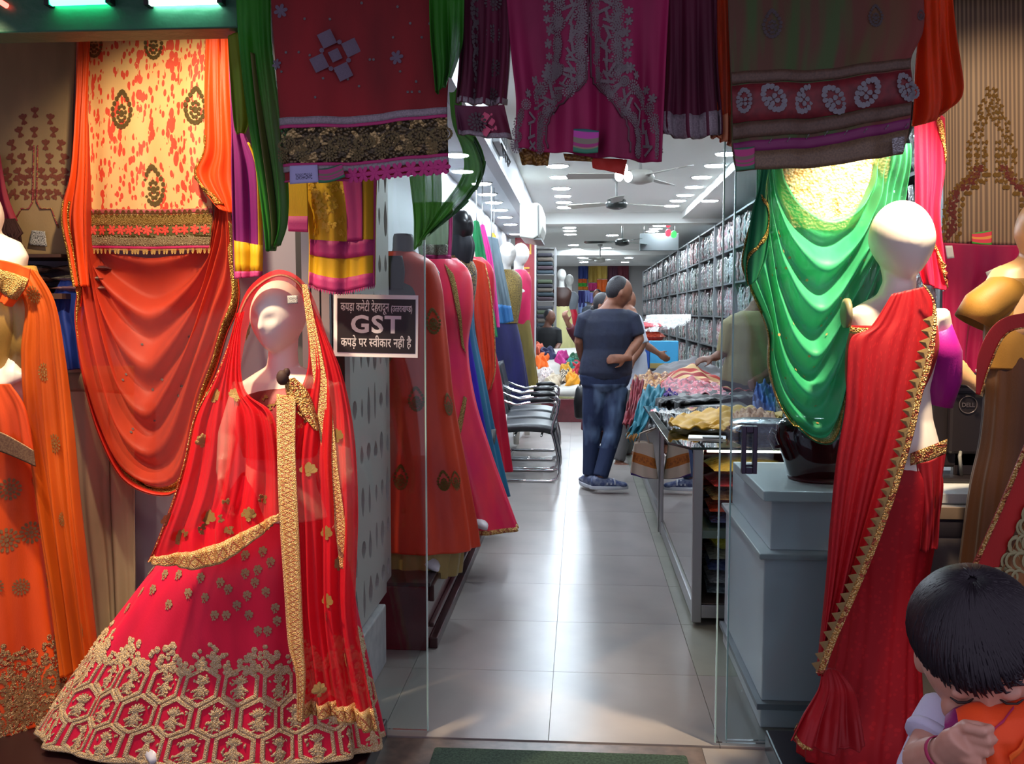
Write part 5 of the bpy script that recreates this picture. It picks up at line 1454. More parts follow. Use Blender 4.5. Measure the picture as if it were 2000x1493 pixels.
S2 = tub([(732, 905, 1050, .66), (730, 900, 1090, .66), (728, 896, 1118, .66)], G1, pleat(14, .03, .06), 160, 16)
cloth('underskirt', S2, silk('gold_satin', 'a08a4c', '7e6a38', .35, spec=.6), g)
mb = MB(); c = at(778, 470, G1); torso_mb(mb, at(788, 500, G1).x, G1+.01, at(788, 500, G1).z-.575, 1.0, hips=False); organic(mb, 'body', mat('mannequin_grey', '55585a', .4), g, .012, 2)
S3 = tub([(752, 785, 500, .3), (750, 790, 530, .3), (758, 786, 566, .3)], G1-.11, None, 30, 10)
cloth('neck_opening', S3, mat('neck_dark', '2c3438', .6), g)
mb = MB(); A = [at(742, 520, G1), at(728, 600, G1-.05), at(726, 680, G1-.1)]; mb.tube(A, [.05, .055, .05], 14, False); mb.build('sleeve', GO, g, True, solid=.003)
mb = MB(); shoe_mb(mb, (at(818, 1128, 4.05).x, 4.1, PT_+.002), R(35), .17); mb.build('shoe', mat('shoe_white'), g, True)
legs(g, at(815, 1000, G1).x, G1, PT_, mat('mannequin_grey'), .4)
# G2 coral and pink sari
G2 = 4.95
g = thing('mannequin', 'headless mannequin in a coral pink satin sari with gold edging', 'mannequin', (at(920, 1000, G2).x, G2, PT_))
CP = silk('coral_satin', 'f03a50', 'd81a5a', .32, spec=.6)
S = tub([(815, 892, 505, .6), (797, 918, 535, .55), (797, 924, 600, .76), (806, 914, 680, .72), (800, 928, 780, .7), (806, 958, 880, .66), (812, 986, 960, .64), (818, 1012, 1032, .62)], G2, pleat(9, .0, .05, .3), 150, 90)
gp = cloth('sari', S, CP, g)
cloth('hem_border', sub(S, 0, .52, .975, 1, .004, 60, 2), GB, gp, .002)
cloth('chest_border', along(S, [(.30, .03), (.34, .18), (.40, .32)], (.035, .03), .006, 30), zari('gown_gold'), gp, .002)
cloth('pleat_border', along(S, [(.38, .50), (.30, .62), (.24, .74)], (.02, .01), .006, 30), zari('gown_gold'), gp, .002)
mb = MB(); torso_mb(mb, at(857, 505, G2).x, G2+.01, at(850, 500, G2).z-.575, .92, hips=False); organic(mb, 'body', BLKM, g, .012, 2)
legs(g, at(915, 1000, G2).x, G2, PT_, BLKM, .4)
mb = MB(); shoe_mb(mb, (at(940, 1050, G2).x-.05, G2-.06, PT_+.002), R(35), .17); mb.build('shoe', mat('shoe_white'), g, True)
# G3 teal gown with gold blouse, black head
G3 = 5.75
g = thing('mannequin', 'black mannequin in a teal and violet gown with a gold sequin blouse', 'mannequin', (at(930, 960, G3).x, G3, PT_))
S = tub([(822, 926, 560, .72), (826, 926, 640, .7), (820, 945, 740, .68), (822, 966, 850, .66), (826, 992, 970, .62)], G3, pleat(8, .01, .05), 120, 60)
gp = cloth('gown', S, silk('teal_silk', '1c5f80', '154a70', .45), g)
cloth('violet_panel', sub(S, .30, .40, .02, .98, .006, 8, 50), silk('violet_silk', '3218a8', '240f80', .4), gp, .002)
S = tub([(840, 916, 500, .6), (822, 930, 525, .55), (820, 930, 560, .74), (824, 924, 600, .72)], G3, None, 60, 20)
cloth('blouse', S, zari('blouse_sequin', '4a3a24', 'b09050', '20242c', 180, .4), g)
mb = MB(); egg(mb, at(901, 445, G3), .075, .11, .09, R(30)); mb.tube([at(900, 450, G3), at(878, 505, G3)], [.05, .05], 12); torso_mb(mb, at(876, 495, G3).x, G3+.01, at(898, 490, G3).z-.575, .92, hips=False, neck=False); organic(mb, 'body', BLKM, g, .012, 2)
S = tub([(885, 915, 448, .8), (880, 926, 480, .8), (878, 920, 515, .7)], G3-.02, pleat(6, .04, .06), 50, 20)
cloth('scarf', S, silk('black_scarf', '20222a', '3a4048', .6), g)
legs(g, at(935, 1000, G3).x, G3, PT_, BLKM, .4)
# G4 scarlet sari
G4 = 6.6
g = thing('mannequin', 'mannequin in a scarlet sari with tan gold borders and a crimson skirt', 'mannequin', (at(960, 900, G4).x, G4, PT_))
S = tub([(890, 942, 503, .6), (868, 962, 525, .55), (870, 966, 570, .76), (874, 962, 650, .72), (872, 978, 740, .7), (874, 990, 840, .66), (876, 1000, 920, .62)], G4, pleat(8, .0, .05, .4), 120, 70)
gp = cloth('skirt', S, silk('crimson_silk', 'b80c2c', '98082a', .42), g)
S = sheet([[(920, 505), (935, 508), (948, 515)], [(918, 560), (940, 570), (958, 560)], [(925, 640), (945, 650), (966, 640)], [(935, 720), (950, 725), (968, 720)], [(940, 760), (948, 765), (958, 760)]], G4-.16, ripple(2, .014), 30, 50)
c_ = cloth('pallu', S, silk('scarlet_silk', 'd83a14', 'c02810', .36, spec=.6), g)
cloth('gold_border', sub(S, .9, 1, 0, 1, .004, 3, 50), GB, c_, .002); cloth('gold_border', sub(S, 0, .12, .0, .9, .004, 3, 50), GB, c_, .002)
mb = MB(); torso_mb(mb, at(916, 505, G4).x, G4+.01, at(935, 500, G4).z-.575, .92, hips=False); organic(mb, 'body', MANQ, g, .012, 2)
legs(g, at(960, 880, G4).x, G4, PT_, MANQ, .4)
# G5, G6 white heads at the end of the row
def white_head(G, hx, hy, label, rings, m, bl, rings2, yaw):
    g = thing('mannequin', label, 'mannequin', (at((rings[-1][0]+rings[-1][1])/2, 780, G).x, G, 0))
    mb = MB(); egg(mb, at(hx, hy, G), .092, .125, .11, yaw=yaw)
    mb.tube([at(hx, hy+8, G)+Vector((-.02, 0, 0)), at(hx-4, hy+36, G)+Vector((0, .02, 0))], [.055, .06], 12)
    torso_mb(mb, at(hx-6, 500, G).x, G+.01, at(hx, hy+32, G).z-.575, .94, hips=False, neck=False); organic(mb, 'body', mat('mannequin_plain', 'cfccc6', .5), g, .012, 2)
    cloth('skirt', tub(rings, G, pleat(8, .0, .05), 100, 50), m, g)
    cloth('blouse', tub(rings2, G, pleat(4, .01, .02), 60, 30), bl, g)
    legs(g, at((rings[-1][0]+rings[-1][1])/2, 780, G).x, G, 0, MANQ, .6)
    return g
white_head(9.85, 991, 497, 'white headed mannequin in a gold sequin blouse and navy skirt', [(958, 1008, 625, .7), (956, 1020, 680, .66), (955, 1032, 760, .62), (955, 1040, 830, .6)], silk('navy_net', '12104a', '0a0a34', .6), zari('gold_sequin', '4a3a14', 'b89a48', None, 200, .4), [(968, 1004, 527, .6), (952, 1018, 543, .55), (953, 1019, 580, .75), (956, 1011, 632, .7)], R(20))
white_head(10.6, 1017, 497, 'white headed mannequin in a hot pink dress with an ochre drape', [(985, 1034, 620, .7), (984, 1042, 680, .66), (982, 1056, 800, .62)], silk('ochre_net', '6a5a20', '54481c', .6), silk('rose_pink', 'c01850', '98103c', .45), [(996, 1026, 527, .6), (983, 1037, 545, .55), (984, 1037, 590, .75), (986, 1034, 640, .7)], R(35))
# garments hung along the left wall
def wallcloth(name, rows, Y, m, label, cat, fold=ripple(2, .015)):
    S = sheet(rows, Y, fold, 24, 50); r_ = hang(name, S, m, label, cat, solid=.003)
    mb = MB(); c_ = S(.5, 0); x_ = min(c_.x, -.62); mb.tube([c_+Vector((0, 0, -.01)), c_+Vector((0, 0, .03)), (x_, c_.y, 2.452)], .004, 6); mb.build('hanger_hook', STEEL, r_[0], True)
    return r_ + (S,)
wallcloth('dupatta', [[(925, 432), (930, 430), (936, 434)], [(922, 500), (936, 500), (950, 505)], [(930, 580), (945, 580), (962, 585)], [(940, 640), (955, 650), (972, 660)]], 7.1, silk('emerald', '0f7a44', '0a5a34', .5), 'emerald green dupatta hung along the left wall by the scarlet sari', 'dupatta')
wallcloth('dupatta', [[(938, 440), (942, 438), (946, 440)], [(945, 500), (952, 500), (962, 505)], [(955, 580), (962, 580), (972, 590)], [(962, 640), (968, 640), (976, 640)]], 7.5, silk('candy_pink', 'd83a90', 'b82a78', .5), 'candy pink dupatta hung behind the emerald one', 'dupatta')
o, pan, S = wallcloth('jacket', [[(948, 462), (958, 462), (972, 466)], [(952, 520), (965, 520), (984, 525)], [(958, 580), (976, 580), (996, 585)], [(966, 632), (985, 632), (1003, 628)]], 7.8, silk('grey_brocade', '7a8c94', '5c7078', .6), 'grey blue brocade jacket sleeve with bright blue cuff hung on the left wall', 'jacket')
cloth('cuff', sub(S, 0, 1, .78, 1, .005, 20, 6), silk('cuff_blue', '3a78b0', '2c6498', .55), pan, .002)
wallcloth('dupatta', [[(960, 455), (964, 455), (968, 460)], [(968, 500), (974, 500), (980, 505)], [(974, 540), (980, 540), (986, 545)]], 8.05, silk('maize', 'd0a040', 'b08830', .5), 'thin maize yellow dupatta beside the white mannequin heads', 'dupatta')
o, pan, S = wallcloth('dupatta', [[(806, 395), (845, 395), (884, 395)], [(812, 450), (848, 450), (884, 450)], [(820, 506), (850, 506), (880, 506)]], 4.7, silk('mint_sheer', '9ab890', '86a880', .6, alpha=.8), 'pale green sheer dupatta with wide pink border above the coral sari', 'dupatta')
cloth('pink_border', sub(S, .86, 1, 0, 1, .004, 4, 30), PKM, pan, .002); cloth('pink_border', sub(S, 0, 1, .9, 1, .005, 20, 3), PKM, pan, .002); cloth('bead_band', sub(S, .2, .86, .72, .9, .004, 20, 4), zari('bead_silver', '8a9080', 'd0d8c8', None, 200, .2), pan, .002)
# red banner at the end of the left wall with yellow letters
bn = thing('banner', 'tall red banner with yellow letters at the end of the left wall', 'banner', (-.8, 13.3, .3))
mb = MB(); mb.b2((at(1006, 600, 13.3).x, 13.3, .3), (at(1045, 600, 13.3).x, 13.36, 2.44)); mb.build('board', mat('banner_red', '8a1820', .5), bn)
mb = MB(); mb.b2((at(1044, 600, 13.3).x, 13.27, .3), (at(1047, 600, 13.3).x, 13.33, 2.44)); mb.build('edge_strip', mat('edge_alu', 'b8bcc0', .3, .6), bn)
for ch, py in (('N', 497), ('E', 545)):
    p_ = at(1027, py, 13.29); text_obj('lettering', ch, .24, mat('banner_yellow', 'c8962a', .5), bn, Matrix.Translation(p_) @ Matrix.Rotation(PI/2, 4, 'X'), .004)
# split air conditioner on the soffit face, seen end on; cable box nearer
ac = thing('air_conditioner', 'white split air conditioner mounted on the soffit face', 'air conditioner', (-.5, 9.4, 2.1))
mb = MB()
prof = [(-.575, 2.44), (-.40, 2.44), (-.36, 2.40), (-.355, 2.22), (-.38, 2.14), (-.45, 2.10), (-.575, 2.12)]
mb.loft([[(x, y, z) for x, z in prof] for y in (9.1, 9.95)]); mb.build('body', mat('ac_white', 'b8b8ae', .4), ac, bevel=.01)
mb = MB(); mb.b2((-.44, 9.12, 2.092), (-.37, 9.93, 2.112)); mb.build('louvre', mat('ac_grey', '6a6c6a', .4), ac)
mb = MB(); mb.b2((-.40, 9.09, 2.12), (-.39, 9.10, 2.42)); mb.build('seam', mat('ac_grey'), ac)
cb = thing('fuse_board', 'small grey fuse board with loose black cables on the upper soffit face', 'fuse board', (-.56, 6.6, 2.5))
mb = MB(); mb.b2((-.579, 6.3, 2.52), (-.53, 6.9, 2.70)); mb.build('box', mat('fuse_grey', '9a9c9e', .5), cb, bevel=.006)
mb = MB()
for k in range(6): mb.b2((-.531, 6.34+k*.09, 2.56), (-.522, 6.40+k*.09, 2.66))
mb.build('breakers', BLACK, cb)
mb = MB()
for k in range(3):
    y = 6.4+k*.2; mb.tube([(-.53, y, 2.53), (-.5, y+.02, 2.47), (-.52, y+.1, 2.45), (-.53, y+.14, 2.53)], .006, 6)
mb.build('cable', BLACK, cb, True)

# ================================================================== CHROME VISITOR CHAIRS
def make_chair():
    t = thing('visitor_chair', 'x', 'chair', (0, 0, 0), 0, 'chrome visitor chairs beside the row')
    LE = mat('black_leatherette', '25282c', .38, bmp=.15, bs=80)
    # faces local +x; width along y
    mb = MB()
    def seat(u, v): return ((u-.5)*.46, (v-.5)*.46, .43+.03*math.cos((u-.5)*PI)*math.cos((v-.5)*2)-.06*max(0, u-.8))
    mb.grid(seat, 12, 8); o = mb.build('seat', LE, t, True, solid=.06)
    mb = MB()
    mb.grid(lambda u, v: (-.22-.10*v-.02*math.sin(PI*u), (u-.5)*.44, .46+.46*v), 10, 10); mb.build('backrest', LE, t, True, solid=.045)
    for s in (-1, 1):
        y = s*.26
        mb = MB(); mb.tube([(-.22, y, .012), (.0, y, .012), (.20, y, .012), (.25, y, .03), (.27, y, .08), (.262, y, .2), (.225, y, .36), (.205, y, .42), (.215, y, .48), (.25, y, .58), (.255, y, .63), (.235, y, .66), (.19, y, .67), (.0, y, .655), (-.08, y, .64), (-.16, y, .66), (-.30, y, .72)], .0125, 10)
        mb.build('arm_frame', CHROME, t, True)
        mb = MB(); mb.tube([(.22, y, .672), (.17, y, .685), (.1, y, .683), (.03, y, .672)], [.012, .02, .021, .016], 10, flat=1.2); mb.build('arm_pad', BLACK, t, True)
    mb = MB(); mb.tube([(-.22, -.26, .012), (-.22, .26, .012)], .0125, 10); mb.build('floor_bar', CHROME, t, True)
    mb = MB()
    for x in (-.1, .12): mb.tube([(x, -.26, .385), (x, .26, .385)], .01, 8)
    mb.build('cross_bar', CHROME, t, True)
    return t
ch = make_chair()
chl = ['black visitor chair with chrome arms, the one nearest the scarlet sari mannequin', 'black visitor chair with chrome arms, middle one of three in a line', 'black visitor chair with chrome arms, the one nearest the cloth platform']
Yc = [8.0, 8.62, 9.24]
ch.location = (-.43, Yc[0], 0); ch['label'] = chl[0]
for i in (1, 2): dup(ch, (-.46, Yc[i], 0), 0, chl[i])
# ================================================================== WHITE RECEPTION COUNTER
WL = mat('white_laminate', 'e6eaee', .35, col2='dadee4', ns=2)
rc = thing('reception_counter', 'white laminate reception counter behind the glass door', 'counter', (.62, 3.2, 0))
def chamf(x0, y0, x1, y1, z0, z1, c=.0):
    mb = MB()
    poly = [(x0, y1), (x0, y0+c), (x0+c, y0), (x1, y0), (x1, y1)] if c else [(x0, y1), (x0, y0), (x1, y0), (x1, y1)]
    mb.prism(poly, Matrix.Translation((0, 0, z0)), z1-z0); return mb
chamf(.615, 3.16, 1.95, 4.0, 0, .07).build('plinth_base', WL, rc, bevel=.004)
chamf(.60, 3.14, 1.95, 4.0, .07, .09).build('base_lip', mat('lip_grey', '8d9096', .4), rc)
chamf(.62, 3.17, 1.95, 4.0, .09, .58).build('lower_body', WL, rc, bevel=.004)
chamf(.60, 3.145, 1.95, 4.0, .58, .60).build('ledge', mat('ledge_white', 'c4c6c8', .3), rc, bevel=.004)
chamf(.645, 3.20, 1.95, 4.0, .60, .775).build('upper_body', WL, rc, bevel=.004)
chamf(.61, 3.15, 1.95, 3.75, .775, .81).build('top_slab', mat('slab_white', 'dcdfe0', .25), rc, bevel=.004)
# glossy dark bag on the counter
bgx = at(1595, 930, 3.36)
bg_ = thing('handbag', 'glossy black rounded handbag with a loop handle on the white counter', 'bag', (bgx.x, 3.4, .812))
GLS = mat('gloss_black', '160d12', .08, coat=.8)
rings = []
for z, rx, ry in ((.0, .11, .07), (.015, .125, .08), (.06, .135, .088), (.10, .15, .092), (.15, .168, .09), (.19, .165, .08), (.215, .14, .05), (.225, .08, .02)):
    rings.append([(bgx.x+.03+rx*math.copysign(abs(math.cos(a_))**.8, math.cos(a_)), 3.4+ry*math.sin(a_), .812+z) for a_ in [2*PI*i/28 for i in range(28)]])
mb = MB(); mb.loft(rings); mb.build('body', GLS, bg_, True)
mb = MB(); mb.tube([(bgx.x-.115, 3.4, .96), (bgx.x-.15, 3.4, .985), (bgx.x-.158, 3.4, .955), (bgx.x-.14, 3.4, .92), (bgx.x-.11, 3.4, .93)], .008, 8); mb.build('side_loop', GLS, bg_, True)
mb = MB(); mb.lathe([(.115, 0), (.12, .003), (.118, .01)], (bgx.x+.03, 3.4, .812), 24); mb.build('base_band', mat('band_maroon', '2c0e14', .3), bg_, True)
# monitor with round maker's mark, seen from behind
mn = thing('monitor', 'black computer monitor seen from behind with a round maker mark', 'monitor', (1.42, 3.5, .81))
MY = 3.42
a = at(1822, 752, MY); b = at(2000, 915, MY)
mb = MB(); mb.b2((a.x, MY, b.z), (b.x+.06, MY+.035, a.z)); mb.build('shell', mat('monitor_black', '1d181c', .4), mn, bevel=.008)
mb = MB(); mb.b2((a.x+.05, MY-.028, b.z+.05), (b.x+.01, MY+.002, a.z-.03)); mb.build('rear_hump', mat('monitor_black'), mn, bevel=.012)
mb = MB(); mb.b2((a.x+.0, MY-.006, a.z-.02), (b.x+.06, MY+.0, a.z-.012)); mb.build('vent_strip', mat('vent_grey', '4a4448', .4), mn)
c = at(1891, 791, MY-.031)
mb = MB()
mb.loft([[(c.x+r_*math.cos(2*PI*i/28), c.y-dy, c.z+r_*math.sin(2*PI*i/28)) for i in range(28)] for r_, dy in ((.031, -.001), (.0315, .002), (.029, .002), (.0285, -.001))], False); LGM = mat('logo_grey', '6e666a', .3, .5)
mb.build('logo_ring', LGM, mn, True)
text_obj('logo_lettering', 'DELL', .021, LGM, mn, Matrix.Translation((c.x, c.y-.001, c.z-.0075)) @ Matrix.Rotation(PI/2, 4, 'X'), .0008, bold=.0003, sx=.95)
mb = MB(); mb.b2((c.x-.03, MY+.0, .825), (c.x+.05, MY+.03, b.z+.08)); mb.build('neck', mat('monitor_black'), mn, bevel=.004)
mb = MB(); mb.b2((c.x-.11, MY-.08, .811), (c.x+.13, MY+.10, .827)); mb.build('foot', mat('monitor_black'), mn, bevel=.006)
mb = MB(); mb.tube([(c.x-.02, MY-.03, b.z+.06), (c.x-.03, MY-.05, .9), (c.x-.01, MY-.02, .83)], .006, 6); mb.build('cable', mat('cable_grey', '8a8a88', .4), mn, True)
# small boxes and a blue tin in front of the counter, right of the sari
q = at(1840, 1020, 3.1)
kb = thing('side_cabinet', 'grey side cabinet with a dark drawer band and two drawers behind the red sari tail', 'cabinet', (q.x, 3.1, .085))
x0, x1 = at(1790, 1050, 3.1).x, at(2060, 1050, 3.1).x
zz = lambda py: at(1840, py, 3.08).z
mb = MB(); mb.b2((x0, 3.08, .0), (x1, 3.13, zz(992))); mb.build('body', mat('cab_grey', '74706e', .5), kb, bevel=.003)
mb = MB(); mb.b2((x0+.0, 3.072, zz(1048)), (x1, 3.08, zz(1014))); mb.build('dark_band', mat('cab_dark', '2e2a33', .5), kb)
mb = MB(); mb.b2((x0, 3.068, zz(1014)), (x1, 3.08, zz(990))); mb.build('top_drawer', mat('cab_warm', '6b5c50', .5), kb, bevel=.002)
mb = MB(); mb.b2((x0, 3.074, zz(1122)), (x1, 3.08, zz(1050))); mb.build('drawer', mat('cab_mid', '807874', .5), kb, bevel=.002)
tn = at(1805, 1095, 3.05)
t_ = thing('hanging_tag', 'small blue oval tag hanging on the side cabinet', 'tag', tn)
mb = MB(); mb.lathe([(.004, -.045), (.02, -.03), (.024, .0), (.018, .03), (.01, .042)], (tn.x, 3.06, tn.z), 16); mb.build('body', mat('tin_blue', '1c2c7a', .3), t_, True)

# ================================================================== STEEL AND GLASS DISPLAY CASE
CX0, CX1, CY0, CY1 = .505, 1.02, 4.18, 5.9
dc = thing('display_case', 'steel framed glass display case with folded packets inside', 'display case', (.75, 5.0, 0))
def post(x, y, z0=.02, z1=.80, s=.042):
    mb = MB(); mb.b2((x, y, z0), (x+s, y+s, z1)); return mb.build('post', STEEL, dc, bevel=.003)
for x in (CX0, CX1-.042):
    for y in (CY0, CY1-.042): post(x, y)
for x in (CX0, CX1-.042):
    mb = MB(); mb.b2((x+.004, CY0+.04, .03), (x+.038, CY1-.04, .10)); mb.build('rail', STEEL, dc, bevel=.003)
for y in (CY0, CY1-.042):
    mb = MB(); mb.b2((CX0+.042, y+.004, .04), (CX1-.042, y+.038, .10)); mb.build('rail', STEEL, dc, bevel=.003)
mb = MB(); mb.b2((CX0+.01, CY0+.04, .10), (CX0+.016, CY1-.04, .79)); mb.build('side_glass', glassmat('case_glass', 'c4d2ca', 3.2), dc)['label'] = 'reflective side glass'
mb = MB(); mb.b2((CX1-.02, CY0, .10), (CX1-.01, CY1, .79)); mb.build('back_board', mat('case_back', '33262a', .6), dc)
mb = MB(); mb.b2((CX0+.042, CY0+.02, .09), (CX1-.02, CY1-.02, .105)); mb.build('floor_board', mat('case_floor', '4a4038', .6), dc)
for z in (.40,):
    mb = MB(); mb.b2((CX0+.02, CY0+.01, z), (CX1-.02, CY1-.02, z+.035)); mb.build('shelf', mat('glass_shelf_edge', '5f7268', .2, alpha=.9), dc)
mb = MB(); mb.tube([(CX0+.06, CY0+.03, .79), (CX1-.06, CY0+.03, .79)], .007, 8); mb.build('led_strip', mat('case_led', (255, 240, 220), .4, emit=14), dc, True)
tp = MB(); tp.prism([(CX0-.10, CY1+.05), (CX0-.10, CY0+.10), (CX0-.02, CY0-.06), (CX1+.25, CY0-.06), (CX1+.25, CY1+.05)], Matrix.Translation((0, 0, .805)), .012)
tp.build('glass_top', glassmat('top_glass', '9db4aa', 2.0), dc)['label'] = 'greenish glass top'
mb = MB(); mb.tube([(CX0-.10, CY1+.05, .811), (CX0-.10, CY0+.10, .811), (CX0-.02, CY0-.06, .811), (CX1+.25, CY0-.06, .811)], .0065, 6); mb.build('glass_edge', mat('edge_dark_green', '1c2c2a', .15), dc)
def packet_mats():
    out = []
    for k, (c, d) in enumerate([('d8a030', 'f4cc68'), ('a82430', 'd04c54'), ('96703e', 'c8a470'), ('d03c28', 'e87054'), ('34487a', '6a7aa8'), ('8c9490', 'c8d0cc'), ('a8a818', 'd0d040'), ('6a2a3a', 'a05868'), ('3a3a3e', '7a7a80'), ('5a6a70', '98a8ae')]):
        out.append(mat('case_packet_%d' % k, c, .16, col2=d, ns=45, coat=.9, bmp=.4, bs=40))
    return out
CPM = packet_mats()
CN = ['yellow', 'red', 'tan', 'orange red', 'navy', 'silver', 'lime', 'plum', 'charcoal', 'slate']
stack = [(.44, [3, 4], .0), (.105, [9, 5, 4], .0)]
def packet(x, y, z, w_, d_, h_, k, label, group=None, rz=0):
    o = bpy.data.objects.new('garment_packet', pillow_mb(w_, d_, h_).mesh('garment_packet', CPM[k], True)); COL.objects.link(o)
    o.location = (x, y, z); o.rotation_euler = (0, 0, rz); return tag(o, label, 'packet', group)
for row_, y in enumerate((4.42, 4.95, 5.48)):
    z = .437
    for k, h_ in ((4, .045), (3, .05), (2, .06), (1, .06), (0, .075)):
        if row_ and k == 0: continue
        packet(.775, y, z+.001, .36, .36, h_, k, CN[k]+' folded garment packet on the case shelf'+(' at its open end' if row_ == 0 else ' inside the case'), None if row_ == 0 else 'packets inside the case '+CN[k], random.uniform(-.06, .06)); z += h_*1.02
    z = .107
    for k, h_ in ((9, .05), (5, .045), (4, .07), (5, .03)) if row_ == 0 else ((8, .06), (7, .06)):
        lab_ = CN[k]+' folded garment packet on the case floor'+(' at its open end' if row_ == 0 else ' inside the case')
        packet(.775, y, z+.001, .36, .34, h_, k, lab_, 'packets on the case floor '+CN[k], random.uniform(-.1, .1)); z += h_*1.02
    if row_ == 0: packet(.68, y-.03, z+.001, .14, .14, .09, 6, 'crumpled lime garment packet on the case floor', None, .3)
# second counter, dark fronted
c2 = thing('counter', 'long dark fronted steel sales counter buried in cloth', 'counter', (.8, 7.6, 0))
mb = MB(); mb.b2((.535, 6.02, .0), (1.05, 8.25, .78)); mb.build('body', mat('counter_dark', '3a3434', .3, col2='2c2828', ns=3), c2, bevel=.004)
mb = MB(); mb.b2((.50, 6.0, .78), (1.07, 8.3, .81)); mb.build('top', mat('counter_top', '2c2c2e', .3), c2, bevel=.004)
for y in (6.02, 8.2):
    mb = MB(); mb.b2((.505, y, 0), (.55, y+.045, .78)); mb.build('post', STEEL, c2, bevel=.003)
mb = MB(); mb.b2((.515, 6.06, .05), (.535, 8.2, .10)); mb.build('rail', STEEL, c2)
c3 = thing('counter', 'far dark sales counter stacked with pink packets', 'counter', (.9, 11, 0))
mb = MB(); mb.b2((.58, 9.72, .0), (1.05, 13.4, .80)); mb.build('body', mat('counter_dark'), c3, bevel=.004)
mb = MB(); mb.b2((.55, 9.7, .80), (1.07, 13.45, .83)); mb.build('top', mat('counter_top'), c3, bevel=.004)

# ================================================================== CLOTH HEAPED ON THE COUNTERS
def heap(name, rows, Ys, m, label, cat='cloth', fold=ripple(2, .02), nu=50, nv=40, zmin=None):
    S = sheet(rows, Ys, fold, nu, nv)
    if zmin is not None:
        S.G[..., 2] = np.maximum(S.G[..., 2], zmin)
        U, V = np.meshgrid(np.linspace(0, 1, nu+1), np.linspace(0, 1, nv+1)); S.G[..., 2] += .006*(1+np.sin(19*U+7*V)*np.sin(13*V))
    U, V_ = np.meshgrid(np.linspace(0, 1, nu+1), np.linspace(0, 1, nv+1)); h_ = (hash(label) % 97 if False else sum(map(ord, label)) % 97)
    wr = .012*np.sin(17*U+5*V_+h_)*np.sin(9*V_+3*U)+.009*np.sin(31*U-12*V_+h_*2)+.007*np.sin(23*V_+14*U+h_)
    S.G[..., 2] += wr if zmin is None else np.abs(wr)
    on = (S.G[..., 0] > .5) & (S.G[..., 1] > 5.99)
    S.G[..., 2] = np.where(on, np.maximum(S.G[..., 2], .822+np.abs(wr)), S.G[..., 2])
    P = S(.5, 1)
    o = thing(name, label, cat, P)
    c_ = cloth('cloth', S, m, o, .006)
    return o, c_, S
def stripem(name, cols, n, horiz=True, wob=.05):
    m, nt, p_ = newmat(name); x = nt.xyz(nt.uv(1, 1))
    t = nt.ma('FRACT', nt.ma('MULTIPLY', nt.ma('ADD', x[1 if horiz else 0], nt.ma('MULTIPLY', nt.noise(nt.uv(3, 3), 1, 1), wob)), n))
    c = lin(cols[0])
    for i, h_ in enumerate(cols[1:]): c = nt.mix(nt.step(t, (i+1)/len(cols)), c, lin(h_))
    nt.lk(c, p_.inputs['Base Color']); p_.inputs['Roughness'].default_value = .7
    return m
def floral(name, a_, b_, c_, sc=18):
    m, nt, p_ = newmat(name)
    v = nt.vor(nt.uv(sc, sc), 1); n_ = nt.noise(nt.uv(sc*.6, sc*.6), 1.3, 3)
    c = nt.mix(nt.step(n_, .52), lin(a_), lin(b_)); c = nt.mix(nt.ma('LESS_THAN', v, .22), c, lin(c_))
    nt.lk(c, p_.inputs['Base Color']); p_.inputs['Roughness'].default_value = .65
    return m
heap('shawl', [[(1300, 712), (1350, 702), (1400, 716), (1450, 740)], [(1270, 730), (1330, 722), (1390, 735), (1470, 760)], [(1265, 752), (1320, 750), (1390, 760), (1475, 775)]], (8.2, 7.9, 7.4), silk('grey_wool', '6a686a', '565456', .85), 'grey wool shawl spread over the top of the cloth heap', 'shawl')
heap('striped_cloth', [[(1300, 735), (1345, 715), (1400, 735), (1470, 760)], [(1290, 750), (1350, 738), (1410, 752), (1478, 768)], [(1320, 752), (1370, 750), (1420, 762), (1470, 775)]], (7.5, 7.3, 7.0), stripem('red_cream_stripe', ['8a1c20', 'c8a878', 'a02c24', 'b89468'], 3), 'red and cream striped cloth edging the grey shawl', 'cloth')
heap('floral_cloth', [[(1300, 742), (1350, 740), (1400, 752)], [(1290, 760), (1350, 760), (1420, 772)], [(1310, 772), (1360, 775), (1430, 780)]], (7.0, 6.8, 6.6), floral('pink_floral', 'c0707a', '8a6a70', 'd8b8b8'), 'pink floral printed cloth in the middle of the heap', 'cloth')
heap('patterned_cloth', [[(1240, 735), (1270, 728), (1310, 730)], [(1232, 755), (1265, 750), (1300, 748)], [(1230, 778), (1255, 770), (1280, 762)]], (7.6, 7.3, 7.0), floral('tan_floral', 'a87844', '6a3a2c', 'd0b080', 14), 'tan and brown patterned cloth at the aisle corner of the heap', 'cloth')
heap('black_cloth', [[(1290, 775), (1380, 776), (1470, 780)], [(1275, 800), (1370, 795), (1465, 792)], [(1268, 818), (1300, 812), (1400, 806)], [(1266, 840), (1290, 826), (1330, 820)]], (6.9, 6.5, 6.2, 6.0), stripem('black_silver', ['1c1c1e', '26262a', '6a6a68', '1c1c1e'], 3), 'black cloth with silver bands at the front of the heap', 'cloth')
heap('purple_cloth', [[(1284, 768), (1305, 764), (1330, 772)], [(1286, 782), (1308, 784), (1326, 784)], [(1290, 790), (1305, 792), (1318, 790)]], (6.75, 6.6, 6.5), silk('deep_purple', '3a1478', '2a0e5c', .6), 'small deep purple cloth peeping under the pink floral one', 'cloth')
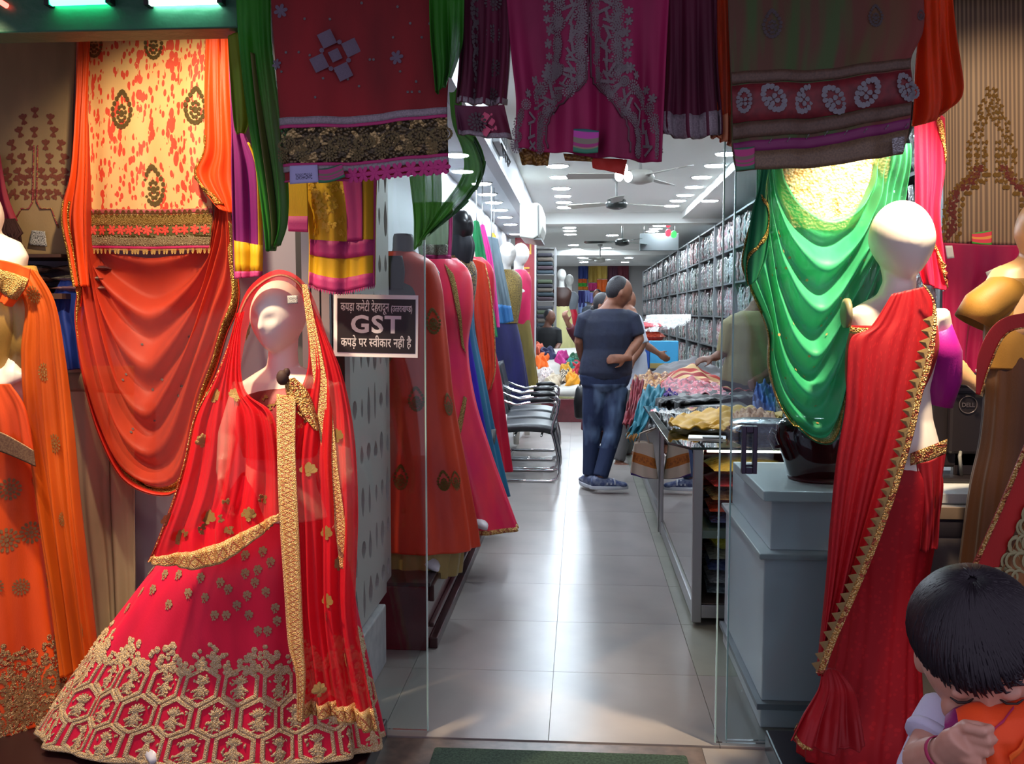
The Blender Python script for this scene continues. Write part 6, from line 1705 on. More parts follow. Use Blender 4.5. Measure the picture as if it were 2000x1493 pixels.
o, c_, S = heap('hanging_cloth', [[(1255, 762), (1275, 755), (1300, 760)], [(1246, 790), (1264, 785), (1290, 778)], [(1236, 830), (1250, 830), (1264, 826)], [(1222, 856), (1232, 860), (1242, 862)]], (6.5, 6.3, 6.15, 6.1), silk('teal_cloth', '0f6a7c', '0a5466', .6), 'teal cloth with an ochre end hanging over the counter edge', 'cloth')
cloth('ochre_end', sub(S, 0, 1, .86, 1, .006, 20, 4), silk('ochre_end', '9a6a2a', '86582a', .6), c_, .002)
heap('hanging_cloth', [[(1236, 745), (1246, 742), (1258, 745)], [(1230, 775), (1240, 775), (1252, 772)], [(1222, 805), (1232, 808), (1242, 806)], [(1216, 828), (1224, 832), (1232, 830)]], (6.9, 6.7, 6.5, 6.4), silk('wine_cloth', '7a0e22', '5c0a1a', .6), 'wine red cloth hanging over the counter edge behind the teal one', 'cloth')
heap('yellow_cloth', [[(1340, 815), (1440, 800), (1490, 806), (1530, 812)], [(1310, 826), (1400, 822), (1470, 826), (1520, 822)], [(1306, 836), (1370, 842), (1430, 846), (1470, 840)]], (5.2, 4.9, 4.6), silk('mustard', 'c89a20', 'b08418', .6), 'mustard yellow cloth spread on the glass top', 'cloth', ripple(2, .03), zmin=.822)
heap('peach_cloth', [[(1430, 815), (1470, 805), (1510, 812)], [(1425, 835), (1470, 832), (1520, 838)], [(1420, 845), (1460, 850), (1500, 850)]], (4.9, 4.7, 4.5), floral('peach_print', 'c89870', 'a8744c', '8a5438'), 'peach printed cloth beside the yellow one on the glass top', 'cloth', ripple(2, .02), zmin=.824)
bl_ = at(1495, 850, 4.5)
packet(bl_.x, 4.55, .82, .30, .22, .05, 4, 'blue plastic wrapped garment on the glass top', None, .2); packet(bl_.x-.02, 4.52, .873, .26, .2, .03, 9, 'slate plastic wrapped garment topmost on the glass top', None, -.1)
pp = at(1385, 857, 4.35)
o = thing('bill_pad', 'open white bill pad with a dark cover on the glass top', 'pad', (pp.x, 4.42, .818))
mb = MB(); mb.box((pp.x, 4.42, .821), (.17, .11, .006), Matrix.Rotation(-.15, 3, 'Z')); mb.build('pages', PAPER, o); mb = MB(); mb.box((pp.x+.02, 4.38, .827), (.09, .05, .006), Matrix.Rotation(-.1, 3, 'Z')); mb.build('cover', mat('pad_dark', '33343a', .5), o)
heap('blue_cloth', [[(1478, 752), (1495, 748), (1512, 760)], [(1472, 775), (1492, 778), (1514, 785)], [(1470, 800), (1490, 806), (1516, 806)]], (5.9, 5.8, 5.6), silk('cobalt', '1a4a90', '143a78', .6), 'cobalt blue cloth bundle by the salesman', 'cloth')
# blue paper bag, plastic covered stacks, further along the counter
q = at(1292, 700, 9.86)
bb = thing('paper_bag', 'sky blue shop bag with patterned side lying on the counter', 'bag', (q.x, 9.86, .83))
bz0, bz1 = .832, at(1290, 666, 9.86).z; bx0, bx1 = at(1268, 700, 9.86).x, at(1323, 700, 9.86).x
mb = MB(); mb.b2((bx0, 9.76, bz0), (bx1, 9.94, bz1)); mb.build('body', mat('sky_blue', '3f9ccc', .5), bb, bevel=.006)
mb = MB(); mb.b2((at(1255, 700, 9.86).x, 9.77, bz0), (bx0-.004, 9.93, bz1-.02)); mb.build('patterned_side', floral('blue_print', '1c4a9a', 'd0dcea', '1c3a80', 10), bb)
mb = MB(); mb.b2((bx0, 9.753, bz0), (bx1, 9.76, bz0+.05)); mb.build('tan_band', mat('bag_tan', 'a08a50', .6), bb)
for k in range(9):
    packet(.74+(k % 3)*.01, 10.3+(k//3)*.55, .832+(k % 3)*.125, .32, .36, .12, [7, 1, 3][k % 3], 'pink plastic wrapped garment stack on the far counter', 'stacks on the far counter')
for k in range(4):
    o = packet(.74, 10.3+k*.55 if k < 3 else 12.1, 1.208 if k < 3 else .832, .30, .34, .09, [1, 7, 4, 1][k], ['red', 'plum', 'navy', 'crimson'][k]+' wrapped garment topping the far counter stacks')
S = sheet([[(1262, 620), (1310, 606), (1345, 610)], [(1258, 635), (1310, 622), (1350, 622)], [(1256, 648), (1310, 640), (1340, 632)]], (11.2, 10.6, 9.9), ripple(5, .06), 60, 40); S.G[..., 2] = np.minimum(S.G[..., 2], 1.36)+.02*np.sin(40*S.G[..., 0]+17*S.G[..., 1])
m = glassmat('poly_sheet', 'd8dcd8', 2.4, .12)
o = thing('plastic_sheet', 'crumpled clear plastic sheet thrown over the far counter stacks', 'plastic sheet', (.8, 10.8, 1.05)); cloth('sheet', S, mat('poly_film', 'c8c8c4', .15, alpha=.5, coat=.5), o, .002)
# cloth carrier bag hanging at the counter corner
cb_ = at(1260, 900, 6.05)
bg2 = thing('carrier_bag', 'white cloth carrier bag with an ochre printed band and purple base', 'bag', (cb_.x, 5.99, .3))
def bagmat():
    m, nt, p_ = newmat('bag_print'); x = nt.xyz(nt.uv(1, 1))
    y = nt.ma('ADD', x[1], nt.ma('MULTIPLY', x[0], -.12))
    inb = nt.ma('MULTIPLY', nt.step(y, .30), nt.ma('LESS_THAN', y, .58))
    txt = nt.ma('MULTIPLY', nt.step(nt.noise(nt.uv(16, 8), 1.4, 2), .5), nt.ma('MULTIPLY', nt.step(y, .36), nt.ma('LESS_THAN', y, .52)))
    c = nt.mix(inb, lin('b8a898'), lin('a8601c')); c = nt.mix(txt, c, lin('8a4a18')); c = nt.mix(nt.step(y, .90), c, lin('3a1c6a'))
    nt.lk(c, p_.inputs['Base Color']); p_.inputs['Roughness'].default_value = .7
    return m
S = sheet([[(1240, 866), (1258, 864), (1276, 868)], [(1236, 895), (1258, 897), (1280, 900)], [(1232, 928), (1258, 934), (1286, 936)]], 5.96, ripple(1, .008), 20, 24)
cloth('front', S, bagmat(), bg2, .003)
S2 = Surf(S.G+np.array([.0, .06, 0])); cloth('back', S2, mat('bag_cream', 'a89888', .7), bg2, .003)
mb = MB(); mb.tube([S(.25, 0), (S(.3, 0).x, 5.97, S(0, 0).z+.06), (.495, 5.985, S(0, 0).z+.10), (S(.6, 0).x, 5.97, S(0, 0).z+.06), S(.75, 0)], .005, 6); mb.build('handle', mat('bag_cream'), bg2, True)

# ================================================================== PACKET SHELVES ALONG THE RIGHT WALL
sh = thing('packet_shelving', 'long steel shelving along the right wall crammed with clear packed garments', 'shelving', (1.9, 15, 0))
SX0, SX1 = 1.70, 2.115
ZL = [.10, .55, .98, 1.36, 1.74, 2.12]; ZT = 2.5
SHM = mat('shelf_grey', '55585a', .5, .3)
for z in ZL+[ZT]:
    mb = MB(); mb.b2((SX0, 4.6, z-.02), (SX1, 26.0, z)); mb.build('board', SHM, sh)
for k in range(15):
    y = 4.6+k*1.52
    mb = MB(); mb.b2((SX0-.012, y, 0), (SX1, y+.035, ZT)); mb.build('upright', mat('shelf_upright', '74787a', .4, .5), sh)
def pkm(name, cs):
    if name in MATS: return MATS[name]
    m, nt, p_ = newmat(name)
    n_ = nt.noise(nt.ob(1, 1, 1), 26, 4, .65)
    c = nt.mix(nt.ramp(n_, .35, .7), lin(cs[0]), lin(cs[1])); c = nt.mix(nt.step(nt.noise(nt.ob(), 40, 2), .63), c, lin('c4ccc8'))  # pale speckle paints glints of the plastic into the colour
    nt.lk(c, p_.inputs['Base Color']); p_.inputs['Roughness'].default_value = .22; p_.inputs['Coat Weight'].default_value = .8
    bump(nt, p_, nt.noise(nt.ob(1, 1, .3), 60, 3), .6, .02)
    return m
PM = [pkm('shelf_packet_%d' % i, c) for i, c in enumerate([('7e827c', '5a605c'), ('8a5a5e', '6a7470'), ('6a7a80', '8e948e'), ('96686e', '7a7a74'), ('5e6a62', '8a8a86'), ('74606a', '9a9a94'), ('a07070', '6a6a66')])]
PMH = []
for i in range(7):
    mb = MB()
    h_ = .30+.012*(i % 4); t_ = .085
    def side(sg): return lambda u, v: (-.16+.30*u+.012*math.sin(9*v+i), sg*t_/2*(1-abs(2*u-1)**5)*(1-abs(2*v-1)**6)*(1+.15*math.sin(7*v+i*2)), h_*v)
    mb.grid(side(1), 5, 6); mb.grid(side(-1), 5, 6)
    mb.grid(lambda u, v: (-.16-.02*math.sin(PI*u)*math.sin(PI*v)-.008*math.sin(15*v+i), (u-.5)*t_*.9, h_*v), 4, 6)
    PMH.append(mb)
PMM = [b_.mesh('garment_packet', PM[i], True) for i, b_ in enumerate(PMH)]
rnd = random.Random(77)
n_ind = 0; stuff = [MB() for _ in PM]
for zi in range(1, len(ZL)):
    y = 4.72
    while y < 25.8:
        if abs((y-4.6+.06) % 1.52) < .1: y += .08; continue
        i = rnd.randrange(7); z = ZL[zi]+.001; x = SX0+.18+rnd.uniform(-.015, .02); sc = rnd.uniform(.9, 1.08) if zi < 5 else rnd.uniform(.9, 1.05); rz = rnd.uniform(-.12, .12); tl = rnd.uniform(-.06, .06)
        if 8.7 < y < 14.6 and n_ind < 300:
            o = bpy.data.objects.new('garment_packet', PMM[i]); COL.objects.link(o); o.location = (x, y, z); o.scale = (1, 1, sc); o.rotation_euler = (tl, 0, rz)
            tag(o, 'clear wrapped folded garment standing on the steel shelving of the right wall', 'packet', 'packets on the right wall shelving'); n_ind += 1
        else:
            Mx = Matrix.Translation((x, y, z)) @ Matrix.Rotation(rz, 4, 'Z') @ Matrix.Diagonal((1, 1, sc, 1))
            b_ = PMH[i]; stuff[i].add([tuple(Mx @ Vector(p_)) for p_ in b_.v], b_.f)
        y += rnd.uniform(.088, .108)
mb = MB()
for i, b_ in enumerate(stuff): mb.add(b_.v, b_.f, None, i)
o = mb.build('garment_packet_rows', PM, None, True); o['kind'] = 'stuff'; o['label'] = 'further rows of clear wrapped garments on the right wall shelving'; o['category'] = 'packets'
# ================================================================== CLOTH PLATFORM AND BACK OF THE SHOP
pf = thing('cloth_platform', 'low maroon platform with white mattress at the end of the aisle', 'platform', (-.2, 13, 0))
mb = MB(); mb.b2((-.98, 12.05, 0), (.12, 13.9, .30)); mb.build('base', MAR, pf, bevel=.006)
def mat_z(y): return .38+.45*sm((y-12.3)/1.6)
def mat_top(u, v): return (-.98+1.1*u, 12.07+1.8*v, mat_z(12.07+1.8*v)+.012*math.sin(9*u)*math.sin(7*v))
mb = MB(); mb.grid(mat_top, 20, 20); mb.build('mattress', mat('mattress_white', 'b4b0a8', .8, col2='a09c94', ns=4), pf, True, solid=.10)
heapc = [('orange', 'e0621a', 1042, 1075, 690, 715), ('navy', '1c1c40', 1050, 1090, 680, 700), ('magenta', 'b02a78', 1082, 1112, 690, 705), ('teal', '1a6a60', 1100, 1135, 705, 722), ('white floral', 'b0a4a0', 1045, 1085, 722, 742), ('mustard', 'c08a20', 1092, 1125, 712, 735), ('crimson', 'a01c2c', 1112, 1142, 706, 730), ('dark green', '1c4a30', 1106, 1140, 695, 712), ('cream', 'b8a890', 1060, 1100, 735, 750), ('amber', 'd08a1c', 1100, 1135, 735, 748), ('coral', 'd8684a', 1040, 1062, 668, 690), ('striped', '5a4a3c', 1088, 1115, 725, 745)]
rnd = random.Random(4)
for nm, c, x0, x1, y0, y1 in heapc:
    Yc_ = 12.25+max(0, (752-(y0+y1)/2))*.028
    Yq = 13.0
    for _ in range(40):
        q_ = at((x0+x1)/2, (y0+y1)/2, Yq); Yq = min(13.6, max(12.25, Yq+(q_.z-mat_z(Yq)-.10)*1.2))
    P = at((x0+x1)/2, (y0+y1)/2, Yq); w_ = (x1-x0)/F*12.8*.62; d_ = .34
    ph = [rnd.uniform(0, 6) for _ in range(4)]
    mb = MB()
    def g(u, v):
        r_ = max(0, 1-((2*u-1)**4+(2*v-1)**4)); e = .09*r_**.5*(1+.35*math.sin(11*u+ph[0]+3*v)*math.cos(8*v+ph[1]))+.014*math.sin(23*u+ph[2])*r_
        wob = .03*math.sin(9*v+ph[3])
        return (P.x+(u-.5)*2*w_*.55+wob, P.y+(v-.5)*d_*(1+.2*math.sin(6*u+ph[0])), mat_z(P.y+(v-.5)*d_)+.052+e)
    mb.grid(g, 26, 20)
    tag(mb.build('tossed_cloth', floral('fl_'+nm, c, 'd8c8c0', '7a4a50', 9) if nm == 'white floral' else stripem('st_x', ['3a3430', 'b8a890'], 9) if nm == 'striped' else silk('toss_'+nm.replace(' ', '_'), c, None, .65), None, True, solid=.006), nm+' cloth tossed on the white mattress platform', 'cloth', 'cloths tossed on the mattress')
# tall steel rack of folded cloth
rk = thing('cloth_rack', 'tall steel rack of dark folded fabric beyond the red banner', 'rack', (-.6, 15.6, 0))
rx0, rx1 = at(1046, 560, 15.5).x, at(1084, 560, 15.5).x
for x in (rx0, rx1):
    mb = MB(); mb.b2((x-.015, 15.5, 0), (x+.015, 15.55, 2.45)); mb.build('post', STEEL, rk)
    mb = MB(); mb.b2((x-.015, 15.95, 0), (x+.015, 16.0, 2.45)); mb.build('post', STEEL, rk)
for k in range(6):
    z = .3+k*.43
    mb = MB(); mb.b2((rx0, 15.5, z-.015), (rx1, 16.0, z)); mb.build('shelf', STEEL, rk)
FC = ['2c2a34', '4a3430', '33404a', '5a5048', '3a3a40', '5c2c30', '28343c', '46503c', '6a6458', '3c2c34']
FCN = ['inky', 'brown', 'slate blue', 'taupe', 'charcoal', 'brick', 'petrol', 'moss', 'stone', 'aubergine']
for k in range(5):
    for j in range(5):
        z = .3+k*.43+j*.07; i = (k*3+j*7) % 10
        mb = MB(); mb.b2((rx0+.02, 15.5, z+.003), (rx1-.02+rnd.uniform(-.03, 0), 15.95, z+.066))
        tag(mb.build('folded_fabric', mat('fold_'+FCN[i].replace(' ', '_'), FC[i], .7), bevel=.02), FCN[i]+' folded fabric on the '+['lowest', 'second', 'third', 'fourth', 'fifth'][k]+' shelf of the steel rack', 'fabric', 'folds on the steel rack '+FCN[i])
# two far mannequins beyond the rack
for (hx, hy, Yf, c1, c2, lab) in [(1097, 538, 17.4, '3a2018', 'b8b078', 'far white mannequin with a brown blouse and beige sari'), (1112, 548, 18.6, '7a8088', 'c01c34', 'far white mannequin with a red draped sari')]:
    g = thing('mannequin', lab, 'mannequin', (at(hx, 700, Yf).x, Yf, 0))
    kx = F/Yf
    mb = MB(); egg(mb, at(hx, hy, Yf), .085, .12, .1, R(20)); c = at(hx, hy, Yf)
    mb.tube([c, c+Vector((0, .01, -.2))], [.05, .055], 10); torso_mb(mb, c.x, Yf+.01, c.z-.22-.575, 1.0, hips=False, neck=False); organic(mb, 'body', mat('mannequin_plain'), g, .015, 2)
    A_ = lambda z, w_, r_: (c.x, Yf, z, w_, w_*r_)
    cloth('blouse', tub3([A_(c.z-.22, .11, .6), A_(c.z-.30, .18, .5), A_(c.z-.42, .165, .75), A_(c.z-.58, .13, .7)], None, 50, 20), silk('far_blouse_'+c1, c1, None, .5), g)
    cloth('sari', tub3([A_(c.z-.55, .13, .7), A_(c.z-.8, .19, .7), A_(c.z-1.3, .25, .7), A_(.02, .32, .7)], pleat(9, .01, .04), 90, 30), silk('far_sari_'+c2, c2, None, .5), g)
# garments hung and folded against the back wall
bw = [('blue', '2c3c7a', 1130, 1148, 512, 545), ('orange folded', 'd05a24', 1130, 1146, 545, 553), ('green folded', '3a9a34', 1130, 1146, 553, 560), ('saffron folded', 'c87020', 1130, 1148, 560, 566), ('mustard', 'a88a3a', 1150, 1166, 516, 552), ('gold', 'c8a850', 1166, 1186, 518, 545), ('orange', 'd8601c', 1166, 1186, 546, 570), ('pink', 'b82a68', 1150, 1166, 553, 568), ('plum', '5a3040', 1188, 1206, 515, 560), ('maroon', '6a2430', 1206, 1228, 516, 585), ('white and blue', '7a84c0', 1142, 1152, 568, 590), ('lilac', '8a84c8', 1152, 1164, 572, 592), ('indigo', '2c2c6a', 1130, 1142, 568, 600), ('pale blue', '8aa0d0', 1130, 1146, 592, 612)]
for nm, c, x0, x1, y0, y1 in bw:
    S = sheet([[(x0, y0), ((x0+x1)/2, y0), (x1, y0)], [(x0, y1), ((x0+x1)/2, y1), (x1, y1)]], 27.9, ripple(2, .05), 16, 12)
    o, p_ = hang('wall_garment', S, silk('bw_'+nm.replace(' ', '_'), c, None, .6), nm+' garment displayed on the back wall', 'garment', solid=.02)
    mb = MB(); mb.b2((S(0, 0).x, 27.93, S(0, 0).z-.01), (S(1, 0).x, 28.0, S(0, 0).z+.01)); mb.build('rail', STEEL, o)
# ceiling fans
def fan(x, y, zc, hubm, bladem, label, rot, r=.55, drop=.28):
    o = thing('ceiling_fan', label, 'fan', (x, y, zc))
    mb = MB(); mb.tube([(x, y, zc), (x, y, zc-drop)], .012, 8); mb.build('rod', mat('fan_rod', '9a9a98', .4), o, True)
    mb = MB(); mb.lathe([(.02, .05), (.09, .04), (.11, .0), (.10, -.04), (.03, -.06)], (x, y, zc-drop-.03), 24); mb.build('motor', hubm, o, True)
    mb = MB(); mb.lathe([(.05, 0), (.05, -.03), (.02, -.05)], (x, y, zc), 16); mb.build('canopy', mat('fan_rod'), o, True)
    for k in range(3):
        a = rot+2*PI*k/3; M_ = Matrix.Translation((x, y, zc-drop-.03)) @ Matrix.Rotation(a, 4, 'Z') @ Matrix.Rotation(R(10), 4, 'X')
        mb = MB(); mb.prism([(.09, -.02), (.16, -.055), (r, -.07), (r+.02, 0), (r, .07), (.16, .055), (.09, .02)], M_, .006); mb.build('blade', bladem, o, bevel=.002)
FW = mat('fan_white', 'b0b0a8', .4)
q = at(1204, 398, 9.6); fan(q.x, 9.6, 2.75, mat('fan_dark', '2c302e', .3), FW, 'white bladed ceiling fan with a dark motor over the aisle', .5, drop=2.75-.0-q.z-.03)
q = zp(1250, 362, 2.75); fan(at(1250, 372, 7.4).x, 7.4, 2.75, FW, FW, 'all white ceiling fan nearer the entrance', 1.1)
fan(at(1172, 500, 19.0).x, 19.0, 2.75, FW, FW, 'white ceiling fan far down the hall', .2)
fan(at(1215, 488, 14.2).x, 14.2, 2.75, mat('fan_dark'), mat('fan_steel', '5a6a62', .15, .8), 'glossy green steel bladed ceiling fan beyond the beam', .9)
# bulb cluster near the entrance ceiling
q = at(1218, 338, 6.4)
o = thing('bulb_cluster', 'bright cluster of white bulbs hung from the ceiling near the entrance', 'light', (q.x, 6.4, q.z))
mb = MB(); mb.tube([(q.x, 6.4, 2.75), (q.x, 6.4, q.z+.05)], .006, 6); mb.build('cord', STEEL, o, True)
for dx, dz in ((-.03, -.02), (.03, -.025), (0, .03)):
    mb = MB(); mb.ell((q.x+dx, 6.4, q.z+dz), (.028, .028, .036), 12, 8); mb.build('bulb', mat('bulb_white', (250, 245, 255), .4, emit=30), o, True)
# suspended grey panel and little lanterns by the packet shelves
q0, q1 = at(1250, 456, 14.6), at(1326, 490, 14.6)
o = thing('suspended_panel', 'flat grey panel suspended from the ceiling by the packet shelves', 'hanging_panel', (q0.x, 14.6, q1.z))
mb = MB(); mb.b2((q0.x, 14.6, q1.z), (q1.x, 14.66, q0.z)); mb.build('board', mat('panel_grey', '666e70', .5), o, bevel=.01)
mb = MB(); mb.tube([(q0.x+.06, 14.63, q0.z), (q0.x+.06, 14.63, 2.75)], .006, 6); mb.tube([(q1.x-.06, 14.63, q0.z), (q1.x-.06, 14.63, 2.75)], .006, 6); mb.build('hanger_wire', STEEL, o, True)
for (px, py, c, lab) in [(1305, 455, (255, 60, 80), 'small glowing red lantern by the suspended panel'), (1305, 437, (200, 50, 70), 'upper red lantern on the same cord'), (1316, 458, (60, 180, 90), 'small glowing green lantern by the suspended panel')]:
    q = at(px, py, 14.3)
    o = thing('lantern', lab, 'lantern', q)
    mb = MB(); mb.lathe([(.01, .055), (.035, .04), (.045, 0), (.035, -.04), (.01, -.055)], tuple(q), 14); mb.build('shade', mat('lantern_%d%d' % (px, py), c, .5, emit=2.5), o, True)
    mb = MB(); mb.tube([(q.x, q.y, q.z+.05), (q.x, q.y, 2.75)], .003, 5); mb.build('cord', BLACK, o, True)

# ================================================================== PEOPLE
SKIN = mat('skin_brown', '8a5a44', .55, col2='7c4f3b', ns=20)
SKIN2 = mat('skin_brown_dark', '6a4434', .55)
SKINC = mat('skin_child', 'c69682', .5, col2='ba8670', ns=18)
HAIR = mat('hair_black', '15131a', .45, bmp=.5, bs=220)
def ring_at(c, rv, fv, rx, ry, n=18):
    return [tuple(c+rv*(rx*math.cos(2*PI*i/n))+fv*(ry*math.sin(2*PI*i/n))) for i in range(n)]
TOR = [(0, .150, .115), (.10, .17, .125), (.25, .165, .118), (.42, .15, .108), (.62, .168, .115), (.80, .178, .105), (.92, .150, .085), (.98, .085, .068), (1.03, .056, .056)]
def torso(mb, pel, nek, rv, k=1.0, inf=0, t0=0, t1=1.03, wk=1.0):
    ax = nek-pel; fv = ax.normalized().cross(rv).normalized()
    ts = [t for t in TOR if t0 <= t[0] <= t1]
    mb.loft([ring_at(pel+ax*t, rv, fv, (rx*k*wk+inf), (ry*k+inf)) for t, rx, ry in ts])
def human(name, label, J, skin, shirt, pants, sleeve=.55, k=1.0, voxel=.012, hairstyle='short', shoes=None, shirt_len=0.0, kurta=0, wk=1.0, hand_kw=(None, None), pants_to=.97):
    """J: head (centre, yaw, tilt), nek, pel, rv, sL, eL, wL, sR, eR, wR, hL, kL, aL, hR, kR, aR (world points)"""
    base = (J['aL']+J['aR'])/2
    t = thing(name, label, 'person', (base.x, base.y, min(J['aL'].z, J['aR'].z)-.08*k))
    mb = MB(); hc, yaw, tilt = J['head']
    egg(mb, hc, .078*k, .12*k, .098*k, yaw, tilt)
    fw = Matrix.Rotation(yaw, 3, 'Z') @ Matrix.Rotation(tilt, 3, 'X') @ Vector((0, -1, 0)); side = Matrix.Rotation(yaw, 3, 'Z') @ Vector((1, 0, 0))
    for s in (-1, 1): mb.ell(hc+side*s*.075*k+Vector((0, 0, -.01*k)), (.014*k, .02*k, .03*k), 8, 6)
    mb.tube([hc+Vector((0, 0, -.05*k))-fw*.02*k, J['nek']+Vector((0, 0, .02*k)), J['nek']+Vector((0, 0, -.06*k))], [.052*k, .055*k, .07*k], 12)
    torso(mb, J['pel'], J['nek'], J['rv'], k, 0, wk=wk)
    for s in 'LR':
        mb.tube([J['s'+s], (J['s'+s]+J['e'+s])/2, J['e'+s], (J['e'+s]*.6+J['w'+s]*.4), J['w'+s]], [.055*k, .048*k, .040*k, .039*k, .027*k], 12)
        hk = hand_kw[0 if s == 'L' else 1] or {}
        d = hk.get('d', (J['w'+s]-J['e'+s])); up = hk.get('up', Vector((0, -1, 0)) if abs(Vector(d).normalized().y) < .9 else Vector((0, 0, 1)))
        hand_mb(mb, J['w'+s], d, up, .17*k, hk.get('curl', .35), hk.get('thumb', 1 if s == 'L' else -1))
        mb.tube([J['h'+s], (J['h'+s]+J['k'+s])/2, J['k'+s], J['k'+s]*.65+J['a'+s]*.35, J['a'+s]], [.088*k, .075*k, .056*k, .055*k, .036*k], 12)
        f = (J.get('f'+s) or Vector((0, -1, 0))).normalized(); a = J['a'+s]
        mb.loft([ring_at(a+f*q_*k+Vector((0, 0, -dz*k)), f.cross(Vector((0, 0, 1))), Vector((0, 0, 1)), w_*k, h_*k, 12) for q_, dz, w_, h_ in ((-.05, .05, .02, .02), (-.03, .04, .032, .04), (.03, .035, .038, .045), (.11, .055, .045, .028), (.17, .06, .038, .02), (.19, .062, .015, .01))])
    organic(mb, 'body', skin, t, voxel, 3)
    # shirt
    mb = MB(); torso(mb, J['pel'], J['nek'], J['rv'], k, .014*k, shirt_len, .99, wk)
    for s in 'LR':
        L = [J['s'+s], (J['s'+s]+J['e'+s])/2, J['e'+s], (J['e'+s]+J['w'+s])/2, J['w'+s]]; rr = [.07, .064, .054, .052, .04]
        n = sleeve*4; pts = [J['s'+s]*.6+J['nek']*.4-Vector((0, 0, .05*k)), J['s'+s]*.88+J['nek']*.12-Vector((0, 0, .012*k))]; rd = [.05*k, .062*k]; L[0] = J['s'+s]*.9+J['e'+s]*.1
        for q_ in range(5):
            if q_ <= n: pts.append(L[q_]); rd.append(rr[q_]*k)
        if n > len(pts)-3 and len(pts) < 7:
            e_ = n-(len(pts)-3); i_ = len(pts)-3; pts.append(L[i_]*(1-e_)+L[i_+1]*e_); rd.append((rr[i_]*(1-e_)+rr[i_+1]*e_)*k)
        mb.tube(pts, rd, 12)
    if kurta:
        ax = (J['nek']-J['pel']).normalized(); c = J['pel']; fv = ax.cross(J['rv']).normalized()
        mb.loft([ring_at(c+Vector((0, 0, z)), J['rv'], fv, rx*k, ry*k) for z, rx, ry in ((.25, .16, .125), (.05, .19, .145), (-.2, .21, .15), (-kurta, .23, .15))])
    organic(mb, 'shirt', shirt, t, voxel, 4)
    # trousers
    mb = MB()
    ax = (J['nek']-J['pel']); fv = ax.normalized().cross(J['rv']).normalized()
    mb.loft([ring_at(J['pel']+ax*q_, J['rv'], fv, rx*k*wk, ry*k) for q_, rx, ry in ((-.16, .10, .09), (-.08, .16, .12), (.05, .178, .132), (.2, .168, .12))])
    for s in 'LR':
        mb.tube([J['h'+s], (J['h'+s]+J['k'+s])/2, J['k'+s], J['k'+s]*.5+J['a'+s]*.5, J['k'+s]*(1-pants_to)+J['a'+s]*pants_to], [.098*k, .09*k, .072*k, .064*k, .06*k], 12)
    organic(mb, 'trousers', pants, t, voxel, 4)
    # hair
    mb = MB()
    up = Vector((0, 0, 1))
    if hairstyle == 'short':
        mb.ell(hc-fw*.018*k+up*.024*k, (.080*k, .090*k, .105*k), 20, 14, Matrix.Rotation(yaw, 3, 'Z') @ Matrix.Rotation(tilt, 3, 'X'))
    elif hairstyle == 'long':
        mb.ell(hc-fw*.016*k+up*.024*k, (.086*k, .095*k, .108*k), 20, 14, Matrix.Rotation(yaw, 3, 'Z') @ Matrix.Rotation(tilt, 3, 'X')); mb.ell(hc-fw*.11*k-up*.06*k, (.04*k, .04*k, .05*k), 12, 8)
    mb.build('hair', HAIR, t, True)
    # eyes
    for s in (-1, 1):
        mb = MB(); mb.ell(hc+side*s*.028*k+fw*.080*k+Vector((0, 0, .008*k)), (.010*k, .010*k, .006*k), 8, 6); mb.build('eye', BLACK, t, True)
    if shoes:
        for s in 'LR':
            f = (J.get('f'+s) or Vector((0, -1, 0))).normalized(); a = J['a'+s]; sd = f.cross(up)
            mb = MB(); mb.loft([ring_at(a+f*q_*k+up*(-dz*k), sd, up, w_*k, h_*k, 14) for q_, dz, w_, h_ in ((-.075, .035, .025, .03), (-.06, .03, .04, .05), (.0, .025, .046, .058), (.06, .038, .05, .046), (.14, .052, .054, .03), (.19, .056, .044, .024), (.215, .058, .02, .015))]); o = mb.build('shoe', shoes, t, True, sub=1)
            mb = MB(); mb.loft([ring_at(a+up*(-(.085-dz)*k)+f*.07*k, sd, f, .056*k, .152*k, 20) for dz in (.0, .006, .02, .026)]); mb.build('sole', mat('sole_white', 'b8bcc4', .5), o, True)
            for q_ in (.05, .08, .11):
                mb = MB(); mb.tube([a+f*q_*k+sd*s2*.05*k+up*(z_-.045)*k for s2, z_ in ((-1, .0), (-.5, .045-q_*.12), (.5, .045-q_*.12), (1, .0))], .007*k, 6); mb.build('stripe', mat('sole_white'), o, True)
    return t
V = Vector
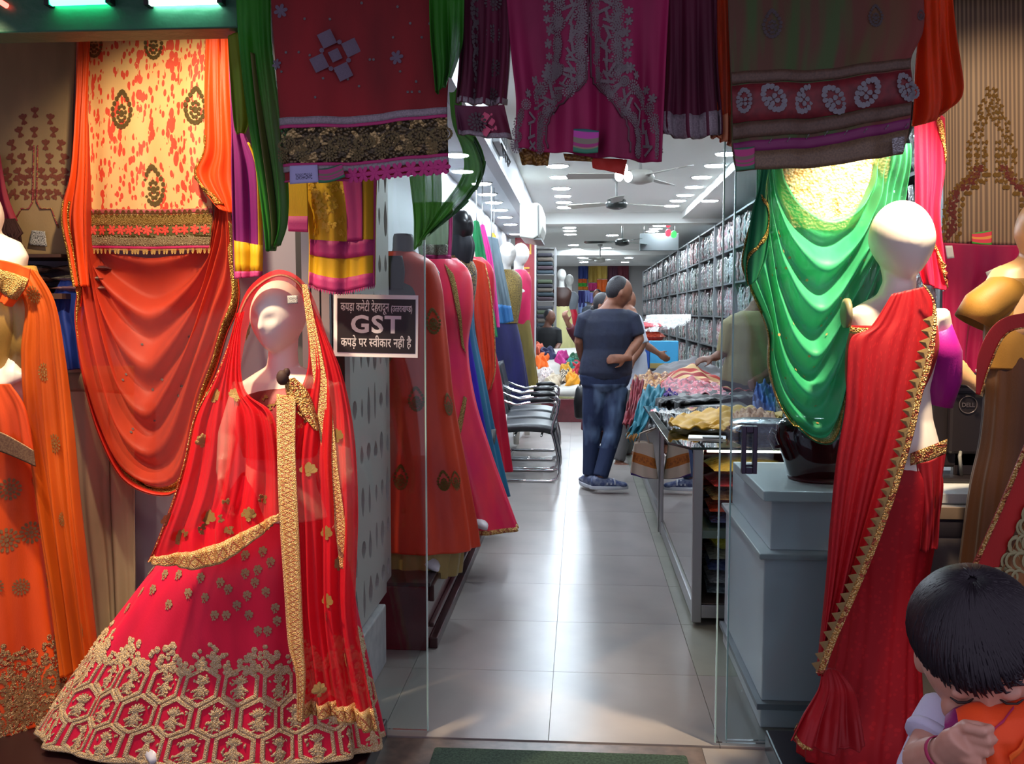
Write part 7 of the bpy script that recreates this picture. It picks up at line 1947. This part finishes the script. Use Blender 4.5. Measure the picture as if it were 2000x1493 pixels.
# --- man in a navy T shirt, seen from behind, looking to his right side counter
Ym = 7.4
def m_(px, py, dy=0): return at(px, py, Ym+dy)
J = dict(head=(m_(1210, 572, .02), R(100), R(18)), nek=m_(1192, 601, .02), pel=m_(1182, 742), rv=V((.98, .12, 0)).normalized(),
         sL=m_(1145, 618), eL=m_(1131, 668, .02), wL=m_(1142, 716, .16), sR=m_(1232, 618, .02), eR=m_(1249, 664, .0), wR=m_(1222, 700, -.14),
         hL=m_(1162, 758), kL=m_(1156, 848, .02), aL=m_(1152, 930, .03), hR=m_(1203, 758, .02), kR=m_(1196, 848, -.02), aR=m_(1172, 934, -.10), fL=V((-.25, .9, 0)), fR=V((.97, .1, 0)))
NAVY = stripem('navy_stripe_knit', ['16203a', '1a2542', '141c32', '1c2846'], 6)
def jeansm():
    m, nt, p_ = newmat('faded_denim'); n_ = nt.noise(nt.ob(1, 1, .5), 5, 3)
    g_ = nt.xyz(nt.ob())
    fade = nt.ma('MULTIPLY', nt.ramp(n_, .52, .66), nt.ma('MULTIPLY', nt.step(g_[2], .35), nt.ma('LESS_THAN', g_[2], .85)))
    nt.lk(nt.mix(fade, lin('1a2a4c'), lin('5a7090')), p_.inputs['Base Color']); p_.inputs['Roughness'].default_value = .8
    bump(nt, p_, nt.noise(nt.ob(1, 1, .4), 18, 3), .4, .02)
    return m
human('person', 'man in navy striped T-shirt and faded jeans, hands behind back, seen from behind', J, SKIN, mat('navy_knit', '18223c', .75, col2='141c30', ns=6, bmp=.25, bs=26), jeansm(), .42, 1.0, .009, 'short', mat('sneaker_blue', '2c3a66', .5, col2='6a7288', ns=40), 0.0, wk=1.16, hand_kw=(None, dict(d=V((-1, -.2, -.05)), up=V((0, -1, .2)), curl=.3, thumb=-1)))
# --- woman with the printed white and blue tunic beyond him
Yw = 8.85
def m_(px, py, dy=0): return at(px, py, Yw+dy)
J = dict(head=(m_(1222, 588, .05), R(95), R(15)), nek=m_(1232, 612), pel=m_(1236, 742), rv=V((.3, -.95, 0)).normalized(),
         sL=m_(1240, 628, -.17), eL=m_(1256, 672, -.2), wL=m_(1236, 706, -.22), sR=m_(1236, 628, .17), eR=m_(1258, 672, .2), wR=m_(1285, 690, .2),
         hL=m_(1228, 760, -.08), kL=m_(1222, 840, -.08), aL=m_(1208, 902, -.12), hR=m_(1236, 760, .08), kR=m_(1232, 840, .08), aR=m_(1224, 880, .5), fL=V((.9, -.3, 0)), fR=V((.9, .1, 0)))
human('person', 'woman in a white tunic with blue print standing beyond the man at the counter', J, SKIN, floral('tunic_print', 'b8bcc8', '2c3a70', 'd0d4dc', 26), mat('grey_trousers', '5a5656', .8), .5, .95, .011, 'long', None, 0, .32)
# --- woman with raised arm behind him
Yw = 9.3
J = dict(head=(m_(1178, 596, .1), R(60), R(5)), nek=m_(1174, 622), pel=m_(1178, 742), rv=V((1, 0, 0)),
         sL=m_(1150, 638), eL=m_(1130, 668, -.1), wL=m_(1108, 630, -.22), sR=m_(1200, 638), eR=m_(1212, 690), wR=m_(1190, 720, -.1),
         hL=m_(1165, 756), kL=m_(1165, 820), aL=m_(1166, 868), hR=m_(1190, 756), kR=m_(1190, 820), aR=m_(1190, 868))
human('person', 'woman in a maroon printed blouse with her hand raised, behind the man', J, SKIN, floral('maroon_print', '5a1c28', '3a1018', 'a08070', 22), mat('maroon_skirt', '2a1418', .8), .9, .95, .011, 'long', None, 0, .5, hand_kw=(dict(d=V((-.35, -.2, 1)), up=V((-.6, -.8, 0)), curl=.75, thumb=1), None))
mb = MB()
rings = []
c = at(1137, 785, 8.85)
for z, rx, ry in ((-.16, .05, .03), (-.14, .07, .05), (0, .08, .06), (.12, .06, .05), (.15, .04, .03)): rings.append([(c.x+rx*math.cos(2*PI*i/20), c.y+ry*math.sin(2*PI*i/20), c.z+z) for i in range(20)])
o = thing('shoulder_bag', 'black shoulder bag hanging at the side of the maroon bloused woman', 'bag', (c.x, c.y, c.z-.16)); mb.loft(rings); mb.build('pouch', BLACK, o, True)
mb = MB(); mb.tube([c+V((-.03, 0, .12)), at(1146, 700, 8.95), at(1152, 636, 9.2), at(1150, 700, 9.3), c+V((.03, .03, .12))], .008, 6); mb.build('strap', BLACK, o, True)
# --- salesman in khaki behind the counter
Yw = 7.2
J = dict(head=(m_(1496, 566, .0), R(-60), R(20)), nek=m_(1476, 604), pel=m_(1456, 752), rv=V((.92, .38, 0)).normalized(),
         sL=m_(1428, 628, -.05), eL=m_(1412, 690, -.05), wL=m_(1392, 700, -.12), sR=m_(1512, 632, .1), eR=m_(1530, 700, .05), wR=m_(1490, 735, -.1),
         hL=m_(1436, 770), kL=m_(1436, 870), aL=m_(1438, 943), hR=m_(1476, 770), kR=m_(1476, 870), aR=m_(1474, 943))
human('person', 'salesman in a khaki shirt leaning behind the counter', J, SKIN2, mat('khaki_shirt', '8a8058', .8, col2='7c7350', ns=5, bmp=.3, bs=16), mat('dark_trousers', '24242a', .8), .5, 1.0, .011, 'short', None, 0.0, wk=1.15, hand_kw=(dict(d=V((-1, -.2, -.1)), up=V((0, -.5, 1)), curl=.4, thumb=-1), None))
# --- man in black sitting beyond the mattress
Yw = 14.6
J = dict(head=(m_(1074, 620, .0), R(50), R(-5)), nek=m_(1069, 638), pel=m_(1066, 705), rv=V((1, 0, 0)),
         sL=m_(1049, 644), eL=m_(1043, 672, -.05), wL=m_(1052, 690, -.3), sR=m_(1088, 644), eR=m_(1092, 672, -.05), wR=m_(1082, 692, -.3),
         hL=m_(1058, 712, -.05), kL=V((m_(1050, 712).x, 14.15, .60)), aL=V((m_(1050, 712).x, 14.42, .10)), hR=m_(1074, 712, -.05), kR=V((m_(1084, 712).x, 14.15, .60)), aR=V((m_(1084, 712).x, 14.42, .10)))
human('person', 'man in a black shirt sitting behind the mattress platform', J, SKIN2, mat('black_shirt', '101114', .8), mat('dark_trousers'), .5, 1.0, .014, 'short', None)
o = thing('stool', 'plain wooden stool under the man in black', 'stool', (m_(1066, 700).x, 14.6, 0)); q = m_(1066, 700); zs = J['pel'].z-.14
mb = MB(); mb.b2((q.x-.18, 14.46, zs-.03), (q.x+.18, 14.82, zs)); mb.build('seat', mat('stool_wood', '5a4030', .6), o, bevel=.006)
for sx in (-.16, .13):
    for sy in (14.48, 14.77): mb = MB(); mb.b2((q.x+sx, sy, 0), (q.x+sx+.03, sy+.03, zs-.03)); mb.build('leg', mat('stool_wood'), o)
# --- distant shopper
Yw = 18.0
J = dict(head=(m_(1166, 578), R(-20), 0), nek=m_(1162, 596), pel=m_(1160, 655), rv=V((1, 0, 0)), sL=m_(1144, 602), eL=m_(1140, 628), wL=m_(1148, 645, -.2), sR=m_(1180, 602), eR=m_(1184, 628), wR=m_(1176, 648, -.2),
         hL=m_(1152, 662), kL=m_(1152, 705), aL=m_(1152, 745), hR=m_(1168, 662), kR=m_(1168, 705), aR=m_(1168, 745))
human('person', 'distant shopper in a dark grey shirt facing the street', J, SKIN2, mat('far_grey_shirt', '3a4048', .8), mat('dark_trousers'), .5, 1.0, .02, 'short', None)

# ================================================================== CHILD IN FRONT
YK = 1.36
def c_(px, py, dy=0): return at(px, py, YK+dy)
ck = thing('person', 'dark haired small child in a white T-shirt gripping and biting orange cloth', 'person', (c_(1930, 1450).x, YK, -.15))
mb = MB()
hc = c_(1908, 1280, .0); yaw, tilt = R(-15), R(23)
egg(mb, hc, .077, .102, .090, yaw, tilt, True, R(-6))
HM = Matrix.Rotation(yaw, 3, 'Z') @ Matrix.Rotation(R(-6), 3, 'Y') @ Matrix.Rotation(tilt, 3, 'X')
fw = HM @ V((0, -1, 0)); sdv = HM @ V((1, 0, 0)); upv = HM @ V((0, 0, 1))
# cheeks, nose, lids
for s in (-1, 1):
    mb.ell(hc+fw*.062+sdv*s*.030-upv*.038, (.027, .022, .025), 12, 8)
    mb.ell(hc+fw*.078+sdv*s*.030+upv*.004, (.015, .008, .010), 10, 6)
mb.ell(hc+fw*.092-upv*.018, (.012, .013, .012), 10, 8); mb.ell(hc+fw*.083-upv*.050, (.019, .010, .009), 10, 6); mb.ell(hc+fw*.062-upv*.075, (.022, .018, .016), 10, 8)
for s in (-1, 1): mb.ell(hc+sdv*s*.073-upv*.01-fw*.005, (.010, .016, .024), 10, 8)
nk = c_(1925, 1400, .03)
mb.tube([hc-upv*.05-fw*.01, nk, nk+V((0, .01, -.06))], [.04, .038, .05], 14)
pel = V((nk.x+.01, YK+.06, .37))
torso(mb, pel, nk, V((1, .1, 0)).normalized(), .66)
sl, el, wl = c_(1862, 1400, .02), c_(1822, 1492, .0), c_(1852, 1470, -.10)
el = c_(1800, 1490, -.02)
mb.tube([sl, (sl+el)/2, el], [.037, .033, .029], 14); mb.tube([el, (el+wl)/2, wl], [.029, .028, .021], 14)
# right hand closed on the cloth: palm and five curled fingers
hp = c_(1888, 1452, -.13)
hd = (hp-wl).normalized()
palm = []
u_ = V((0, -1, .25)); u_ = (u_-hd*u_.dot(hd)).normalized(); sd_ = hd.cross(u_)
if sd_.z > 0: sd_ = -sd_
for t_, w_, h_ in ((-.005, .020, .018), (.012, .026, .019), (.03, .030, .018), (.046, .028, .016)):
    palm.append([tuple(wl+hd*t_+sd_*w_*math.cos(2*PI*i/14)+u_*h_*math.sin(2*PI*i/14)) for i in range(14)])
mb.loft(palm)
kn_ = [(1890, 1422), (1902, 1443), (1900, 1464), (1888, 1485)]
ti_ = [(1934, 1424), (1940, 1445), (1934, 1467), (1918, 1489)]
for (a_, b_), (p_, q_) in zip(kn_, ti_):
    A = c_(a_, b_, -.135); B = c_(p_, q_, -.135); M2 = (A+B)/2+V((0, -.014, .002))
    mb.tube([A-hd*.014+V((0, .01, 0)), A, M2, B, B+V((-.004, .014, -.004)), B+V((-.014, .022, -.005))], [.0072, .0072, .0069, .0066, .0062, .005], 10)
A = c_(1866, 1432, -.12)
mb.tube([c_(1862, 1446, -.11), A, c_(1886, 1416, -.125), c_(1914, 1418, -.12)], [.009, .0085, .0078, .006], 10)
sr, er, wr = c_(2010, 1402, .06), c_(2060, 1480, .05), c_(2010, 1540, -.06)
mb.tube([sr, er], [.037, .03], 14); mb.tube([er, wr], [.03, .021], 14); hand_mb(mb, wr, (-1, -.2, .1), (0, -1, 0), .11, .5, -1, r=.0075)
for s in (-1, 1):
    h_ = pel+V((s*.05, 0, -.02)); kq = V((h_.x+s*.01, YK+.05, .13)); aq = V((h_.x+s*.01, YK+.07, -.09))
    mb.tube([h_, kq, aq], [.058, .042, .026], 14); mb.ell(aq+V((0, -.035, -.03)), (.03, .07, .026), 12, 8)
organic(mb, 'body', SKINC, ck, .0028, 3)
WT = mat('tshirt_white', 'c4c4da', .8, bmp=.2, bs=50)
mb = MB(); torso(mb, pel, nk, V((1, .1, 0)).normalized(), .66, .010, 0, .985)
mb.tube([sl+(sl-el)*.1, sl, (sl*.55+el*.45), (sl*.42+el*.58)], [.040, .048, .045, .044], 16); mb.tube([sr, sr*.5+er*.5], [.046, .044], 14)
organic(mb, 'tshirt', WT, ck, .006, 4)
ce = sl*.42+el*.58; dv = (el-sl).normalized()
mb = MB(); mb.tube([ce-dv*.010, ce-dv*.004, ce+dv*.004], [.0445, .046, .0445], 20); mb.build('cuff', WT, ck, True)
mb = MB(); torso(mb, pel-V((0, 0, .06)), nk, V((1, .1, 0)).normalized(), .66, .012, 0, .25)
for s in (-1, 1): mb.tube([pel+V((s*.05, 0, -.02)), V((pel.x+s*.06, YK+.05, .13)), V((pel.x+s*.06, YK+.06, -.02))], [.068, .056, .046], 14)
organic(mb, 'shorts', mat('shorts_grey', '4a4a58', .8), ck, .01, 4)
mb = MB()
bpos = wl-hd*.012
mb.loft([[tuple(bpos+hd*o_+sd_*r_*math.cos(2*PI*i/24)+u_*r_*.92*math.sin(2*PI*i/24)) for i in range(24)] for o_, r_ in ((-.003, .0245), (-.002, .0265), (.002, .0265), (.003, .0245))], False)
mb.build('thread_bracelet', mat('thread_pink', 'a02050', .6), ck, True)
# hair: cap and many short locks following the skull
mb = MB()
hcc = hc-fw*.024+upv*.028
mb.ell(hcc, (.0865, .092, .085), 32, 22, HM)
cap = mb
rnd = random.Random(13)
for k in range(1900):
    th = rnd.uniform(0, 2*PI); ph = rnd.uniform(0, 1)
    a0 = V((math.cos(th)*.25, math.sin(th)*.25, 1)).normalized()
    pts = []
    s0 = rnd.uniform(.05, .9); jit = rnd.uniform(-.12, .10); sw = rnd.uniform(.1, .5)
    for q_ in range(5):
        t_ = s0+q_*.16
        lim = lerp(1.85, 1.46-.26*math.cos(th), max(0, -math.sin(th))**.6)+jit
        ang = min(t_*1.25, lim)
        d_ = V((math.sin(ang)*math.cos(th+sw*t_), math.sin(ang)*math.sin(th+sw*t_), math.cos(ang)))
        pts.append(hcc+HM @ V((d_.x*.0878, d_.y*(.0936+(.026*min(1.3, ang/1.3)*(-math.sin(th))**.5 if math.sin(th) < 0 else 0)), d_.z*.0865))*(1+.012*rnd.random()))
    cap.tube(pts, [.0015, .0024, .0026, .0022, .0005], 4)
cap.build('hair', mat('hair_child', '1c161e', .5, spec=.4), ck, True)
for s in (-1, 1):
    mb = MB(); P = hc+fw*.0865+sdv*s*.030-upv*.002
    mb.tube([P+sdv*-.015+upv*.001-fw*.004, P+sdv*-.006-upv*.004, P+sdv*.006-upv*.004, P+sdv*.015+upv*.001-fw*.004], [.001, .002, .002, .001], 6); mb.build('closed_eyelid', mat('lash_dark', '2a1a18', .6), ck, True)
    mb = MB(); P = hc+fw*.083+sdv*s*.030+upv*.022
    mb.tube([P+sdv*-.016-fw*.003, P+upv*.003, P+sdv*.016-fw*.003], [.0015, .003, .0015], 6); mb.build('eyebrow', HAIR, ck, True)
# orange cloth wrapped in front of the child
OC = silk('child_orange', 'e84a14', 'd03a10', .6)
S = sheet([[(1868, 1388), (1905, 1372), (1950, 1376), (2060, 1350)], [(1872, 1410), (1915, 1410), (1960, 1412), (2060, 1400)], [(1882, 1450), (1930, 1450), (1980, 1450), (2070, 1440)], [(1898, 1500), (1940, 1500), (1990, 1500), (2080, 1500)], [(1900, 1640), (1950, 1640), (2000, 1640), (2080, 1640)]], (1.285, 1.25, 1.235, 1.235, 1.26), ripple(1.6, .008, .3), 70, 60)
o = thing('orange_cloth', 'orange cloth with magenta stripes bunched in the child\'s mouth and fist', 'cloth', S(.5, 1))
c1 = cloth('cloth', S, OC, o, .003)
cloth('magenta_stripe', along(S, [(.16, .28), (.34, .20), (.6, .06)], (0, .018), .003, 40), silk('stripe_magenta', 'a81a4a', '8a1440', .6), c1, .001)
cloth('magenta_stripe', along(S, [(.62, .30), (.72, .36), (.86, .44)], (0, .012), .003, 30), silk('stripe_magenta'if 0 else 'stripe_magenta', 'a81a4a'), c1, .001)
S2 = sheet([[(1848, 1400), (1866, 1384), (1880, 1380)], [(1844, 1425), (1866, 1415), (1882, 1410)], [(1842, 1460), (1870, 1455), (1890, 1450)], [(1850, 1560), (1880, 1560), (1910, 1560)]], (1.30, 1.275, 1.27, 1.27), ripple(1, .004), 24, 30)
cloth('magenta_edge', S2, silk('edge_magenta', '8a1464', '740f54', .6), o, .003)
cloth('fold_band', along(S, [(.42, .42), (.6, .30), (.8, .2), (1, .12)], (0, .05), .006, 40), silk('child_orange_light', 'f0641a', 'e05414', .6), c1, .002)
